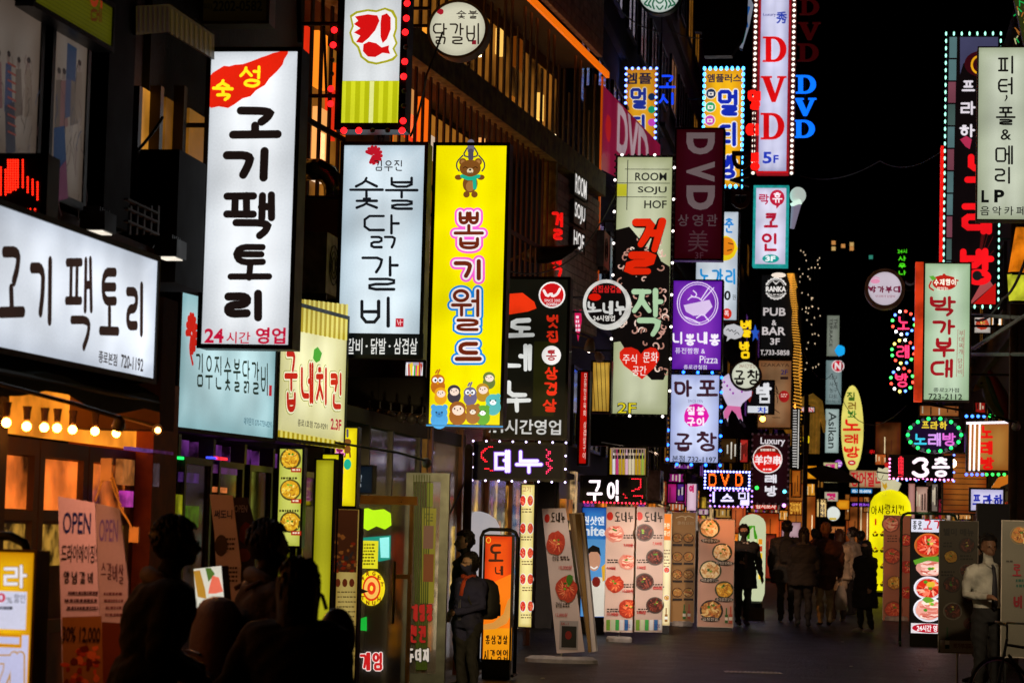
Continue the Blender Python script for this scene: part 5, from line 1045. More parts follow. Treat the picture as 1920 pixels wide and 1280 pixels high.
# inflatable pillars
def inflatable(label, px0, py0, px1, d, cols, deco=None, py1=None):
    p = ground_pt((px0+px1)/2, d); top = at((px0+px1)/2, py0, d).z-p.z; r = (px1-px0)/2*d/FPX
    e = empty('inflatable_pillar', p, math.radians(PERP), label, 'inflatable'); zs = [.0,.03]; n = 26
    G().tube([(0,0,0),(0,0,.1),(0,0,.16)], [r*.85,r*.85,r*.6], 20).obj('fan_base', BLACK, e)
    pr = [(.14,r*.8),(.3,r*.98),(top*.35,r*1.0),(top-r*1.0,r),(top-r*.62,r*.95),(top-r*.32,r*.78),(top-r*.1,r*.46),(top,.03)]
    m = cols[0]; g = G(); g.tube([(0,0,a) for a,b in pr],[b for a,b in pr],n); o = g.obj('balloon', m, e, True)
    if deco:
        s = Plane(p, PERP); s.r = r
        def wrap(pts, cl, name, k=0, es=.9):      # print that follows the drum
            g = G(); q = []
            for px, py in pts:
                x, z = s.uv(px, py); x = max(-r*.97, min(r*.97, x)); q.append((x, -math.sqrt(max(0,(r*1.006+k*.004)**2-x*x)), z))
            g.face(q, (1,1,1)); g.obj(name, glow(cl, es), e)
        deco(wrap, s, e)
    return e
def deco_y(w, s, e):
    w([(1640,972),(1658,972),(1658,984),(1640,984)],'#c02410','label_patch',1); 
    for k, ch in enumerate('아사랑치킨'):
        for st in syl(ch):
            st = smooth2([(1634+k*12.5+u*10, 946+abs(k-2)*.8+v*17) for u, v in st],1)
            P = []
            for px,py in st:
                x,z = s.uv(px,py); x = max(-s.r*.97,min(s.r*.97,x)); P.append((x,-math.sqrt((s.r*1.01)**2-x*x),z))
            G().tube(P,.012,4).obj('stroke', mat('olive_print',(.25,.2,.02),.5), e)
    for y in (1000,1030,1060,1093):
        for x in (1641,1655):
            w([(x-6,y),(x+6,y),(x+4,y+5),(x-4,y+5)],'#5a4808','print',1,.2); w([(x-4,y-1),(x,y-6),(x+4,y-1)],'#c87c10','print',1,.5)
inflatable('tall glowing yellow inflatable pillar with chicken shop lettering',1629,917,1706,58,[mat('yellow_balloon',(.8,.75,.02),.4,emit='#f0e408',es=.95,noise=.25,scale=1.2)],deco_y)
def deco_g(w, s, e):
    w([(1405,985),(1417,985),(1417,992),(1421,1005),(1421,1038),(1402,1038),(1402,1005),(1405,992)],'#48a018','bottle_print',1,.7); w([(1403,1010),(1420,1010),(1420,1028),(1403,1028)],'#e0e8b0','label_print',2,.8); w([(1388,1045),(1418,1040),(1428,1090),(1392,1090)],'#a8d820','print',1,.8)
    for k in range(6): w([(1423,1010+k*13),(1430,1010+k*13),(1430,1020+k*13),(1423,1020+k*13)],['#e89018','#c83c18','#f0c020'][k%3],'dish_print',1,.8)
inflatable('white and lime glowing inflatable with a green bottle behind the suited man',1384,963,1434,50,[glow('#d4dcb0',.7)],deco_g)
inflatable('large white inflatable dome pillar behind the woman and pole',850,958,936,31.5,[glow('#b0acb0',.7)])
# chicken cut-out
s = Sign('chicken_sign','cream cut-out chicken sign with red comb standing over the yellow pillar','sign',1641,867,1690,922,59,th=.1,face='#cfc8a4',lit=.8,shape=[(1643,888),(1647,876),(1655,879),(1662,874),(1671,870),(1676,880),(1680,890),(1684,902),(1690,906),(1684,920),(1652,920),(1652,902),(1645,900)])
s.poly([(1660,876),(1658,870),(1663,866),(1667,869),(1672,866),(1673,876)],'#c8201c',2); s.strokes([[(1646,882),(1644,894),(1652,900),(1656,890)],[(1655,900),(1680,898)]],1.2,'#605840',2,1); s.poly([(1654,902),(1658,908),(1662,904),(1664,912),(1660,918),(1655,912)],'#c89820',3); s.disc(1668,881,1.3,1.6,'#181410',4,8); s.poly([(1674,884),(1680,887),(1674,889)],'#d89018',4); s.end()
# ================================================================ buildings
class Bld(Plane):
    def __init__(s, name, label, o, yaw, cat='building', **k):
        super().__init__(o, yaw); s.root = empty(name, s.o, s.yaw, label, cat)
    def bx(s, name, b, m):                # metres: x0,y0,z0,x1,y1,z1
        return G().box(*b).obj(name, m, s.root)
    def pb(s, name, x0, y0, x1, y1, f, k, m):   # photo pixels on the facade, f..k metres deep
        X0,Z0,X1,Z1 = s.rc(x0,y0,x1,y1,f); return G().box(X0,f,Z0,X1,k,Z1).obj(name, m, s.root)
    def window(s, x0, z0, x1, z1, pane, frame=GREYM, n=2, name='window'):
        g = G(); t = .05
        g.box(x0,-.03,z0,x1,.04,z0+t).box(x0,-.03,z1-t,x1,.04,z1).box(x0,-.03,z0+t,x0+t,.04,z1-t).box(x1-t,-.03,z0+t,x1,.04,z1-t)
        for k in range(1,n):
            q = x0+(x1-x0)*k/n; g.box(q-t/2,-.025,z0+t,q+t/2,.035,z1-t)
        o = g.obj(name, frame, s.root); G().box(x0+t,-.004,z0+t,x1-t,.006,z1-t).obj('pane', pane, o)
GLS = mat('window_glass_dark',(.02,.022,.028),.08,noise=.1); AMB = mat('amber_room_window',(.1,.04,.01),.4,emit=(1,.40,.04),es=.7,noise=.6,scale=1.5); AMD = mat('dim_amber_window',(.05,.02,.01),.4,emit=(.9,.34,.03),es=.16,noise=.6,scale=2)
VIO = mat('violet_room_window',(.2,.1,.3),.3,emit=(.35,.1,.6),es=.35); CON = mat('stained_concrete',(.10,.095,.09),.85,bump=.4,scale=2); TILE = mat('brown_tile_wall',(.07,.045,.035),.6,bump=.3,scale=3); ORW = mat('orange_painted_wall',(.55,.13,.03),.7,bump=.2)
T = math.radians(HEAD)
def sx(Y): return Y/math.cos(T)          # metres along the facade line for a given street depth
# 1: first building left: wooden shop front, murals above
b = Bld('shop_building','dark brown building with wooden doors lit orange, at the left edge',(-5,0,0),LEFT)
z0 = -.2
b.bx('wall',(sx(4),.35,2.72,sx(17.6),9,11),TILE); b.bx('wall',(sx(4),2.6,z0,sx(17.6),9,2.7),ORW)
for a, q in ((17.0,17.6),(13.95,14.1),(4,9)): b.bx('pillar',(sx(a),-.02,z0,sx(q),.6,2.7), ORW if a == 17.0 else mat('dark_wood',(.045,.022,.012),.5))
DW = mat('dark_wood',(.045,.022,.012),.5); ORP = mat('orange_pane',(.3,.08,.02),.3,emit=(1,.2,.025),es=1.0,noise=.9,scale=2.5); CUR = mat('lace_curtain',(.3,.18,.06),.6,emit=(.8,.42,.06),es=.42,noise=1.0,scale=9)  # panes and curtains emit the room light seen through them
for k, (a, q) in enumerate(((9.02,10.3),(10.32,11.6),(11.62,12.9),(12.92,13.94),(14.11,15.0),(15.02,15.95),(15.97,16.98))):
    g = G(); x0, x1 = sx(a), sx(q); g.box(x0,.1,.0,x0+.09,.18,2.2).box(x1-.09,.1,0,x1,.18,2.2).box(x0+.09,.1,0,x1-.09,.18,.35).box(x0+.09,.1,2.1,x1-.09,.18,2.2).box(x0+.09,.1,1.0,x1-.09,.18,1.08).box(x0+.09,.1,1.7,x1-.09,.18,1.76)
    o = g.obj('door', mat('brown_door_wood',(.13,.06,.025),.45), b.root); G().box(x0+.1,.13,.36,x1-.1,.14,2.09).obj('pane', mat('clear_glass',(.9,.9,.9),.05,trans=.95,noise=0), o)
    for m_ in ((x0+.1,.145,1.77,x1-.1,.15,2.09,'upper_pane',ORP),(x0+.1,.145,1.42,x1-.1,.15,1.68,'curtain',CUR)): G().box(*m_[:6]).obj(m_[6], m_[7], o)
    G().box(x0,.1,2.22,x1,.16,2.68).obj('transom', mat('amber_transom',(.4,.15,.03),.5,emit=(1,.3,.02),es=1.0,noise=.5,scale=2), b.root)  # strip over the doors emits the bulbs' orange glow
b.bx('back_wall',(sx(5),2.55,z0,sx(17),2.58,2.65), mat('lit_interior',(.5,.2,.06),.7,emit=(1,.28,.03),es=.42,noise=1.0,scale=1.6))  # rear wall emits in place of a lit room
b.bx('counter',(sx(9),1.6,z0,sx(15.8),2.2,1.1), DW); b.bx('header',(sx(4),-.02,3.42,sx(16.9),.345,3.62), mat('terracotta_trim',(.3,.09,.03),.6))
for k in range(7): b.bx('ceiling_lamp',(sx(10+k),1.2,2.5,sx(10+k)+.25,1.4,2.56), glow('#ffa040',4))
b.bx('column',(sx(14.62),-.04,3.65,sx(14.82),.34,11), mat('dark_column',(.012,.008,.006),.8)); b.bx('column',(sx(15.6),-.05,3.65,sx(16.15),.34,11), mat('dark_column',(.012,.008,.006),.8))
# awning
A0 = at(305,765,16.9)
e = empty('awning', (-5+math.sin(T)*6,6,2.47), math.radians(LEFT), 'dark green canvas awning over the wooden doors under the big white board', 'awning')
L = sx(15.5)-6; g = G(); N_ = 26
for k in range(N_):
    x0, x1 = L*k/N_, L*(k+1)/N_; d0 = .03*math.sin(k*1.3); d1 = .03*math.sin((k+1)*1.3)
    g.face([(x0,.0,.3),(x0,-.5,.02+d0),(x1,-.5,.02+d1),(x1,0,.3)]); g.face([(x0,-.5,.02+d0),(x0,-.51,-.09+d0*1.4),(x1,-.51,-.09+d1*1.4),(x1,-.5,.02+d1)])
g.obj('canvas', mat('dark_green_canvas',(.03,.05,.02),.8,bump=.3), e, True); G().tube([(0,-.49,0),(L,-.49,0)],.02,6).obj('front_bar',GREYM,e)
for k in range(5): G().tube([(L*k/4,0,.1),(L*k/4,-.47,.0)],.015,5).obj('arm',GREYM,e)
# bulbs under the awning
pl = Plane((-5,0,0),LEFT)
for k, (px,py) in enumerate(((12,792),(50,799),(83,801),(107,802),(136,805),(178,808),(218,812))):
    p = at(px,py,1); pl.o = Vector((-5,0,0)) + pl.n*.42; x, z = pl.uv(px,py); w = pl.o + pl.x*x + Vector((0,0,z)); lb = ['the leftmost one at the picture edge','second from left','third from left','fourth from left, close to the third','fifth from left','second from right','rightmost, beside the orange pillar'][k]
    e = empty('light_bulb', w, 0, 'bare glowing bulb under the green awning, '+lb, 'light bulb', 'bulbs under the awning')
    G().ball((0,0,0),.025,10,8).obj('globe', glow('#ff9434',46), e, True); G().tube([(0,0,.035),(0,0,.075),(0,0,.11)],[.018,.02,.026],8).obj('socket', mat('brown_socket',(.1,.05,.03)), e)
# murals
for k, (bx_, lab) in enumerate((((-40,-20,78,318),'pale translucent window panel with faded ink figures, nearest the left edge'),((92,25,164,385),'pale window panel with faded ink figures and a blue robe, right one'))):
    s = Sign('mural_window',lab,'window',*bx_,[13.9,14.9][k],yaw=LEFT,th=.06,face='#7c7066',lit=.42,var=.3,rim=.05,edge=.6)
    rr = random.Random(3+k)
    for q in range(34):
        x = rr.uniform(bx_[0]+8,bx_[2]-4); y = rr.uniform(100+k*20,bx_[3]-12); a = [(x,y)]
        for _ in range(5): a.append((a[-1][0]+rr.uniform(-4,4),a[-1][1]+rr.uniform(2,16)))
        s.strokes([a], rr.uniform(.5,1.6), rr.choice(['#2c2420','#3c302c','#4a3030','#2c3448']), 3, 2, .4, g=s.art)
    for q in range(5):
        x = bx_[0]+16+q*(bx_[2]-bx_[0]-24)/5; y = 118+k*10+rr.uniform(-14,16); s.disc(x,y,3.2,9,'#6c5c54',2,12); s.disc(x,y-8,3.4,6,'#2a2422',3,10); s.poly([(x-5,y+9),(x+5,y+9),(x+8,y+95),(x-8,y+100)], ['#54483f','#6a4a48','#3c4258','#5c5048','#6a5c50'][q], 2)
    if k: s.poly([(98,240),(118,236),(124,360),(96,372)],'#1c3454',3); s.rect(122,85,140,150,'#2c3c54',3); s.poly([(104,320),(120,300),(124,372),(98,378)],'#5c2c44',4)
    else: s.poly([(6,200),(24,190),(26,285),(8,290)],'#34343c',3); [s.rect(10,120+j*16,26,124+j*16,'#7a3c34',4) for j in range(9)]
    s.end()
# floodlights on the board
def flood(px, py, d, label):
    p = at(px,py,d); e = empty('floodlight', p, math.radians(LEFT), label, 'floodlight', 'floodlights over the white shop board')
    G().box(-.12,-.2,-.05,.12,-.04,.07).obj('housing', BLACK, e); G().box(-.1,-.18,-.058,.1,-.06,-.052).obj('lens', mat('lens_glass',(.5,.5,.5),.1,emit=(1,.9,.75),es=1.0), e)
    G().tube([(0,0,.03),(0,.2,.12),(0,.5,.02)],.015,6).obj('arm', BLACK, e)
    for k in range(5): G().box(-.1+k*.045,-.16,.071,-.08+k*.045,-.05,.1).obj('cooling_fin', BLACK, e)
    return e
flood(150,420,15.2,'black floodlight on an arm over the left part of the white board'); flood(288,470,16.6,'black floodlight at the right end of the white board')
ld = bpy.data.lights.new('floodlight_lamp','SPOT'); ld.energy = 14; ld.color = (1,.82,.6); ld.spot_size = 1.0; ld.spot_blend = .9; ld.shadow_soft_size = .06
lo = bpy.data.objects.new('floodlight_lamp', ld); COL.objects.link(lo); lo.location = at(288,478,16.0)+Vector((.22,-.1,0)); lo.rotation_euler = (at(245,560,15.9)-lo.location).to_track_quat('-Z','Y').to_euler()
# 2: second building
b = Bld('shop_building','dark building with amber upstairs window behind the tall white sign',(-5,0,0),LEFT)
b.bx('wall',(sx(17.62),.3,2.4,sx(22.4),9,9.5),DARKW); b.bx('wall',(sx(17.62),2.4,-.2,sx(22.4),9,2.39),mat('plum_wall',(.05,.03,.06),.6))
for (x0,y0,x1,y1,f,k,m,nm) in ((264,172,298,385,.2,.28,AMB,'window'),(308,190,340,385,.2,.28,AMD,'window'),(352,210,382,390,.2,.28,AMD,'window')):
    b.pb(nm,x0,y0,x1,y1,f,k,m)
for x0 in (258,298,342): b.pb('window_frame',x0,160,x0+6,392,.12,.2,DW)
b.pb('cabinet',332,292,383,540,-.15,.25,mat('matt_black',(.004,.004,.004),.9))
for y in (385,402,425): b.pb('balcony_rail',240,y,300,y+4,-.35,-.32,BLACK)
for k in range(5): b.pb('baluster',244+k*13,385,247+k*13,440,-.34,-.325,BLACK)
b.pb('side_panel',303,560,330,808,-.5,.2,mat('rust_panel',(.22,.1,.04),.7)); 
# glass ground floor, violet strips
for k in range(5):
    x = sx(17.7+k*.95); b.bx('mullion',(x,.0,-.1,x+.07,.12,2.36),BLACK)
    b.window(x+.08,.0,x+.85,2.2,GLS,BLACK,1,'shop_window')
    b.bx('light_box',(x+.1,.15,2.2,x+.8,.3,2.34),mat('violet_strip',(.2,.08,.3),.4,emit=(.3,.06,.45),es=.22,noise=.9,scale=5))
for px,py,w_,h_,cl,es in ((241,885,22,48,'#b86a30',.8),(293,890,12,44,'#6c6878',.7),(355,860,36,5,'#20e060',2),(372,862,16,4,'#3060ff',2.5),(416,859,22,5,'#e02030',2),(403,858,10,4,'#4050ff',2),(356,895,34,18,'#583080',.5),(420,880,50,16,'#6a2c78',.5),(243,935,14,30,'#c83cb0',.8),(414,918,24,10,'#e87c40',.8),(340,950,14,46,'#c0c020',.5),(362,968,22,40,'#70a028',.3),(285,845,80,6,'#8a50b0',.5)):  # glow of posters and reflections in the glass drawn as emitting panels
    b.pb('lit_panel',px-w_/2,py-h_/2,px+w_/2,py+h_/2,-.02,.03,mat('lit_%s_%.1f'%(cl[1:],es),tuple(q*.3 for q in c(cl)),.4,emit=cl,es=es*.8,noise=.6,scale=9))
s = Sign('string_lamps','row of dark unlit glass globes hanging under the grey soffit','lights',664,764,800,792,26,shape='none')
for k in range(7): x,z = s.uv(672+k*20,772+k*2.5); G().ball((x,0,z),.06,10,7).obj('globe', mat('smoked_glass',(.05,.045,.05),.1,noise=0), s.root, True); G().tube([(x,0,z+.05),(x,0,z+.14)],.012,5).obj('cap',GREYM,s.root)
x,z = s.uv(664,764); x1,z1 = s.uv(800,780); G().tube([(x,0,z+.02),(x1,0,z1+.0)],.008,5).obj('wire',CABLE,s.root)
# striped awning and duct
s = Sign('striped_awning','brown and yellow striped canopy high between the white sign and the murals','awning',255,12,402,110,17,yaw=LEFT,th=.02,shape=[(255,12),(318,8),(402,66),(402,112),(318,60),(255,66)],face='#5a4a1c',lit=.12)
for k in range(16): s.poly([(257+k*9,12+max(0,(k-6))*6),(261+k*9,13+max(0,(k-6))*6),(261+k*9,62+max(0,(k-6))*5),(257+k*9,60+max(0,(k-6))*5)],'#30180a' if k<7 else '#7a6420',1)
s.end()
e = empty('exhaust_duct', at(605,350,24), 0, 'shiny bent exhaust duct between the two white signs', 'duct'); o_ = e.location
G().tube([tuple(at(574,318,24)-o_),tuple(at(598,318,24)-o_),tuple(at(616,328,24)-o_),tuple(at(626,345,24)-o_),tuple(at(628,372,24)-o_)],.11,14).obj('pipe', mat('polished_steel',(.5,.48,.44),.2,1), e, True)
s = Sign('plywood_box','plain tan plywood box panel beside the 고기팩토리 sign','panel',568,372,634,478,24.6,th=.5,face='#6a4422',lit=0,rim=.01,case=BROWN); s.end()
s = Sign('grey_soffit','flat dark grey soffit boxes below the 숯불닭갈비 sign','soffit',652,708,806,772,27,th=.6,face='#26262a',lit=0,rim=.006); s.rect(709,708,710.5,771,'#0a0a0a',1); s.end()
# 3: slatted building on its own line
SL = math.degrees(math.atan(.238)); b = Bld('slatted_building','tall building with dark vertical slats over orange lit rooms and an orange light strip',(-8.2,0,0),90-SL)
cs = math.cos(math.radians(SL)); f = lambda Y: Y/cs
b.bx('wall',(f(23.5),.75,2.9,f(40.3),9,13.5),mat('dark_brown_wall',(.035,.022,.014),.8,bump=.3))
b.bx('wall',(f(24.5),5.6,-.2,f(40.3),9,2.89),DARKW)
b.bx('band',(f(23.5),-.12,7.36,f(40.3),.1,7.74),mat('olive_band',(.32,.33,.10),.6,noise=.5))
b.bx('soffit',(f(23.5),.101,7.45,f(40.3),.74,7.62),BROWN); b.bx('soffit',(f(23.5),.101,9.55,f(40.3),.74,9.7),BROWN)
b.bx('light_strip',(f(23.5),-.14,9.37,f(40.3),-.09,9.47),glow('#f06c08',.8)); b.bx('light_strip',(f(40.3)+.002,-.03,5.4,f(40.3)+.05,.0,9.4),glow('#e05808',.35))
SLM = mat('brown_slat',(.13,.075,.035),.5,.2); sl = b.bx('slat',(0,-.012,0,.1,.012,1),SLM); x = f(24.2)
sl.location = (x,0,7.76); sl.scale = (1,1,1.58); rr = random.Random(9)
for k in range(1,62):
    x = f(24.2)+k*.4
    if x > f(40.1): break
    q = sl.copy(); COL.objects.link(q); q.parent = b.root; q.location = (x,0,7.76); q.scale = (1,1,rr.choice([1.58,1.2,1.58,.9,1.58]))
for k in range(0,52):
    x = f(24.2)+k*.34
    if x > f(36.6): break
    q = sl.copy(); COL.objects.link(q); q.parent = b.root; q.location = (x,0,4.3); q.scale = (.7,1,3.04)
b.bx('rail',(f(24),-.09,5.9,f(36.7),-.065,5.96),BLACK); b.bx('rail',(f(24),-.09,4.9,f(36.7),-.065,4.95),BLACK)
b.bx('lit_room_wall',(f(24),.70,4.2,f(36.6),.745,7.34),mat('amber_slat_room',(.1,.04,.01),.7,emit=(1,.36,.04),es=.2,noise=1.0,scale=.9)); b.bx('lit_room_wall',(f(24),.70,7.76,f(40),.745,9.3),mat('amber_slat_room',(.1,.04,.01),.7))  # walls behind the slats emit a warm glow to outline them
for k in range(60):
    x = f(25+rr.uniform(0,11.3)); z = rr.uniform(5.2,6.9); h = rr.uniform(.3,.9); w = rr.uniform(.1,.4); b.bx('lit_window',(x,.62,z,x+w,.69,z+h),glow(rr.choice(['#ff6a10','#ff8a20','#ffb060','#e02c10','#ffe0c0','#c84c08']),rr.choice([.5,.8,1.0])))
for k in range(17):
    x = f(25+rr.uniform(0,14)); z = rr.uniform(7.8,8.9); b.bx('lit_window',(x,.62,z,x+rr.uniform(.15,.6),.69,z+rr.uniform(.15,.6)),glow(rr.choice(['#ffa030','#a85408','#ffc860','#783c08']),rr.choice([.2,.5,.9])))
for Y, z in ((33.2,8.35),(34.1,8.5),(38.6,7.95),(39.1,8.0),(29.8,8.0),(37,7.9)): b.bx('wall_lamp',(f(Y),.5,z,f(Y)+.12,.6,z+.22),glow('#ffe8b0',5))
SID = mat('siding_plank',(.55,.45,.38),.6,noise=.35); 
for k in range(19):
    z = 5.0+k*.12; b.bx('siding_plank',(f(36.75),-.02-.012,z,f(40.25),.06,z+.105),SID)
for k in range(28):
    z = 9.72+k*.13; b.bx('siding_plank',(f(31),-.03,z,f(40.25),.06,z+.115),SID)
b.bx('edge_post',(f(36.6),-.1,3,f(36.74),.1,7.35),mat('olive_band',(.12,.13,.05),.6))
for t, b, q in (('ROOM',(1076,328,1101,372),'topmost of three, reading ROOM'),('SOJU',(1075,380,1098,424),'middle of three, reading SOJU'),('HOF',(1073,432,1096,472),'lowest of three, reading HOF')):
    s = Sign('wall_sign','black plate with white lit letters on the siding wall, '+q,'sign',*b,38.3,yaw=90-SL,th=.05,face='#050505',lit=1.0,rim=.004,edge=1); s.text(t,b[0]+2,b[1]+4,b[2]-2,b[3]-4,'#dcd8d4',L=3,off=.012); s.end()
letters_sign('big red brush letters cut off behind the black sign',36.6,[('걸',(1036,396,1060,450),6,0),('작',(1036,470,1060,520),6,0)],glow('#e01410',.9),yaw=60)
# red DVD board
s = Sign('wall_board','large dim crimson wall board with pale DVD letters on the left wall','sign',1128,172,1232,352,44,yaw=LEFT-4,th=.3,face='#8a1438',lit=.55,shape=[(1131,160),(1238,272),(1238,376),(1128,318)])
s.text('DVD',1156,222,1216,312,'#c0a4ac',off=.03,L=3); s.disc(1140,240,5,26,'#b01c20',2,12,jit=.1); s.end()
# 3b ground floor shops
b = Bld('game_shop','glass fronted game shop with lime glowing inside behind the open door',(-5,0,0),LEFT)
b.bx('ceiling_slab',(sx(22.5),.0,2.75,sx(30.5),5.5,2.9),CON); b.bx('back_wall',(sx(22.5),3.3,-.2,sx(27.5),3.36,2.74),mat('dark_game_wall',(.03,.04,.035),.6,emit=(.3,.55,.1),es=.12,noise=.9,scale=2)); b.bx('side_wall',(sx(22.45),.0,-.2,sx(22.5),3.3,2.74),mat('yellow_green_wall',(.35,.35,.06),.6))  # back wall emits the lime glow of the shop
b.bx('side_wall',(sx(27.5),.3,-.2,sx(27.6),3.3,2.74),DARKW)
for Y, w_ in ((22.6,.1),(24.4,.06),(25.6,.06),(27.2,.12)): b.bx('mullion',(sx(Y),-.03,-.15,sx(Y)+w_,.1,2.74),GREYM)
b.bx('glass_front',(sx(24.46),.0,-.1,sx(27.2),.012,2.72),mat('clear_glass',(.9,.9,.9),.05,trans=.95,noise=0))
for k in range(8): b.bx('arcade_light',(sx(22.9)+k*.5,2.9,.4+.25*(k%4),sx(22.9)+k*.5+.35,3.0,.7+.3*(k%4)),glow(['#20e0a0','#90e020','#40c0ff','#d8e020'][k%4],.6))
# open glass door
s = Sign('glass_door','open glass door with brass coloured edge and a round red and yellow target emblem','door',668,929,776,1420,21.5,yaw=-4,shape='none',lit=.8,th=.04); X0,Z0,X1,Z1 = s.b; zb = gz(21.5)-s.o.z+.02
BRS = mat('brass_edge',(.55,.45,.08),.3,.7); GLZ = mat('clear_glass',(.9,.9,.9),.05,trans=.95,noise=0)
x,z = s.uv(668,944); G().box(X0,0,z,X1,.05,Z1).obj('top_rail',BRS,s.root); xb = s.uv(764,1100)[0]; G().box(xb,0,zb,xb+.035,.05,z-.002).obj('edge_rail',BRS,s.root)
G().box(X0,.02,zb+.02,xb-.002,.03,z-.002).obj('pane',GLZ,s.root); hx = s.uv(740,1100)[0]; G().tube([(hx,-.05,s.uv(740,1052)[1]),(hx,-.05,s.uv(738,1168)[1])],.012,8).obj('handle',BRS,s.root); z2 = s.uv(740,1080)[1]; G().box(hx-.02,-.05,z2-.02,xb+.03,-.001,z2+.02).obj('lock',BRS,s.root)
s.m = print_mat('sticker',1.15)  # emblem, notices and the lit interior behind drawn as glowing print
s.disc(697,1102,25,33,'#e0c818',2,30); s.disc(697,1102,17,24,'#c83010',3,26); s.disc(697,1102,14,20,'#e8b050',4,24); s.disc(697,1102,8,12,'#d83818',5,20); s.disc(697,1102,3,5,'#f0d040',6,12); s.poly([(672,1100),(692,1108),(672,1114)],'#181008',7)
for k, ch in enumerate('TARGET HUNT'):
    a = math.radians(-170+k*31); px, py = 697+21*math.cos(a), 1102+28.5*math.sin(a); s.text(ch,px-3,py-4,px+3,py+4,'#701808',L=8,off=.04)
s.rect(672,1013,709,1065,'#c8c020',2); s.bars(676,1019,704,7,3,3,'#504808',3); s.hg('게임',675,1222,719,1256,5,'#b01818',oc='#d8c8c0',ow=3,L=2,rnd=1)
s.poly([(671,955),(690,952),(700,956),(720,954),(733,962),(734,984),(722,992),(706,986),(690,994),(672,985)],'#a8d818',2); s.poly([(671,1008),(733,1003),(732,1048),(712,1052),(671,1046)],'#1c7c68',1); s.poly([(712,1008),(730,1006),(730,1045),(714,1045)],'#88d8d0',2); s.poly([(672,1160),(688,1155),(688,1182),(672,1180)],'#18a030',2); s.end()
s = Sign('glass_screen','tall glass panel in a grey frame with red and white lettering low on it','window',757,886,838,1262,24.5,yaw=-10,shape='none',lit=.7,th=.06); X0,Z0,X1,Z1 = s.b
g = G().box(X0,0,Z0-.1,X0+.07,.06,Z1).box(X1-.09,0,Z0-.1,X1,.06,Z1).box(X0+.07,0,Z1-.09,X1-.09,.06,Z1).box(X0+.07,0,Z0-.1,X1-.09,.06,Z0); g.obj('frame',mat('blue_grey_frame',(.12,.14,.15),.4,.4),s.root); G().box(X0+.07,.02,Z0,X1-.09,.03,Z1-.09).obj('pane',GLZ,s.root)
s.m = print_mat('sticker',.75); s.hg('게임장',772,1132,812,1164,4.6,'#901414',oc='#281008',ow=2,L=2,rnd=1); s.hg('천권',768,1172,800,1204,4.6,'#901414',oc='#281008',ow=2,L=2,rnd=1); s.hg('두더지',764,1214,806,1240,4,'#c0b8b0',oc='#181410',ow=3,L=2,rnd=1)  # lettering and the light inside are glowing print on the glass
s.rect(790,952,816,1130,'#6a6418',1); s.rect(794,985,813,1028,'#5a3c30',2); s.rect(794,1038,813,1090,'#5a2c14',2); s.bars(794,962,812,3,3,3,'#404010',3); s.rect(800,905,812,950,'#545c10',1)
for k in range(7): s.poly([(775+k*5,890),(777+k*5,890),(783+k*3,1255),(780+k*3,1255)],'#2a3408',1)
s.end()
for (x0,y0,x1,y1,d,cf,nm,lab,l_) in ((585,860,622,1300,21.6,'#b4b020','panel','yellow green painted door panel left of the menu board',.75),(600,850,634,1100,21.9,'#e6de14','panel','narrow bright yellow panel behind the menu board',.95),(660,872,700,925,23.6,'#101c28','sign','small dark blue sign reading cue? class behind the yellow sign',.6)):  # painted panels that emit to brighten the shop front
    s = Sign('painted_panel' if nm=='panel' else 'small_sign',lab,nm,x0,y0,x1,y1,d,yaw=-20,th=.08,face=cf,lit=l_,rim=.01)
    if nm == 'sign': s.text('cue?',664,890,679,902,'#b0c0d0'); s.text('class',664,904,678,912,'#b0c0d0')
    s.end()
# orange lit barbecue shop
b = Bld('barbecue_shop','barbecue shop front glowing amber behind the orange board and menu banners',(-5,0,0),LEFT)
b.bx('back_wall',(sx(28),2.2,-.1,sx(37),2.3,3.2),mat('amber_interior',(.5,.3,.1),.6,emit=(1,.5,.12),es=.45,noise=1.0,scale=1.6)); b.bx('ceiling_slab',(sx(28),.0,3.2,sx(37.5),2.6,3.4),BROWN); b.bx('side_wall',(sx(27.8),.0,-.1,sx(27.9),2.3,3.2),mat('amber_side',(.5,.3,.1),.6))  # rear wall emits the amber light of the shop
for k in range(5): x = sx(28.0)+k*2.2; b.bx('post',(x,-.02,-.1,x+.09,.04,3.19),mat('red_brown_post',(.25,.08,.03),.4))
rr = random.Random(31)
for k in range(26):  # glowing panels stand in for the lit interior behind the glass
    x = sx(28.15)+k*.35; w = rr.uniform(.14,.33); z = rr.choice([.3,.9,1.4]); h = rr.uniform(.7,1.5); q = k%5
    b.bx('lit_poster',(x,.045,z,x+w,.06,min(3.1,z+h)),mat('lit_poster_%d'%q,[(.3,.2,.05),(.3,.1,.03),(.3,.25,.15),(.3,.15,.03),(.2,.05,.1)][q],.4,emit=[(1,.62,.10),(1,.28,.04),(.95,.75,.42),(1,.45,.06),(.6,.15,.35)][q],es=[.9,.7,.9,.8,.5][q],noise=.9,scale=7))
b.bx('glass_front',(sx(28.1),.03,.0,sx(37),.04,3.15),mat('clear_glass',(.9,.9,.9),.05,trans=.95,noise=0))
for k in range(9): b.bx('ceiling_lamp',(sx(28.5)+k,1.0,3.05,sx(28.5)+k+.3,1.25,3.12),glow('#ffb050',7))
b.bx('wall',(sx(30.8),.3,3.41,sx(41),6,5.0),DARKW)
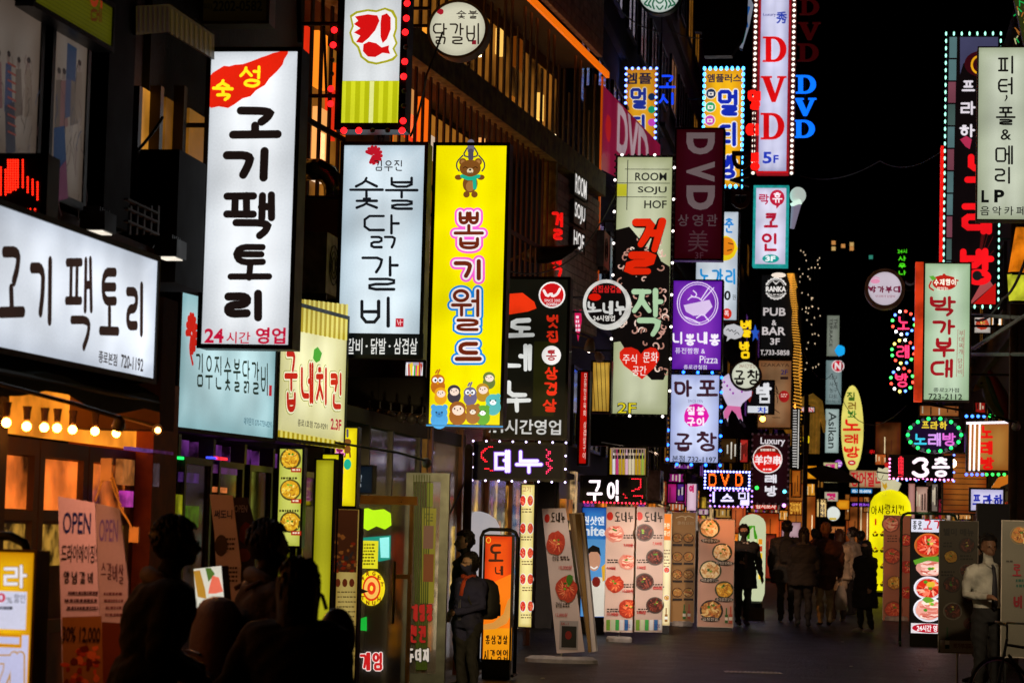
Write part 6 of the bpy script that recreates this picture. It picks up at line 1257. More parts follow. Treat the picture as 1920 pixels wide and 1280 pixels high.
# 4.. further left and right blocks
def block(label, side, Y0, Y1, h, wm, fl=3.0, wn=None, off=0, amber=.15, ground=None, seed=1):
    rr = random.Random(seed); b = Bld('building',label,(-5+off,0,0) if side < 0 else (2.8+off,0,0), LEFT if side < 0 else RIGHT)
    a, e = (sx(Y0), sx(Y1)) if side < 0 else (-sx(Y1), -sx(Y0)); g0 = gz(Y0)-.3
    b.bx('wall',(a,.2,g0,e,10,h),wm); b.bx('parapet',(a,.1,h+.002,e,.5,h+.35),CON)
    n = max(1,int((e-a)/2.6))
    z = g0+3.4; lv = 0
    b.bx('shop_front',(a+.3,.16,g0+.3,e-.3,.195,g0+3.0),mat('shop_front_dark',(.05,.035,.03),.4,noise=.9,scale=1.2)); x = a+.4; k = 0
    pal = ['#ff9830','#ffd090','#c03818','#a040c0','#ffe8d0','#e07818','#d02850','#8a5020','#f0c040']
    while x < e-.8:
        w = rr.uniform(.25,1.1); q = rr.uniform(1.0,2.2); hh = rr.uniform(.3,1.3)
        b.bx('lit_shop_window',(x,.06+.01*(k%3),g0+q,x+w,.155,min(g0+q+hh,g0+3.0)),mat('shop_window_%d'%(k%9),c(pal[k%9]),.4,emit=c(pal[k%9]),es=rr.choice([.25,.5,.8]),noise=1.0,scale=3+k%4)); x += w+rr.uniform(.1,.8); k += 1
    while z+1.6 < h:
        for k in range(n):
            x = a+(e-a)*(k+.18)/n; w = (e-a)/n*.64; q = rr.random()
            b.window(x,z,x+w,z+1.4, AMD if q < amber else VIO if q < amber*1.4 else GLS, GREYM, 2)
        b.bx('ledge',(a,.08,z-.55,e,.19,z-.45),CON); z += fl; lv += 1
    return b
block('dark building carrying the cream ROOM SOJU HOF sign and the crimson board',-1,41,60,16,DARKW,amber=.1,seed=2)
block('building with violet lit windows behind the purple and blue edged signs',-1,60.3,82,19,mat('purple_grey_wall',(.06,.05,.075),.8,bump=.3),amber=.3,seed=3)
block('far building on the left behind the keyboard sign',-1,82.5,112,17,CON,amber=.3,seed=4)
block('farthest building on the left of the street',-1,113,160,14,BROWN,amber=.3,seed=5)
block('dark building on the right above the parked bicycle',1,14,47,15,DARKW,amber=.05,seed=6,off=1.0)
block('building on the right behind the oval neon sign with warm shop front',1,47.5,72,12,BROWN,amber=.2,seed=7)
block('building on the right beyond the small lamp letters',1,72.5,115,13,CON,amber=.2,seed=8)
b = Bld('end_building','dark building closing the street with warm shop signs at its foot',(10,165,0),PERP)
b.bx('wall',(-16,.2,.5,30,12,11),DARKW); b.bx('shop_light',(-12,.05,2.2,10,.19,3.4),mat('end_shop_light',(.5,.3,.1),.5,emit=(1,.6,.25),es=.35,noise=1.0,scale=.5))
for k in range(12): b.window(-13+k*2.4,5,-11.5+k*2.4,6.5,AMD if k%3==0 else GLS); b.window(-13+k*2.4,8,-11.5+k*2.4,9.5,AMD if k%4==1 else GLS)
# ================================================================ people
def person(label, px, ytop, d, face=0, top=(.02,.02,.02), legs=(.015,.015,.018), shoes=(.02,.02,.02), hair=(.012,.009,.008), skin=(.45,.26,.18), coat=0, bulk=1.0, fem=0, stride=.0, armL=None, armR=None, lean=0, hairlen=0, headturn=0, vox=.014, extra=None, hood=None, group=None, tuck=False):
    g0 = gz(d); H = at(px, ytop, d).z - g0; S = H/1.735; loc = Vector((at(px,1100,d).x, d, g0))
    e = empty('person', loc, math.radians(face), label, 'person', group)
    sh = (.165 if fem else .19)*bulk**.5; G_ = G(); bones = []
    def T(pts, rs, tag_, n=12):
        pts = [Vector(p)*S for p in pts]; rs = [((r[0]*S, r[1]*S) if isinstance(r, tuple) else r*S) for r in rs]
        G_.tube(pts, rs, n)
        for k in range(len(pts)-1):
            r = rs[k]; r2 = rs[k+1]; bones.append((pts[k], pts[k+1], (max(r) if isinstance(r,tuple) else r), tag_))
        for k in (0,len(pts)-1):
            r = rs[k]; r = min(r) if isinstance(r,tuple) else r
            G_.ball(pts[k], r*.98, 12, 8)
    ly = -lean
    def L(z): return ly*max(0,(z-.9))/.6      # forward lean of the trunk (towards -y)
    hips = .088; b = bulk
    tz = [(.86,.150,.112),(.95,.158,.118),(1.08,.135 if fem else .145,.108),(1.22,.158*b,.118*b),(1.34,(.165 if fem else .185)*b,.118*b),(1.41,.155*b,.10*b),(1.455,.08,.07)]
    rings = [(z,a*(1+(b-1)*.8),c_*(1+(b-1)*.8)) for z,a,c_ in tz]
    def ring_tube(rr, tag_):
        n = 20; base = len(G_.v)
        for z,a,c_ in rr:
            for j in range(n):
                q = 2*math.pi*j/n; cx = math.cos(q); sy = math.sin(q)
                G_.v.append((S*a*math.copysign(abs(cx)**.85,cx), S*(c_*math.copysign(abs(sy)**.85,sy)+L(z)), S*z))
        for k in range(len(rr)-1):
            for j in range(n): G_.f.append((base+k*n+j, base+k*n+(j+1)%n, base+(k+1)*n+(j+1)%n, base+(k+1)*n+j)); G_.c.append((1,1,1))
        G_.f.append(tuple(base+j for j in range(n))[::-1]); G_.c.append((1,1,1)); e_ = base+(len(rr)-1)*n; G_.f.append(tuple(e_+j for j in range(n))); G_.c.append((1,1,1))
        for k in range(len(rr)-1): bones.append((Vector((0,L(rr[k][0]),rr[k][0]))*S, Vector((0,L(rr[k+1][0]),rr[k+1][0]))*S, (rr[k][1] if rr[k][0] < 1.4 else .03)*S, tag_))
    ring_tube(rings, 'top')
    if coat: ring_tube([(.93-coat,.205*b,.165*b),(.93-coat*.5,.195*b,.155*b),(.95,.18*b,.14*b),(1.1,.165*b,.13*b)], 'top')
    # legs
    for sgn, st in ((-1,stride),(1,-stride)):
        hx = sgn*hips; kx = sgn*.095; 
        T([(hx,0,.9),(hx,-st*.25-.01,.7),(kx,-st*.55-.02,.48),(kx,-st*.8+.02,.28),(kx,-st+.03,.09)],[.092*b**.5,.082,.06,.058,.046],'legs')
        T([(kx,-st+.03,.06),(kx,-st-.06,.045),(kx+sgn*.012,-st-.16,.03)],[.048,.043,.03],'shoe',10)
    # arms: list of (elbow, wrist, hand direction)
    for sgn, arm in ((-1,armL),(1,armR)):
        shp = Vector((sgn*sh, L(1.38), 1.385)); el, wr = arm or ((sgn*(sh+.05), .03+L(1.1), 1.10),(sgn*(sh+.05), -.05+L(.9), .86))
        el = Vector(el); wr = Vector(wr)
        T([shp+Vector((-sgn*.05,0,.01)),shp,(shp+el)/2,el,(el+wr)/2,wr],[.055*b,.06*b,.052*b,.045*b,.042*b,.032*b**.5],'top')
        dr = (wr-el).normalized(); sd = Vector((0,-1,0)) if abs(dr.y) < .7 else Vector((-sgn,0,0)); sd = (sd-dr*sd.dot(dr)).normalized(); nm = dr.cross(sd)
        T([wr,wr+dr*.05,wr+dr*.085],[(.026),(.033),(.028)],'hand',10)
        for k, ln in enumerate((.055,.068,.064,.05)):
            o_ = wr+dr*.085+sd*(.027-.018*k); m_ = o_+dr*ln*.5+nm*.006*sgn; T([o_,m_,m_+dr*ln*.4-nm*sgn*.018*-1],[.0095,.009,.0075],'hand',6)
        o_ = wr+dr*.025+sd*.028; T([o_,o_+sd*.026+dr*.02,o_+sd*.03+dr*.05],[.012,.011,.009],'hand',6)
    # neck, head with face
    ht = math.radians(headturn); lz = L(1.5); hc = Vector((0,L(1.62)-.012,1.618)); rot = Matrix.Rotation(ht,3,'Z')
    T([(0,lz+.01,1.43),(0,L(1.55)+.0,1.55)],[.056,.05],'head')
    def hp(x,y,z): return hc + rot @ Vector((x,y,z))
    def B(p, r): 
        n0 = len(G_.v); G_.ball((0,0,0), tuple(q*S for q in r), 16, 12)
        for k in range(n0,len(G_.v)): v = rot @ Vector(G_.v[k]); G_.v[k] = tuple(v + p*S)
    B(hp(0,.01,.02),(.074,.094,.097)); B(hp(0,-.028,-.045),(.052,.055,.062)); B(hp(0,-.062,-.075),(.026,.02,.022))
    T([hp(0,-.085,.01),hp(0,-.108,-.022)],[.009,.014],'head',8)
    for q in (-1,1): B(hp(q*.076,.012,-.008),(.012,.02,.032)); B(hp(q*.03,-.075,.02),(.02,.012,.008)); 
    B(hp(0,-.086,-.055),(.024,.01,.009))
    bones.append((hp(0,0,.05)*S, hp(0,-.03,-.05)*S, .09*S, 'head'))
    me = bpy.data.meshes.new('tmp'); me.from_pydata(G_.v, [], G_.f); o = bpy.data.objects.new('tmp', me); COL.objects.link(o)
    m = o.modifiers.new('r','REMESH'); m.mode = 'VOXEL'; m.voxel_size = vox; m2 = o.modifiers.new('s','SMOOTH'); m2.iterations = 2; m2.factor = .5
    dg = bpy.context.evaluated_depsgraph_get(); em = bpy.data.meshes.new_from_object(o.evaluated_get(dg)); bpy.data.objects.remove(o)
    def cm(nm, col, r=.85): return mat('%s_%02d%02d%02d' % (nm, *[int(q*99) for q in col]), col, r, noise=.35, scale=5, bump=.35)
    ms = {'top':cm('cloth',top),'legs':cm('trousers',legs),'shoe':cm('shoe_leather',shoes,.4),'head':cm('skin',skin,.5),'hand':cm('skin',skin,.5)}
    order = ['top','legs','shoe','head','hand']
    for k in order: em.materials.append(ms[k])
    Bs = [(a,(c2-a),(c2-a).length_squared or 1e-9,r,order.index(t)) for a,c2,r,t in bones]
    import numpy as np
    nP, nV = len(em.polygons), len(em.vertices); C = np.empty(nP*3); em.polygons.foreach_get('center', C); C = C.reshape(-1,3); best = np.full(nP, 1e9); mi = np.zeros(nP, int)
    for a,ab,l2,r,t in Bs:
        a_ = np.array(a); b_ = np.array(ab); w = C-a_; k = np.clip(w@b_/l2, 0, 1); dd = np.linalg.norm(w-k[:,None]*b_, axis=1)-r; q = dd < best; best[q] = dd[q]; mi[q] = t
    if tuck: mi[(mi == 0) & (C[:,2] < 1.01*S) & (np.abs(C[:,0]) < .19*S)] = 1
    V = np.empty(nV*3); em.vertices.foreach_get('co', V); V = V.reshape(-1,3); Nn = np.empty(nV*3); em.vertices.foreach_get('normal', Nn); Nn = Nn.reshape(-1,3)
    cl = np.ones(nV, bool); nl = np.empty(len(em.loops), int); em.loops.foreach_get('vertex_index', nl); lt = np.empty(nP, int); em.polygons.foreach_get('loop_total', lt); cl[nl[np.repeat(mi > 1, lt)]] = False
    x, y, z = V.T; o_ = px*.1
    fo = .006*np.sin(z*31+x*17+2*np.sin(y*23+o_))*np.sin(x*13+y*19+o_) + .007*np.sin(z*14+3*np.sin(x*9+o_)) + .003*np.sin(z*63+x*40+4*np.sin(y*21))
    if bulk > 1.15 and coat: fo += .009*np.abs(np.sin(z*26))
    V[cl] += Nn[cl]*fo[cl][:,None]; em.vertices.foreach_set('co', V.ravel()); mi = [int(q) for q in mi]
    em.polygons.foreach_set('material_index', mi); em.polygons.foreach_set('use_smooth',[True]*len(mi)); em.name = 'body'
    link(bpy.data.objects.new('body', em), e)
    # hair: cap with strands to the chosen length
    hg_ = G(); hm = cm('hair',hair,.45); n, mm = 30, 18; R = random.Random(int(px))
    vs = []; 
    for i in range(mm+1):
        t = math.pi*.80*i/mm
        for j in range(n):
            q = 2*math.pi*j/n; w = 1.14+.05*math.sin(j*2.7+i*.8)+R.uniform(-.025,.03); x, y, z = .078*w*math.sin(t)*math.cos(q), .098*w*math.sin(t)*math.sin(q)+.012, .098*w*math.cos(t)+.024
            if hairlen and y > -.02 and t > 1.5: z -= hairlen*(t-1.5)/1.0; x *= 1.12; y = y*1.05
            vs.append(tuple(hp(x,y,z)*S))
    fs = []
    for i in range(mm):
        for j in range(n):
            t = math.pi*.80*(i+.5)/mm; q = 2*math.pi*(j+.5)/n; fy = math.sin(q); 
            if fy < -.25 and t > 1.05 + .25*(1-abs(fy)): continue
            if fy < .1 and t > 1.75 and not hairlen: continue
            if hairlen and fy < -.35 and t > 1.05: continue
            fs.append((i*n+j, i*n+(j+1)%n, (i+1)*n+(j+1)%n, (i+1)*n+j))
    hg_.mesh(vs, fs)
    for k in range(70):                                     # loose locks over the cap
        a = R.uniform(-.5,3.64); t = R.uniform(.15,1.7)
        if math.sin(a) < -.2 and t > .95: continue
        def hq(t_, w_): return hp(.08*w_*math.sin(t_)*math.cos(a), .1*w_*math.sin(t_)*math.sin(a)+.012, .1*w_*math.cos(t_)+.024 - (hairlen*max(0,t_-1.5)*.6 if math.sin(a) > -.1 else 0))*S
        hg_.tube([tuple(hq(t,1.16)),tuple(hq(t+.16,1.2+R.uniform(0,.03))),tuple(hq(t+.36,1.14+R.uniform(0,.07)))],[.010*S,.009*S,.002*S],4)
    hg_.obj('hair', hm, e, True)
    eg = G()
    for q in (-1,1): eg2 = G().ball(tuple(hp(q*.03,-.084,.008)*S),(.009*S,.006*S,.006*S),8,6).obj('eye', mat('eye_dark',(.02,.015,.012),.2), e, True)
    if hood: G().tube([tuple(Vector(p)*S) for p in [(-.07,L(1.44)-.05,1.42),(-.10,L(1.44)+.03,1.45),(0,L(1.44)+.085,1.475),(.10,L(1.44)+.03,1.45),(.07,L(1.44)-.05,1.42)]], [.02*S,.032*S,.042*S,.032*S,.02*S], 12).obj('hood', cm('hood',hood,.95), e, True)
    if extra: extra(e, S, hp, cm, L)
    return e, S, loc
def glasses(e,S,hp,cm,L):
    for q in (-1,1): G().tube([tuple(hp(q*.032+.02*math.cos(k*.785),-.094,.008+.014*math.sin(k*.785))*S) for k in range(9)], .0022*S, 5).obj('glasses_rim', BLACK, e)
    for q in (-1,1): G().tube([tuple(hp(q*.052,-.092,.01)*S),tuple(hp(q*.08,.01,.01)*S)],.002*S,5).obj('glasses_arm',BLACK,e)
def shirt_tie(tie, coat=True, shirt=(.6,.6,.58)):
    def f(e,S,hp,cm,L):
        g = G(); y = -.142
        if coat: g.face([tuple(Vector(p)*S) for p in ((-.05,y+.02,1.44),(.05,y+.02,1.44),(.055,y-.008,1.3),(.03,y-.012,1.08),(-.03,y-.012,1.08),(-.055,y-.008,1.3))]); g.obj('shirt_front', cm('shirt',shirt,.7), e)
        G().tube([tuple(Vector(p)*S) for p in ((0,-.10,1.44),(0,-.135,1.41),(0,-.158,1.34),(0,-.168,1.2),(0,-.166,1.02),(0,-.166,.99))],[(.012*S,.012*S),(.022*S,.012*S),(.02*S,.01*S),(.03*S,.01*S),(.036*S,.01*S),(.006*S,.006*S)],8).obj('tie', cm('tie',tie,.6), e, True)
        for q in (-1,1): G().tube([tuple(Vector(p)*S) for p in ((q*.055,-.02,1.46),(q*.05,-.08,1.445),(q*.015,-.125,1.415))],.010*S,6).obj('collar',cm('shirt',shirt,.7),e,True)
        if coat:
            for q in (-1,1): G().tube([tuple(Vector(p)*S) for p in ((q*.075,-.05,1.455),(q*.07,-.135,1.36),(q*.06,-.155,1.2),(q*.045,-.155,1.05))],[.02*S,.022*S,.018*S,.012*S],8).obj('lapel',cm('cloth',(.02,.02,.022)),e,True)
    return f
def scarf(col):
    def f(e,S,hp,cm,L):
        glasses(e,S,hp,cm,L); G().tube([tuple(Vector((.075*math.cos(k*.6),.07*math.sin(k*.6)-.01+L(1.45),1.455+.01*math.sin(k*2)))*S) for k in range(12)],.03*S,8).obj('scarf',cm('scarf',col,.9),e,True)
        G().tube([tuple(Vector(p)*S) for p in ((.03,-.09,1.44),(.04,-.14,1.36),(.02,-.155,1.24))],[.03*S,.035*S,.03*S],8).obj('scarf_end',cm('scarf',col,.9),e,True)
        for q in (-.012,.012): G().tube([tuple(Vector(p)*S) for p in ((q,-.145,1.4),(q,-.16,1.1),(q,-.16,.95))],.004*S,5).obj('zip_edge',cm('piping',(.12,.12,.15)),e)
    return f
def backpack(label, e, S, col=(.03,.025,.03), w=.16, z=(1.0,1.42), dp=.2, straps=True):
    r = empty('backpack', e.location, e.rotation_euler[2], label, 'backpack'); m = mat('pack_fabric_%02d%02d'%(int(col[0]*999),int(col[2]*999)),col,.75,bump=.3)
    g = G(); n = 18; pr = [(z[0]-.02,.55),(z[0],.85),(z[0]+.1,1.0),(z[0]+.26,.98),(z[1]-.06,.85),(z[1],.55),(z[1]+.02,.2)]; base = 0
    for zz, k in pr:
        for j in range(n):
            q = 2*math.pi*j/n; cx, sy = math.cos(q), math.sin(q); g.v.append((S*w*k*math.copysign(abs(cx)**.6,cx), S*(.13+dp/2+dp/2*k*math.copysign(abs(sy)**.6,sy)), S*zz))
    for k in range(len(pr)-1):
        for j in range(n): g.f.append((k*n+j,k*n+(j+1)%n,(k+1)*n+(j+1)%n,(k+1)*n+j)); g.c.append((1,1,1))
    g.f.append(tuple(range(n))[::-1]); g.c.append((1,1,1)); g.f.append(tuple(range((len(pr)-1)*n,len(pr)*n))); g.c.append((1,1,1)); g.obj('pack_body',m,r,True)
    G().tube([(-w*.7*S,(.13+dp)*S,(z[0]+.2)*S),(0,(.15+dp)*S,(z[0]+.21)*S),(w*.7*S,(.13+dp)*S,(z[0]+.2)*S)],.008*S,5).obj('zip',BLACK,r); G().box(-w*.6*S,(.12+dp)*S,(z[0]+.02)*S,w*.6*S,(.17+dp)*S,(z[0]+.16)*S).obj('pocket',m,r)
    if straps:
        for q in (-1,1): G().tube([tuple(Vector(p)*S) for p in ((q*.09,.14,1.40),(q*.10,.02,1.465),(q*.11,-.11,1.38),(q*.13,-.145,1.2),(q*.15,-.05,1.05),(q*.14,.12,1.04))],.014*S,6).obj('strap',m,r,True)
    return r
BK = (.012,.012,.014)
# near silhouettes
person('dark figure in a black coat with grey hood, left of the bright food board',268,972,11.3,face=104,top=BK,coat=.3,bulk=1.16,lean=.12,hood=(.26,.22,.22),extra=glasses,armL=((-.25,-.05,1.12),(-.16,-.24,1.02)),armR=((.25,-.1,1.12),(.14,-.28,1.02)))
e,S,l = person('dark haired man with a grey backpack turned right, between the two black coats',500,980,12.2,face=112,top=(.05,.04,.04),bulk=1.1,headturn=10,hood=(.2,.17,.16),armL=((-.25,-.05,1.12),(-.16,-.24,1.02)))
backpack('large dark brown backpack on the man in the middle of the near group',e,S,(.11,.06,.055),w=.19,z=(.88,1.34),dp=.24)
person('woman with long black hair in a black padded coat, right of the near group',560,1052,10.2,face=168,top=(.01,.01,.011),coat=.35,bulk=1.22,fem=1,hairlen=.34,armR=((.36,.06,1.1),(.24,-.14,1.0)))
b_ = empty('shoulder_bag', at(632,1185,10.8), 0, 'black shoulder bag at the hip of the right hand padded coat','bag'); G().ball((0,0,-.02),(.085,.06,.13),14,10).obj('bag_body',mat('black_leather',(.012,.012,.014),.4),b_,True); G().tube([(-.05,0,.1),(-.07,0,.16),(-.1,.0,.18)],.009,6).obj('strap',mat('black_leather',(.012,.012,.014),.4),b_)
# woman in navy and the man behind her
person('man with short black hair and an olive collar standing behind the woman in navy',869,996,27.6,face=-70,top=(.02,.02,.022),hood=(.12,.11,.04),vox=.016)
e,S,l = person('woman in glasses, navy jacket and orange scarf with clasped hands, beside the orange board',880,1037,26,face=-42,top=(.018,.02,.075),legs=BK,fem=1,bulk=1.22,hairlen=.03,headturn=-22,vox=.012,extra=scarf((.5,.06,.02)),armL=((-.24,-.02,1.12),(-.04,-.24,1.06)),armR=((.24,-.02,1.12),(.03,-.24,1.05)))
backpack('round black backpack on the woman in navy',e,S,(.015,.015,.018),w=.2,z=(.98,1.42),dp=.26)
# walking crowd
person('man in black suit and coat, white shirt and tie, walking towards the camera',1393,984,43,face=8,top=(.02,.02,.022),coat=.28,bulk=1.2,stride=.12,vox=.016,extra=shirt_tie((.06,.03,.03)),armR=((.27,.02,1.12),(.32,-.02,.86)),armL=((-.26,.0,1.12),(-.13,-.2,1.1)))
e,S,l = person('man in a grey brown coat with a black backpack walking away, leftmost',1474,977,44.5,face=176,top=(.05,.042,.036),coat=.26,bulk=1.28,stride=.10,vox=.016)
backpack('flat black backpack on the man in the grey brown coat',e,S,(.012,.012,.013),w=.15,z=(1.02,1.42),dp=.12)
person('woman with black hair in a black coat walking away, second from left in the crowd',1506,990,43,face=172,top=BK,coat=.2,bulk=1.3,fem=1,hairlen=.16,stride=-.08,vox=.016,hood=(.05,.045,.045))
person('man with reddish hair in a brown jacket and beige trousers walking away',1547,981,43.6,face=184,top=(.075,.022,.012),legs=(.32,.23,.12),hair=(.2,.08,.03),coat=.08,bulk=1.3,stride=.09,vox=.016)
person('woman with long brown hair in a cream cardigan walking away beside the brown jacket',1572,993,45,face=190,top=(.55,.46,.34),legs=(.05,.04,.035),shoes=(.4,.36,.3),hair=(.05,.02,.012),coat=.12,fem=1,bulk=1.2,hairlen=.3,vox=.016)
t = at(1577,1118,44.6); b_ = empty('tote_bag', t, 0, 'white cloth bag hanging from the hand of the long haired woman','bag'); G().tube([(0,0,-.24),(0,0,-.1),(0,0,.06),(0,0,.2)],[(.09,.035),(.115,.045),(.1,.04),(.05,.015)],14).obj('bag_body',mat('white_cloth',(.6,.56,.5),.9,bump=.3),b_,True); G().tube([(-.03,0,.19),(-.02,0,.3),(0,0,.34),(.02,0,.3),(.03,0,.19)],.007,5).obj('handle',mat('white_cloth',(.6,.56,.5),.9,bump=.3),b_)
person('man in a white jacket standing sideways in the crowd',1596,989,47.5,face=-120,top=(.5,.47,.42),legs=BK,bulk=1.25,vox=.016,armR=((.24,-.04,1.12),(.1,-.25,1.06)))
person('short figure with wavy black hair and pale soled shoes beside the yellow pillar',1622,1014,42,face=-60,top=BK,coat=.45,shoes=(.45,.43,.42),bulk=1.3,fem=1,hairlen=.16,vox=.016,stride=.05)
person('dark haired person half hidden behind the black coated figure',1613,996,50,face=170,top=(.02,.02,.024),vox=.02)
person('dark figure far back in the crowd between the black coat and the brown jacket',1526,992,52,face=180,top=(.03,.025,.03),vox=.02)
# shirt man
person('man in a white shirt and black tie standing with one hand raised',1852,1004,27,face=14,top=(.55,.55,.52),legs=(.012,.012,.015),bulk=1.02,vox=.012,tuck=True,extra=shirt_tie((.015,.015,.03),False),armL=((-.235,.02,1.13),(-.12,-.21,1.12)),armR=((.25,.03,1.12),(.26,-.02,.88)),skin=(.26,.13,.08))
person('man in a dark suit half hidden behind the man in the white shirt',1838,1010,31,face=-80,top=(.018,.018,.03),vox=.018)
# ================================================================ street furniture and small things
def bike():
    p = ground_pt(1946,24.5,1200); e = empty('bicycle', p, math.radians(25), 'parked bicycle cut by the lower right corner', 'bicycle')
    m = mat('bike_frame',(.02,.02,.024),.4,.4); tr = mat('tyre_rubber',(.015,.015,.015),.8)
    for x in (-.5,.55):
        w = G().tube([(x+.33*math.cos(k*math.pi/16),0,.34+.33*math.sin(k*math.pi/16)) for k in range(33)],.018,6).obj('wheel', tr, e, True); G().tube([(x+.31*math.cos(k*math.pi/16),0,.34+.31*math.sin(k*math.pi/16)) for k in range(33)],.008,5).obj('rim', STEEL, w)
        for k in range(9): G().tube([(x,0,.34),(x+.31*math.cos(k*.698),0,.34+.31*math.sin(k*.698))],.002,4).obj('spoke', STEEL, w)
    for a,b in (((-.5,0,.34),(-.38,0,.86)),((-.38,0,.8),(.1,0,.74)),((-.36,0,.7),(.05,0,.3)),((.05,0,.3),(.13,0,.84)),((.05,0,.3),(.55,0,.34)),((.55,0,.34),(.12,0,.72))): G().tube([a,b],.015,7).obj('frame_tube', m, e)
    G().tube([(-.38,0,.86),(-.38,0,.98),(-.42,-.05,1.02),(-.36,-.22,1.02),(-.24,-.3,1.0)],.011,7).obj('handlebar', STEEL, e, True); G().tube([(-.38,0,.98),(-.42,.05,1.02),(-.36,.22,1.02),(-.24,.3,1.0)],.011,7).obj('handlebar', STEEL, e, True)
    for q in (-1,1): G().tube([(-.26,q*.29,1.0),(-.16,q*.31,.99)],.016,8).obj('grip', mat('tan_grip',(.4,.25,.08),.6), e)
    G().ball((.14,0,.88),(.13,.08,.035),12,7).obj('saddle', tr, e, True)
bike()
# manhole grate, litter
p = ground_pt(1412,32,1248); p.z += .004; e = empty('drain_grate', p, 0, 'small iron drain grate in the asphalt at lower centre', 'grate'); G().box(-.37,-.16,0,.37,.16,.006).obj('frame', mat('worn_iron',(.35,.33,.3),.35,.8), e)
for k in range(12): G().box(-.34+k*.058,-.13,.006,-.31+k*.058,.13,.012).obj('bar', mat('worn_iron',(.35,.33,.3),.35,.8), e)
rr = random.Random(21); LT = mat('paper_scrap',(.6,.58,.55),.8)
for k,(px,py) in enumerate(((1424,1157),(1596,1232),(1580,1198),(1018,1262),(1735,1256),(1880,1248),(1725,1235),(1020,1275))):
    d = 1.7*FPX/(py-1003+.1*0)*1.0; d = min(44,max(27,d)); 
    q = at(px,py,d); q.z = gz(q.y)+.012; o = G().ball((0,0,0),(.03,.022,.008),6,4).obj('litter', LT); o.location = q; tag(o,'small pale paper scrap lying on the dark asphalt','litter','paper scraps on the asphalt')
# lit lamps on arms at the barbecue shop; others added for banners and people
def spot(px, py, d, tgt, power, col, label, size=.9, k=1.0):
    p = at(px,py,d); e = empty('spot_lamp', p, 0, label, 'lamp'); T_ = Vector(tgt); dr = (T_-p).normalized()
    G().tube([tuple(-dr*.16*k),tuple(-dr*.1*k),tuple(Vector((0,0,0)))],[.03*k,.06*k,.075*k],14).obj('shade', mat('white_shade',(.6,.58,.55),.4), e, True); G().ball((0,0,0),.04*k,10,7).obj('globe', glow(col,12), e, True)
    G().tube([tuple(-dr*.16*k),tuple(-dr*.2*k+Vector((-.25,.1,.06))),tuple(-dr*.2+Vector((-.8,.25,.12)))],.012,6).obj('arm', STEEL, e)
    ld = bpy.data.lights.new('spot_light','SPOT'); ld.energy = power; ld.color = c(col); ld.spot_size = size*2; ld.spot_blend = .8; ld.shadow_soft_size = .07
    o = bpy.data.objects.new('spot_light', ld); COL.objects.link(o); o.parent = e; o.location = dr*.13; o.rotation_euler = dr.to_track_quat('-Z','Y').to_euler()
spot(1252,952,35.2,at(1186,1068,38.2),460,'#ffe4d0','white shaded spot lamp on an arm, right one beside the white 구이 lamp sign',.42,.5)  # made-up lamp that brightens the folded meat banner
spot(1105,655,31,at(1060,1080,33),290,'#ffe8d8','white shaded spot lamp on an arm, left one beside the black sign',.24)
spot(1125,672,36,at(1320,1060,42),680,'#ffdcc0','white shaded spot lamp on an arm, middle one of the three',.24)
spot(222,800,11.8,at(165,1060,12.8),26,'#ff9c80','small shaded lamp under the awning above the OPEN banners',.9,.45)  # lamp added for warm light on the OPEN banners
spot(1742,905,38,at(1682,1070,46),520,'#ffc8a0','shaded lamp under the 3층 lamp sign lighting the meat banner',.24,.7)  # extra lamp put in to light the brown meat banner
spot(1905,800,23,at(1850,1110,27),210,'#ffe0b0','shaded lamp under the right hand signs above the man in the white shirt',.55,.6)  # lamp added so the white shirt shows up
spot(800,868,21.2,at(880,1080,26),380,'#ffd890','shaded lamp by the game shop door lighting the woman in navy',.5,.6)  # lamp put in to bring out the woman in navy
spot(296,806,15.3,at(345,1120,11.8),80,'#ffa050','small shaded lamp at the end of the green awning above the near group',.5,.5)  # added for a rim light on the near figures
spot(1232,852,39,at(1545,1080,44.5),300,'#ffa050','amber shaded lamp beside the blue edged sign lighting the walking crowd',.28,.5)  # lamp added as light for the crowd
# bird-shaped street lamp head, poles
e = empty('street_lamp', at(1040,478,36), 0, 'dark leaf shaped lamp head pointing right above the black sign', 'lamp'); g = G(); k_ = 36/FPX
pr = [(-62,4,6),(-40,2,16),(-15,0,17),(10,-4,14),(30,-12,8),(46,-20,2)]
g.tube([(a*k_,0,-b*k_) for a,b,r in pr],[(.10*(r/17),r*k_) for a,b,r in pr],14); g.obj('shell', mat('bronze_shell',(.06,.05,.03),.3,.8), e, True); G().tube([(-.48,0,-.02),(-.7,.2,-.1),(-1.0,.6,-.4)],.03,8).obj('arm', BLACK, e)
def pole(label, px0, py0, d, r=.06, top=None, m=None):
    p = ground_pt(px0, d, 1000); zt = at(px0, top, d).z; e = empty('lamp_post', p, 0, label, 'post'); G().tube([(0,0,0),(0,0,.4),(0,0,.42),(0,0,zt-p.z)],[r*1.5,r*1.4,r,r*.9],12).obj('shaft', m or mat('brown_post',(.12,.08,.05),.45,.5), e, True)
    G().tube([(0,0,zt-p.z),(0,0,zt-p.z+.05)],[r*1.1,r*.4],12).obj('cap', GREYM, e); return e
pole('slim dark pole in front of the white dome pillar',875,0,28.5,.055,840,mat('dark_pole',(.05,.035,.03),.5,.3)); pole('slim bronze pole left of the lantern sign in the crowd',1508,0,56,.06,740); pole('thin dark pole at right behind the parrot figure',1898,0,34,.07,420)
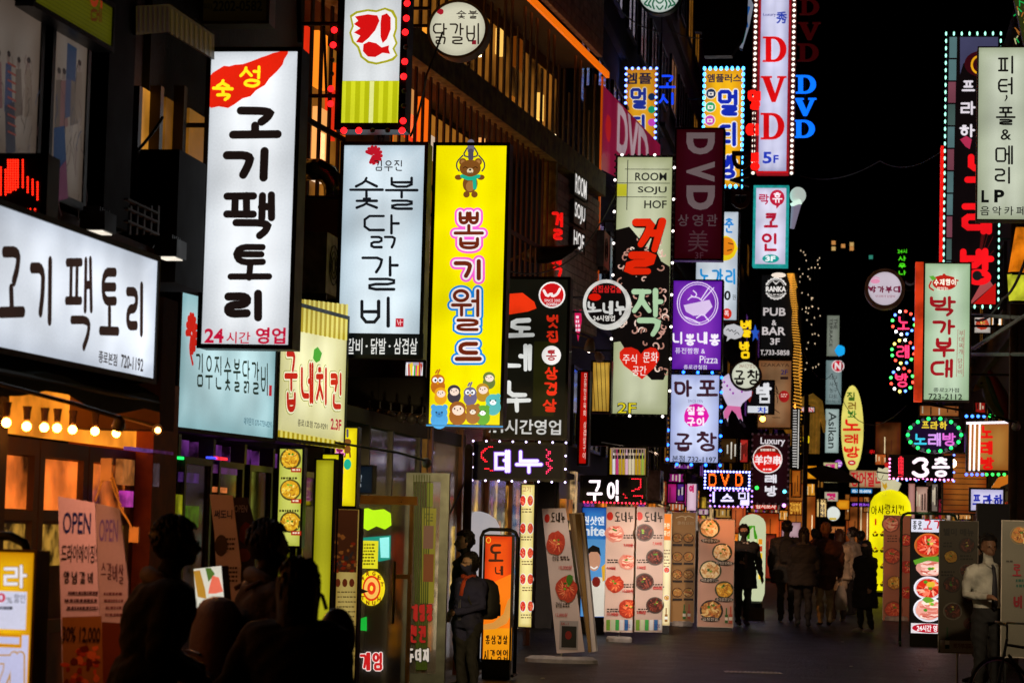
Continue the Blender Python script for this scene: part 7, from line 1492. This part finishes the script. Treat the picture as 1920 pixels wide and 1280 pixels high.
# gold arch
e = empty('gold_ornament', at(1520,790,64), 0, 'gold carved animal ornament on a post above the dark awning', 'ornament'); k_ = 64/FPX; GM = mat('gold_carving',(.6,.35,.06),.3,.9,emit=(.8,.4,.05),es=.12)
G().tube([((x)*k_,0,-y*k_) for x,y in ((-22,-20),(-14,-38),(2,-42),(14,-34),(18,-18),(24,0),(26,20))],[.06,.13,.16,.13,.1,.07,.03],12).obj('body',GM,e,True); G().tube([(-22*k_,0,20*k_),(-30*k_,0,22*k_)],[.1,.04],8).obj('head',GM,e,True); G().ball((-27*k_,0,28*k_),.07,8,6).obj('lamp',glow('#ff8a30',5),e,True)
for q in (-8,-2,5): G().tube([((10+q)*k_,0,30*k_),((9+q)*k_,0,-60*k_)],.05,7).obj('leg',GM,e)
# awning over centre
e = empty('awning', at(1545,893,64), math.radians(20), 'dark sloping cloth awning above the yellow lamps in the middle distance', 'awning'); g = G()
for k in range(14):
    x0, x1 = -.6+k*.085, -.6+(k+1)*.085; g.face([(x0,0,.3-.2*abs(x0)),(x0,-.9,.02*math.sin(k)-.15),(x1,-.9,.02*math.sin(k+1)-.15),(x1,0,.3-.2*abs(x1))])
g.obj('canvas', mat('brown_canvas',(.05,.035,.025),.85,bump=.3), e); G().tube([(-.6,-.9,-.15),(.59,-.9,-.15)],.02,6).obj('front_bar', GREYM, e)
for q in (-.57,.56): G().tube([(q,-.88,-.16),(q,-.88,at(1540,900,64).z*-1+gz(64))],.025,6).obj('pole', BLACK, e)
# parrot figure
e = empty('parrot_figure', at(1862,745,40), math.radians(-10), 'green and red parrot figure perched under the brackets at right', 'figure'); k_ = 40/FPX
def col_(h,es=.0): return mat('paint_'+h[1:],c(h),.5,emit=c(h) if es else None,es=es)
G().tube([(x*k_,0,-y*k_) for x,y in ((-28,-20),(-18,-32),(-6,-22),(6,0),(20,28),(32,46))],[.05,.14,.17,.2,.15,.03],14).obj('body',col_('#5c6a18'),e,True); G().tube([(x*k_,-.12,-y*k_) for x,y in ((-8,-50),(2,-25),(16,8),(28,44))],[.03,.1,.12,.02],10).obj('wing',col_('#7a1c10'),e,True)
G().tube([(x*k_,-.16,-y*k_) for x,y in ((-14,-40),(-4,-20),(6,6),(20,34))],[.02,.06,.07,.02],8).obj('feather',col_('#1c5a30'),e,True); G().tube([(-28*k_,0,20*k_),(-36*k_,-.02,12*k_)],[.06,.015],8).obj('beak',col_('#8a7018'),e,True); G().ball((-22*k_,-.1,26*k_),.025,8,6).obj('eye',BLACK,e)
# right edge lanterns
def lantern(px,py,d,w,h,top,bot,label,seg=8,es=.8):
    e = empty('lantern', at(px,py,d), 0, label, 'lantern'); k_ = d/FPX
    G().tube([(0,0,h*k_/2),(0,0,-h*k_/2)],[top*k_,bot*k_],seg).obj('shade', mat('lantern_'+str(px),c(w),.5,emit=c(w),es=es,noise=.5,scale=4), e)
    for q in (1,-1): G().tube([(0,0,q*h*k_/2),(0,0,q*(h/2+4)*k_)],[(top if q>0 else bot)*k_*1.05]*2,seg).obj('rim', BLACK, e)
    G().tube([(0,0,h*k_/2),(0,0,h*k_/2+1.2)],.01,5).obj('cord', CABLE, e); return e
lantern(1912,470,33,'#e87c10',88,8,22,'orange cone lantern at the right edge under the LP sign'); lantern(1908,540,33,'#c8cc30',50,20,16,'yellow green lantern hung below the orange cone lantern')
s = Sign('glass_ornament','green and gold stained glass ornament at the top right corner','ornament',1898,-30,1935,85,31,th=.15,face='#384018',lit=.5,shape=[(1899,-10),(1935,-20),(1935,80),(1920,84),(1908,30)],rimmat=BLACK)
rr = random.Random(2)
for k in range(26): x,y = rr.uniform(1902,1930), rr.uniform(0,78); s.strokes([[(x,y),(x+rr.uniform(-6,8),y+rr.uniform(2,12))]],2.2,rr.choice(['#20d860','#c8b048','#e8e0a0','#306030','#c87830']),3,0,g=s.art)
s.end()
# bottle display, gold lit panels
s = Sign('bottle_display','backlit row of glass bottles above the 구이 lamp sign','display',1140,836,1214,893,37,th=.25,face='#b8a090',lit=.7)
rr = random.Random(8)
for k in range(12): x = 1145+k*6; cl = rr.choice(['#e8d8b0','#c8a020','#f0f0f0','#d04080','#a0b840','#e8b8d0']); s.poly([(x-2.4,892),(x-2.4,862),(x-1,855),(x-1,842),(x+1,842),(x+1,855),(x+2.4,862),(x+2.4,892)],cl,2); s.rect(x-2.8,840,x-2.4,892,'#30181c',3)
s.bars(1146,842,1208,2,7,4,'#282020',4); s.end()
s = Sign('light_box','amber gold light box with crossed bars above the bottle display','sign',1108,676,1146,774,40,th=.3,face='#c8a040',lit=.9,var=.6)
for k in range(5): s.strokes([[(1110+k*8,680),(1116+k*7,772)]],1.4,'#604818',3,0)
s.end()
s = Sign('wall_sign','narrow tall red sign with small white vertical print beside the black barbecue sign','sign',1084,694,1104,872,37,th=.3,face='#b01008',lit=.9); s.vtext('모둠한우육회',1097,700,780,5,'#f0d8c8'); s.vtext('삼겹살구이',1096,790,860,5,'#f0d8c8'); s.end()
s = Sign('heart_sign','narrow magenta heart shaped sign with white print beside the round black sign','sign',1076,578,1090,642,38,th=.1,face='#c81450',lit=.9,shape=[(1078,580),(1083,584),(1089,580),(1091,600),(1084,640),(1077,602)]); s.bars(1079,592,1088,4,5,3,'#f0d0e0',3); s.end()
s = Sign('small_sign','bright toy picture sign under the 숯불닭갈비 sign foot','sign',756,674,798,709,27,th=.1,face='#b8b0c0',lit=.9); 
rr = random.Random(14)
for k in range(14): x = 758+k*2.9; s.strokes([[(x,rr.uniform(678,690)),(x+rr.uniform(-2,3),706)]],3,rr.choice(['#e84080','#30a0d0','#f0d020','#c04020','#40b050','#f0f0f0']),2,0)
s.end()
s = Sign('small_sign','tiny dark sign with faint violet print right of the HOF letters','sign',1112,415,1135,438,45,th=.1,face='#1c1020',lit=.6); s.text('cafe & Pizza',1113,422,1134,431,'#a090c0'); s.end()
for k,(x0,y0,x1,y1,d,cf,lab) in enumerate(((1262,868,1302,880,60,'#8a3ca0','violet lit strip behind the blue edged sign'),(1252,886,1284,905,56,'#a01c80','magenta lit shop panel left of the orange DVD lamps'),(1292,835,1316,866,60,'#503018','brown board left of the maroon Luxury sign'),(1346,820,1382,868,60,'#3c2810','dim brown board with faint letters under the round 곱창 sign'),(1386,822,1404,868,58,'#c03028','small red lit panel left of the Luxury sign'),(1268,905,1284,940,57,'#5a2c90','small violet lit window under the blue edged sign'),(1308,952,1330,966,62,'#d8a0c0','pale pink lit panel low behind the banners'),(1338,952,1372,972,62,'#c89848','amber lit panel low behind the pink banner'),(1252,942,1284,958,58,'#c85c28','orange lit shelf behind the tan banner'),(1455,1012,1478,1050,66,'#8a6c4c','cream lit menu wall behind the crowd, lower'),(1433,1000,1455,1085,66,'#9a3420','red lit shelves behind the crowd'),(1745,905,1760,960,55,'#8a7c70','pale narrow panel behind the 3층 sign'),(1768,900,1806,962,57,'#b89c90','pale lit wall panel with a lamp left of the small 프라하 sign'),(1716,910,1742,965,58,'#c8a090','pinkish banner top with faint dark print left of the pale panel'),(1722,758,1800,782,46,'#b87038','row of small lit food pictures above the oval neon sign'),(1826,752,1850,776,47,'#a82018','tiny red lit plate right of the food pictures'),(1600,985,1622,1000,92,'#585c80','bluish lit window at the far end of the street'))):
    s = Sign('light_box' ,lab,'sign',x0,y0,x1,y1,d,th=.15,face=cf,lit=.75,var=.6)  # shelves, walls and boards here are no light boxes but are given a glow
    rr = random.Random(k)
    for q in range(5): x = x0+(x1-x0)*(q+.5)/5; s.rect(x-1.2,y0+(y1-y0)*rr.uniform(.1,.4),x+1.2,y1-(y1-y0)*rr.uniform(.1,.4),rr.choice(['#1c1210','#e8d8b8','#401810','#f0e8d8']),2)
    s.end()
# street bins, crates among the stands
e = empty('crate', ground_pt(1412,45,1110), 0, 'dark crate on the ground behind the suited man', 'crate'); G().box(-.2,-.15,0,.2,.15,.03).box(-.2,-.15,.03,-.18,.15,.22).box(.18,-.15,.03,.2,.15,.22).box(-.18,-.15,.03,.18,-.13,.22).box(-.18,.13,.03,.18,.15,.22).obj('shell', BROWN, e); G().box(-.17,-.12,.031,.17,.12,.16).obj('contents', mat('cardboard',(.3,.2,.12),.8), e)
# cables strung between the fronts
def cable(pts, r, label, m=CABLE):
    P = [at(*p) for p in pts]; o_ = P[0]; q = []
    for a, b in zip(P, P[1:]):
        n = 10; L_ = (b-a).length
        for k in range(n): t = k/n; v = a.lerp(b,t); v.z -= .05*L_*4*t*(1-t)*.5; q.append(tuple(v-o_))
    q.append(tuple(P[-1]-o_)); o = G().tube(q, r, 5).obj('cable', m, None, True); o.location = o_; tag(o, label, 'cable')
cable([(560,0,18.5),(562,80,18.4)],.02,'thin vertical cable above the tall white sign'); cable([(255,285,16.5),(285,250,16.6),(305,220,16.7)],.012,'black cable looping past the amber window')
cable([(1500,330,70),(1650,302,60),(1790,262,47)],.012,'faint thin cable crossing the black sky'); cable([(606,0,23.5),(612,180,23.6)],.015,'pale cable beside the red lamp sign',mat('olive_cable',(.3,.26,.08),.6))
cable([(830,985,28),(870,905,29),(885,870,29.5)],.012,'black cable from the pole to the 데누 lamp sign'); cable([(1698,528,40),(1718,528,38)],.02,'short bracket wire behind the round 박가부대 sign')
# dangling star lights far up the street
e = empty('string_lights', at(1530,560,100), 0, 'sparse white fairy lights hanging down the dark building left of the sky', 'lights'); rr = random.Random(6); o_ = G().ball((0,0,0),(.022,.02,.035),6,4).obj('bulb', glow('#ffe0b8',.7), e); L_ = []
for k in range(50):
    px = rr.choice([1522,1528,1534,1512,1500])+rr.gauss(0,3); py = rr.uniform(470,600) if rr.random()<.8 else rr.uniform(600,700); L_.append(tuple(at(px,py,100)-e.location))
o_.location = L_[0]; copies(o_, L_[1:], e); 
for q in (1522,1528,1534): G().tube([tuple(at(q,465,100.1)-e.location),tuple(at(q-2,690,100.1)-e.location)],.012,4).obj('wire',CABLE,e)
for k,(px,py) in enumerate(((1563,455),(1563,466),(1581,461),(1597,458),(1597,466),(1633,482))):
    p = at(px,py,150); o = G().box(-.12,0,-.12,.12,.05,.12).obj('distant_light', glow(['#ffb060','#ffd080'][k%2] if k<5 else '#40a890',.45)); o.location = p; tag(o,['topmost tiny lit window in the leftmost distant pair','lower tiny lit window of the leftmost distant pair','single tiny lit window in the middle of the distant cluster','upper tiny window of the right distant pair','lower tiny window of the right distant pair','tiny teal light point alone in the black sky'][k],'light','distant lit windows' if k<5 else None)

# windows, walls and fronts added as glowing panels to warm the middle distance
for k,(x0,y0,x1,y1,d,cf,lab) in enumerate(((1396,900,1412,940,64,'#c87828','amber lit window strip right of the violet lamp sign'),(1460,955,1478,976,66,'#d88c30','amber shop window beside the red banner sign'),(1483,880,1503,932,66,'#9c5414','tall amber lit panel behind the bronze pole'),(1512,905,1530,930,67,'#e8a030','orange lit window under the yellow box sign'),(1555,985,1585,1000,75,'#b87038','amber lit counter behind the round white sign'),(1583,925,1594,975,76,'#7c4818','narrow brown lit wall right of the square orange sign'),(1630,1000,1640,1012,88,'#c0a080','tiny lit picture left of the yellow pillar'),(1640,850,1662,872,84,'#b86028','small orange lit window above the brush lettered sign'),(1796,962,1822,975,52,'#c08040','amber strip low behind the dark menu banner'),(1790,900,1812,960,55,'#7c4a1c','brown lit wooden wall behind the small 프라하 sign'),(1886,905,1918,965,50,'#8a4a14','brown lit wooden canopy at the right edge'),(1868,762,1890,782,50,'#c88030','amber lamp glow panel above the lamp tube frame'),(1722,760,1745,780,47.5,'#d85828','orange picture plate left over the oval neon sign'),(1618,930,1630,960,80,'#a06830','small amber panel left of the yellow pillar top'),(1532,880,1545,915,72,'#8c5c20','dim amber panel behind the yellow box sign'),(1470,905,1530,1040,69,'#90501a','wide brown orange lit shop wall behind the lantern sign'),(1585,930,1632,1030,89,'#80441a','wide brown lit shop front at the very end of the street'),(1345,940,1400,1000,66,'#a04c24','reddish brown lit shop front left of the lime inflatable'),(1640,790,1690,866,86,'#4c2810','dim brown lit facade above the chicken figure'),(1400,960,1470,1060,68,'#b8501a','orange lit shop wall behind the red banner sign'),(1250,905,1300,950,58,'#a02070','magenta shop front behind the orange DVD lamps'))):
    s = Sign('lit_panel_sign' ,lab,'sign',x0,y0,x1,y1,d,th=.15,face=cf,lit=1.1,var=.6)
    rr = random.Random(k+60)
    for q in range(4): x = x0+(x1-x0)*(q+.5)/4; s.rect(x-.8,y0+(y1-y0)*rr.uniform(.05,.5),x+.8,y1-(y1-y0)*rr.uniform(.0,.4),rr.choice(['#2c1408','#f0d8a8','#401810']),2)
    s.end()
def aircon(px, py, d, label, side=-1):
    pl = Plane(at(px,py,d), LEFT if side < 0 else RIGHT); e = empty('air_conditioner', at(px,py,d), pl.yaw, label, 'air conditioner', 'outdoor air conditioner units')
    G().box(-.42,-.16,-.3,.42,.16,.3).obj('cabinet', mat('dirty_white_metal',(.32,.31,.29),.5,.1,noise=.5), e)
    for r in (.08,.14,.2): G().tube([(-.12+r*math.cos(k*.52),-.17,r*math.sin(k*.52)) for k in range(13)],.006,4).obj('grille_ring', BLACK, e)
    for q in (-.3,.26): G().box(q,-.14,-.36,q+.04,.14,-.301).obj('bracket', GREYM, e)
for a in ((1226,910,49,'air conditioner unit beside the 구이 lamp sign'),(1120,470,40.5,'air conditioner unit under the crimson wall board'),(600,500,24.2,'air conditioner unit in the gap between the two white signs'),(1290,620,58,'air conditioner unit behind the purple sign'),(690,240,26.5,'air conditioner unit behind the red lamp sign')): aircon(*a)

cable([(945,505,31),(1090,470,38),(1180,300,44)],.012,'thin cable running behind the black sign up to the tall cream sign'); cable([(1150,10,42),(1260,60,48),(1400,30,60)],.012,'thin cable high between the siren logo and the tall DVD sign'); cable([(1830,600,38),(1880,560,34),(1925,480,30)],.02,'black cable sagging across the brackets at the right'); cable([(770,255,23),(800,140,26),(830,60,26)],.012,'thin cable from the red lamp sign to the round sign'); cable([(1700,760,44),(1560,700,80),(1500,640,60)],.01,'thin cable low across the black gap over the street')
for k,(a_,b_) in enumerate((((1822,655,37),(1925,590,32)),((1822,664,37),(1925,664,33)),((1822,590,37),(1925,596,33)))):
    P,Q = at(*a_),at(*b_); e = empty('bracket_arm', P, 0, ['slanting','lower level','upper level'][k]+' black steel bracket arm right of the pale green sign','bracket'); G().tube([(0,0,0),tuple(Q-P)],.03,6).obj('tube',BLACK,e); G().tube([(-.01,0,0),(.03,0,0)],.06,8).obj('clamp',GREYM,e)

s = Sign('plank_wall','orange brown lit plank wall behind the small 프라하 sign','wall',1766,848,1852,964,49,th=.3,face='#8a4c18',lit=.9,var=.5)  # planks emit the lamp light that falls on them
for k in range(11): s.rect(1767,856+k*10,1851,857.5+k*10,'#2c1408',2)
s.end()
s = Sign('canopy','orange lit sloping canopy edge between the plank wall and the lamp frame sign','canopy',1846,890,1890,935,43,th=.3,face='#c06818',lit=.9,shape=[(1846,932),(1872,894),(1890,890),(1890,906),(1876,912),(1860,936)]); s.end()  # canopy edge is given a glow of its own
e = empty('light_bulb', at(1785,868,48.5), 0, 'single bright white bulb on the plank wall above the 프라하 sign', 'light bulb'); G().ball((0,0,0),.09,10,8).obj('globe', glow('#ffd8a0',12), e, True); G().tube([(0,0,.08),(0,0,.16)],[.04,.05],8).obj('socket',BLACK,e)
e = empty('light_bulb', at(1430,785,60.5), 0, 'small orange bulb glowing on the tan IZAKAYA sign', 'light bulb'); G().ball((0,0,0),.07,10,8).obj('globe', glow('#ffb040',10), e, True); G().tube([(0,0,.06),(0,0,.13)],[.03,.04],8).obj('socket',BLACK,e)
s = Sign('wall_sign','tiny red and blue lamp lettering in the black gap right of the surfboard','sign',1622,842,1652,852,95,th=.1,face='#080404',lit=.9,rim=.005); s.text('우나',1630,843,1646,851,'#e01818',off=.04); s.rect(1647,843,1651,851,'#2858d0',3); s.end()
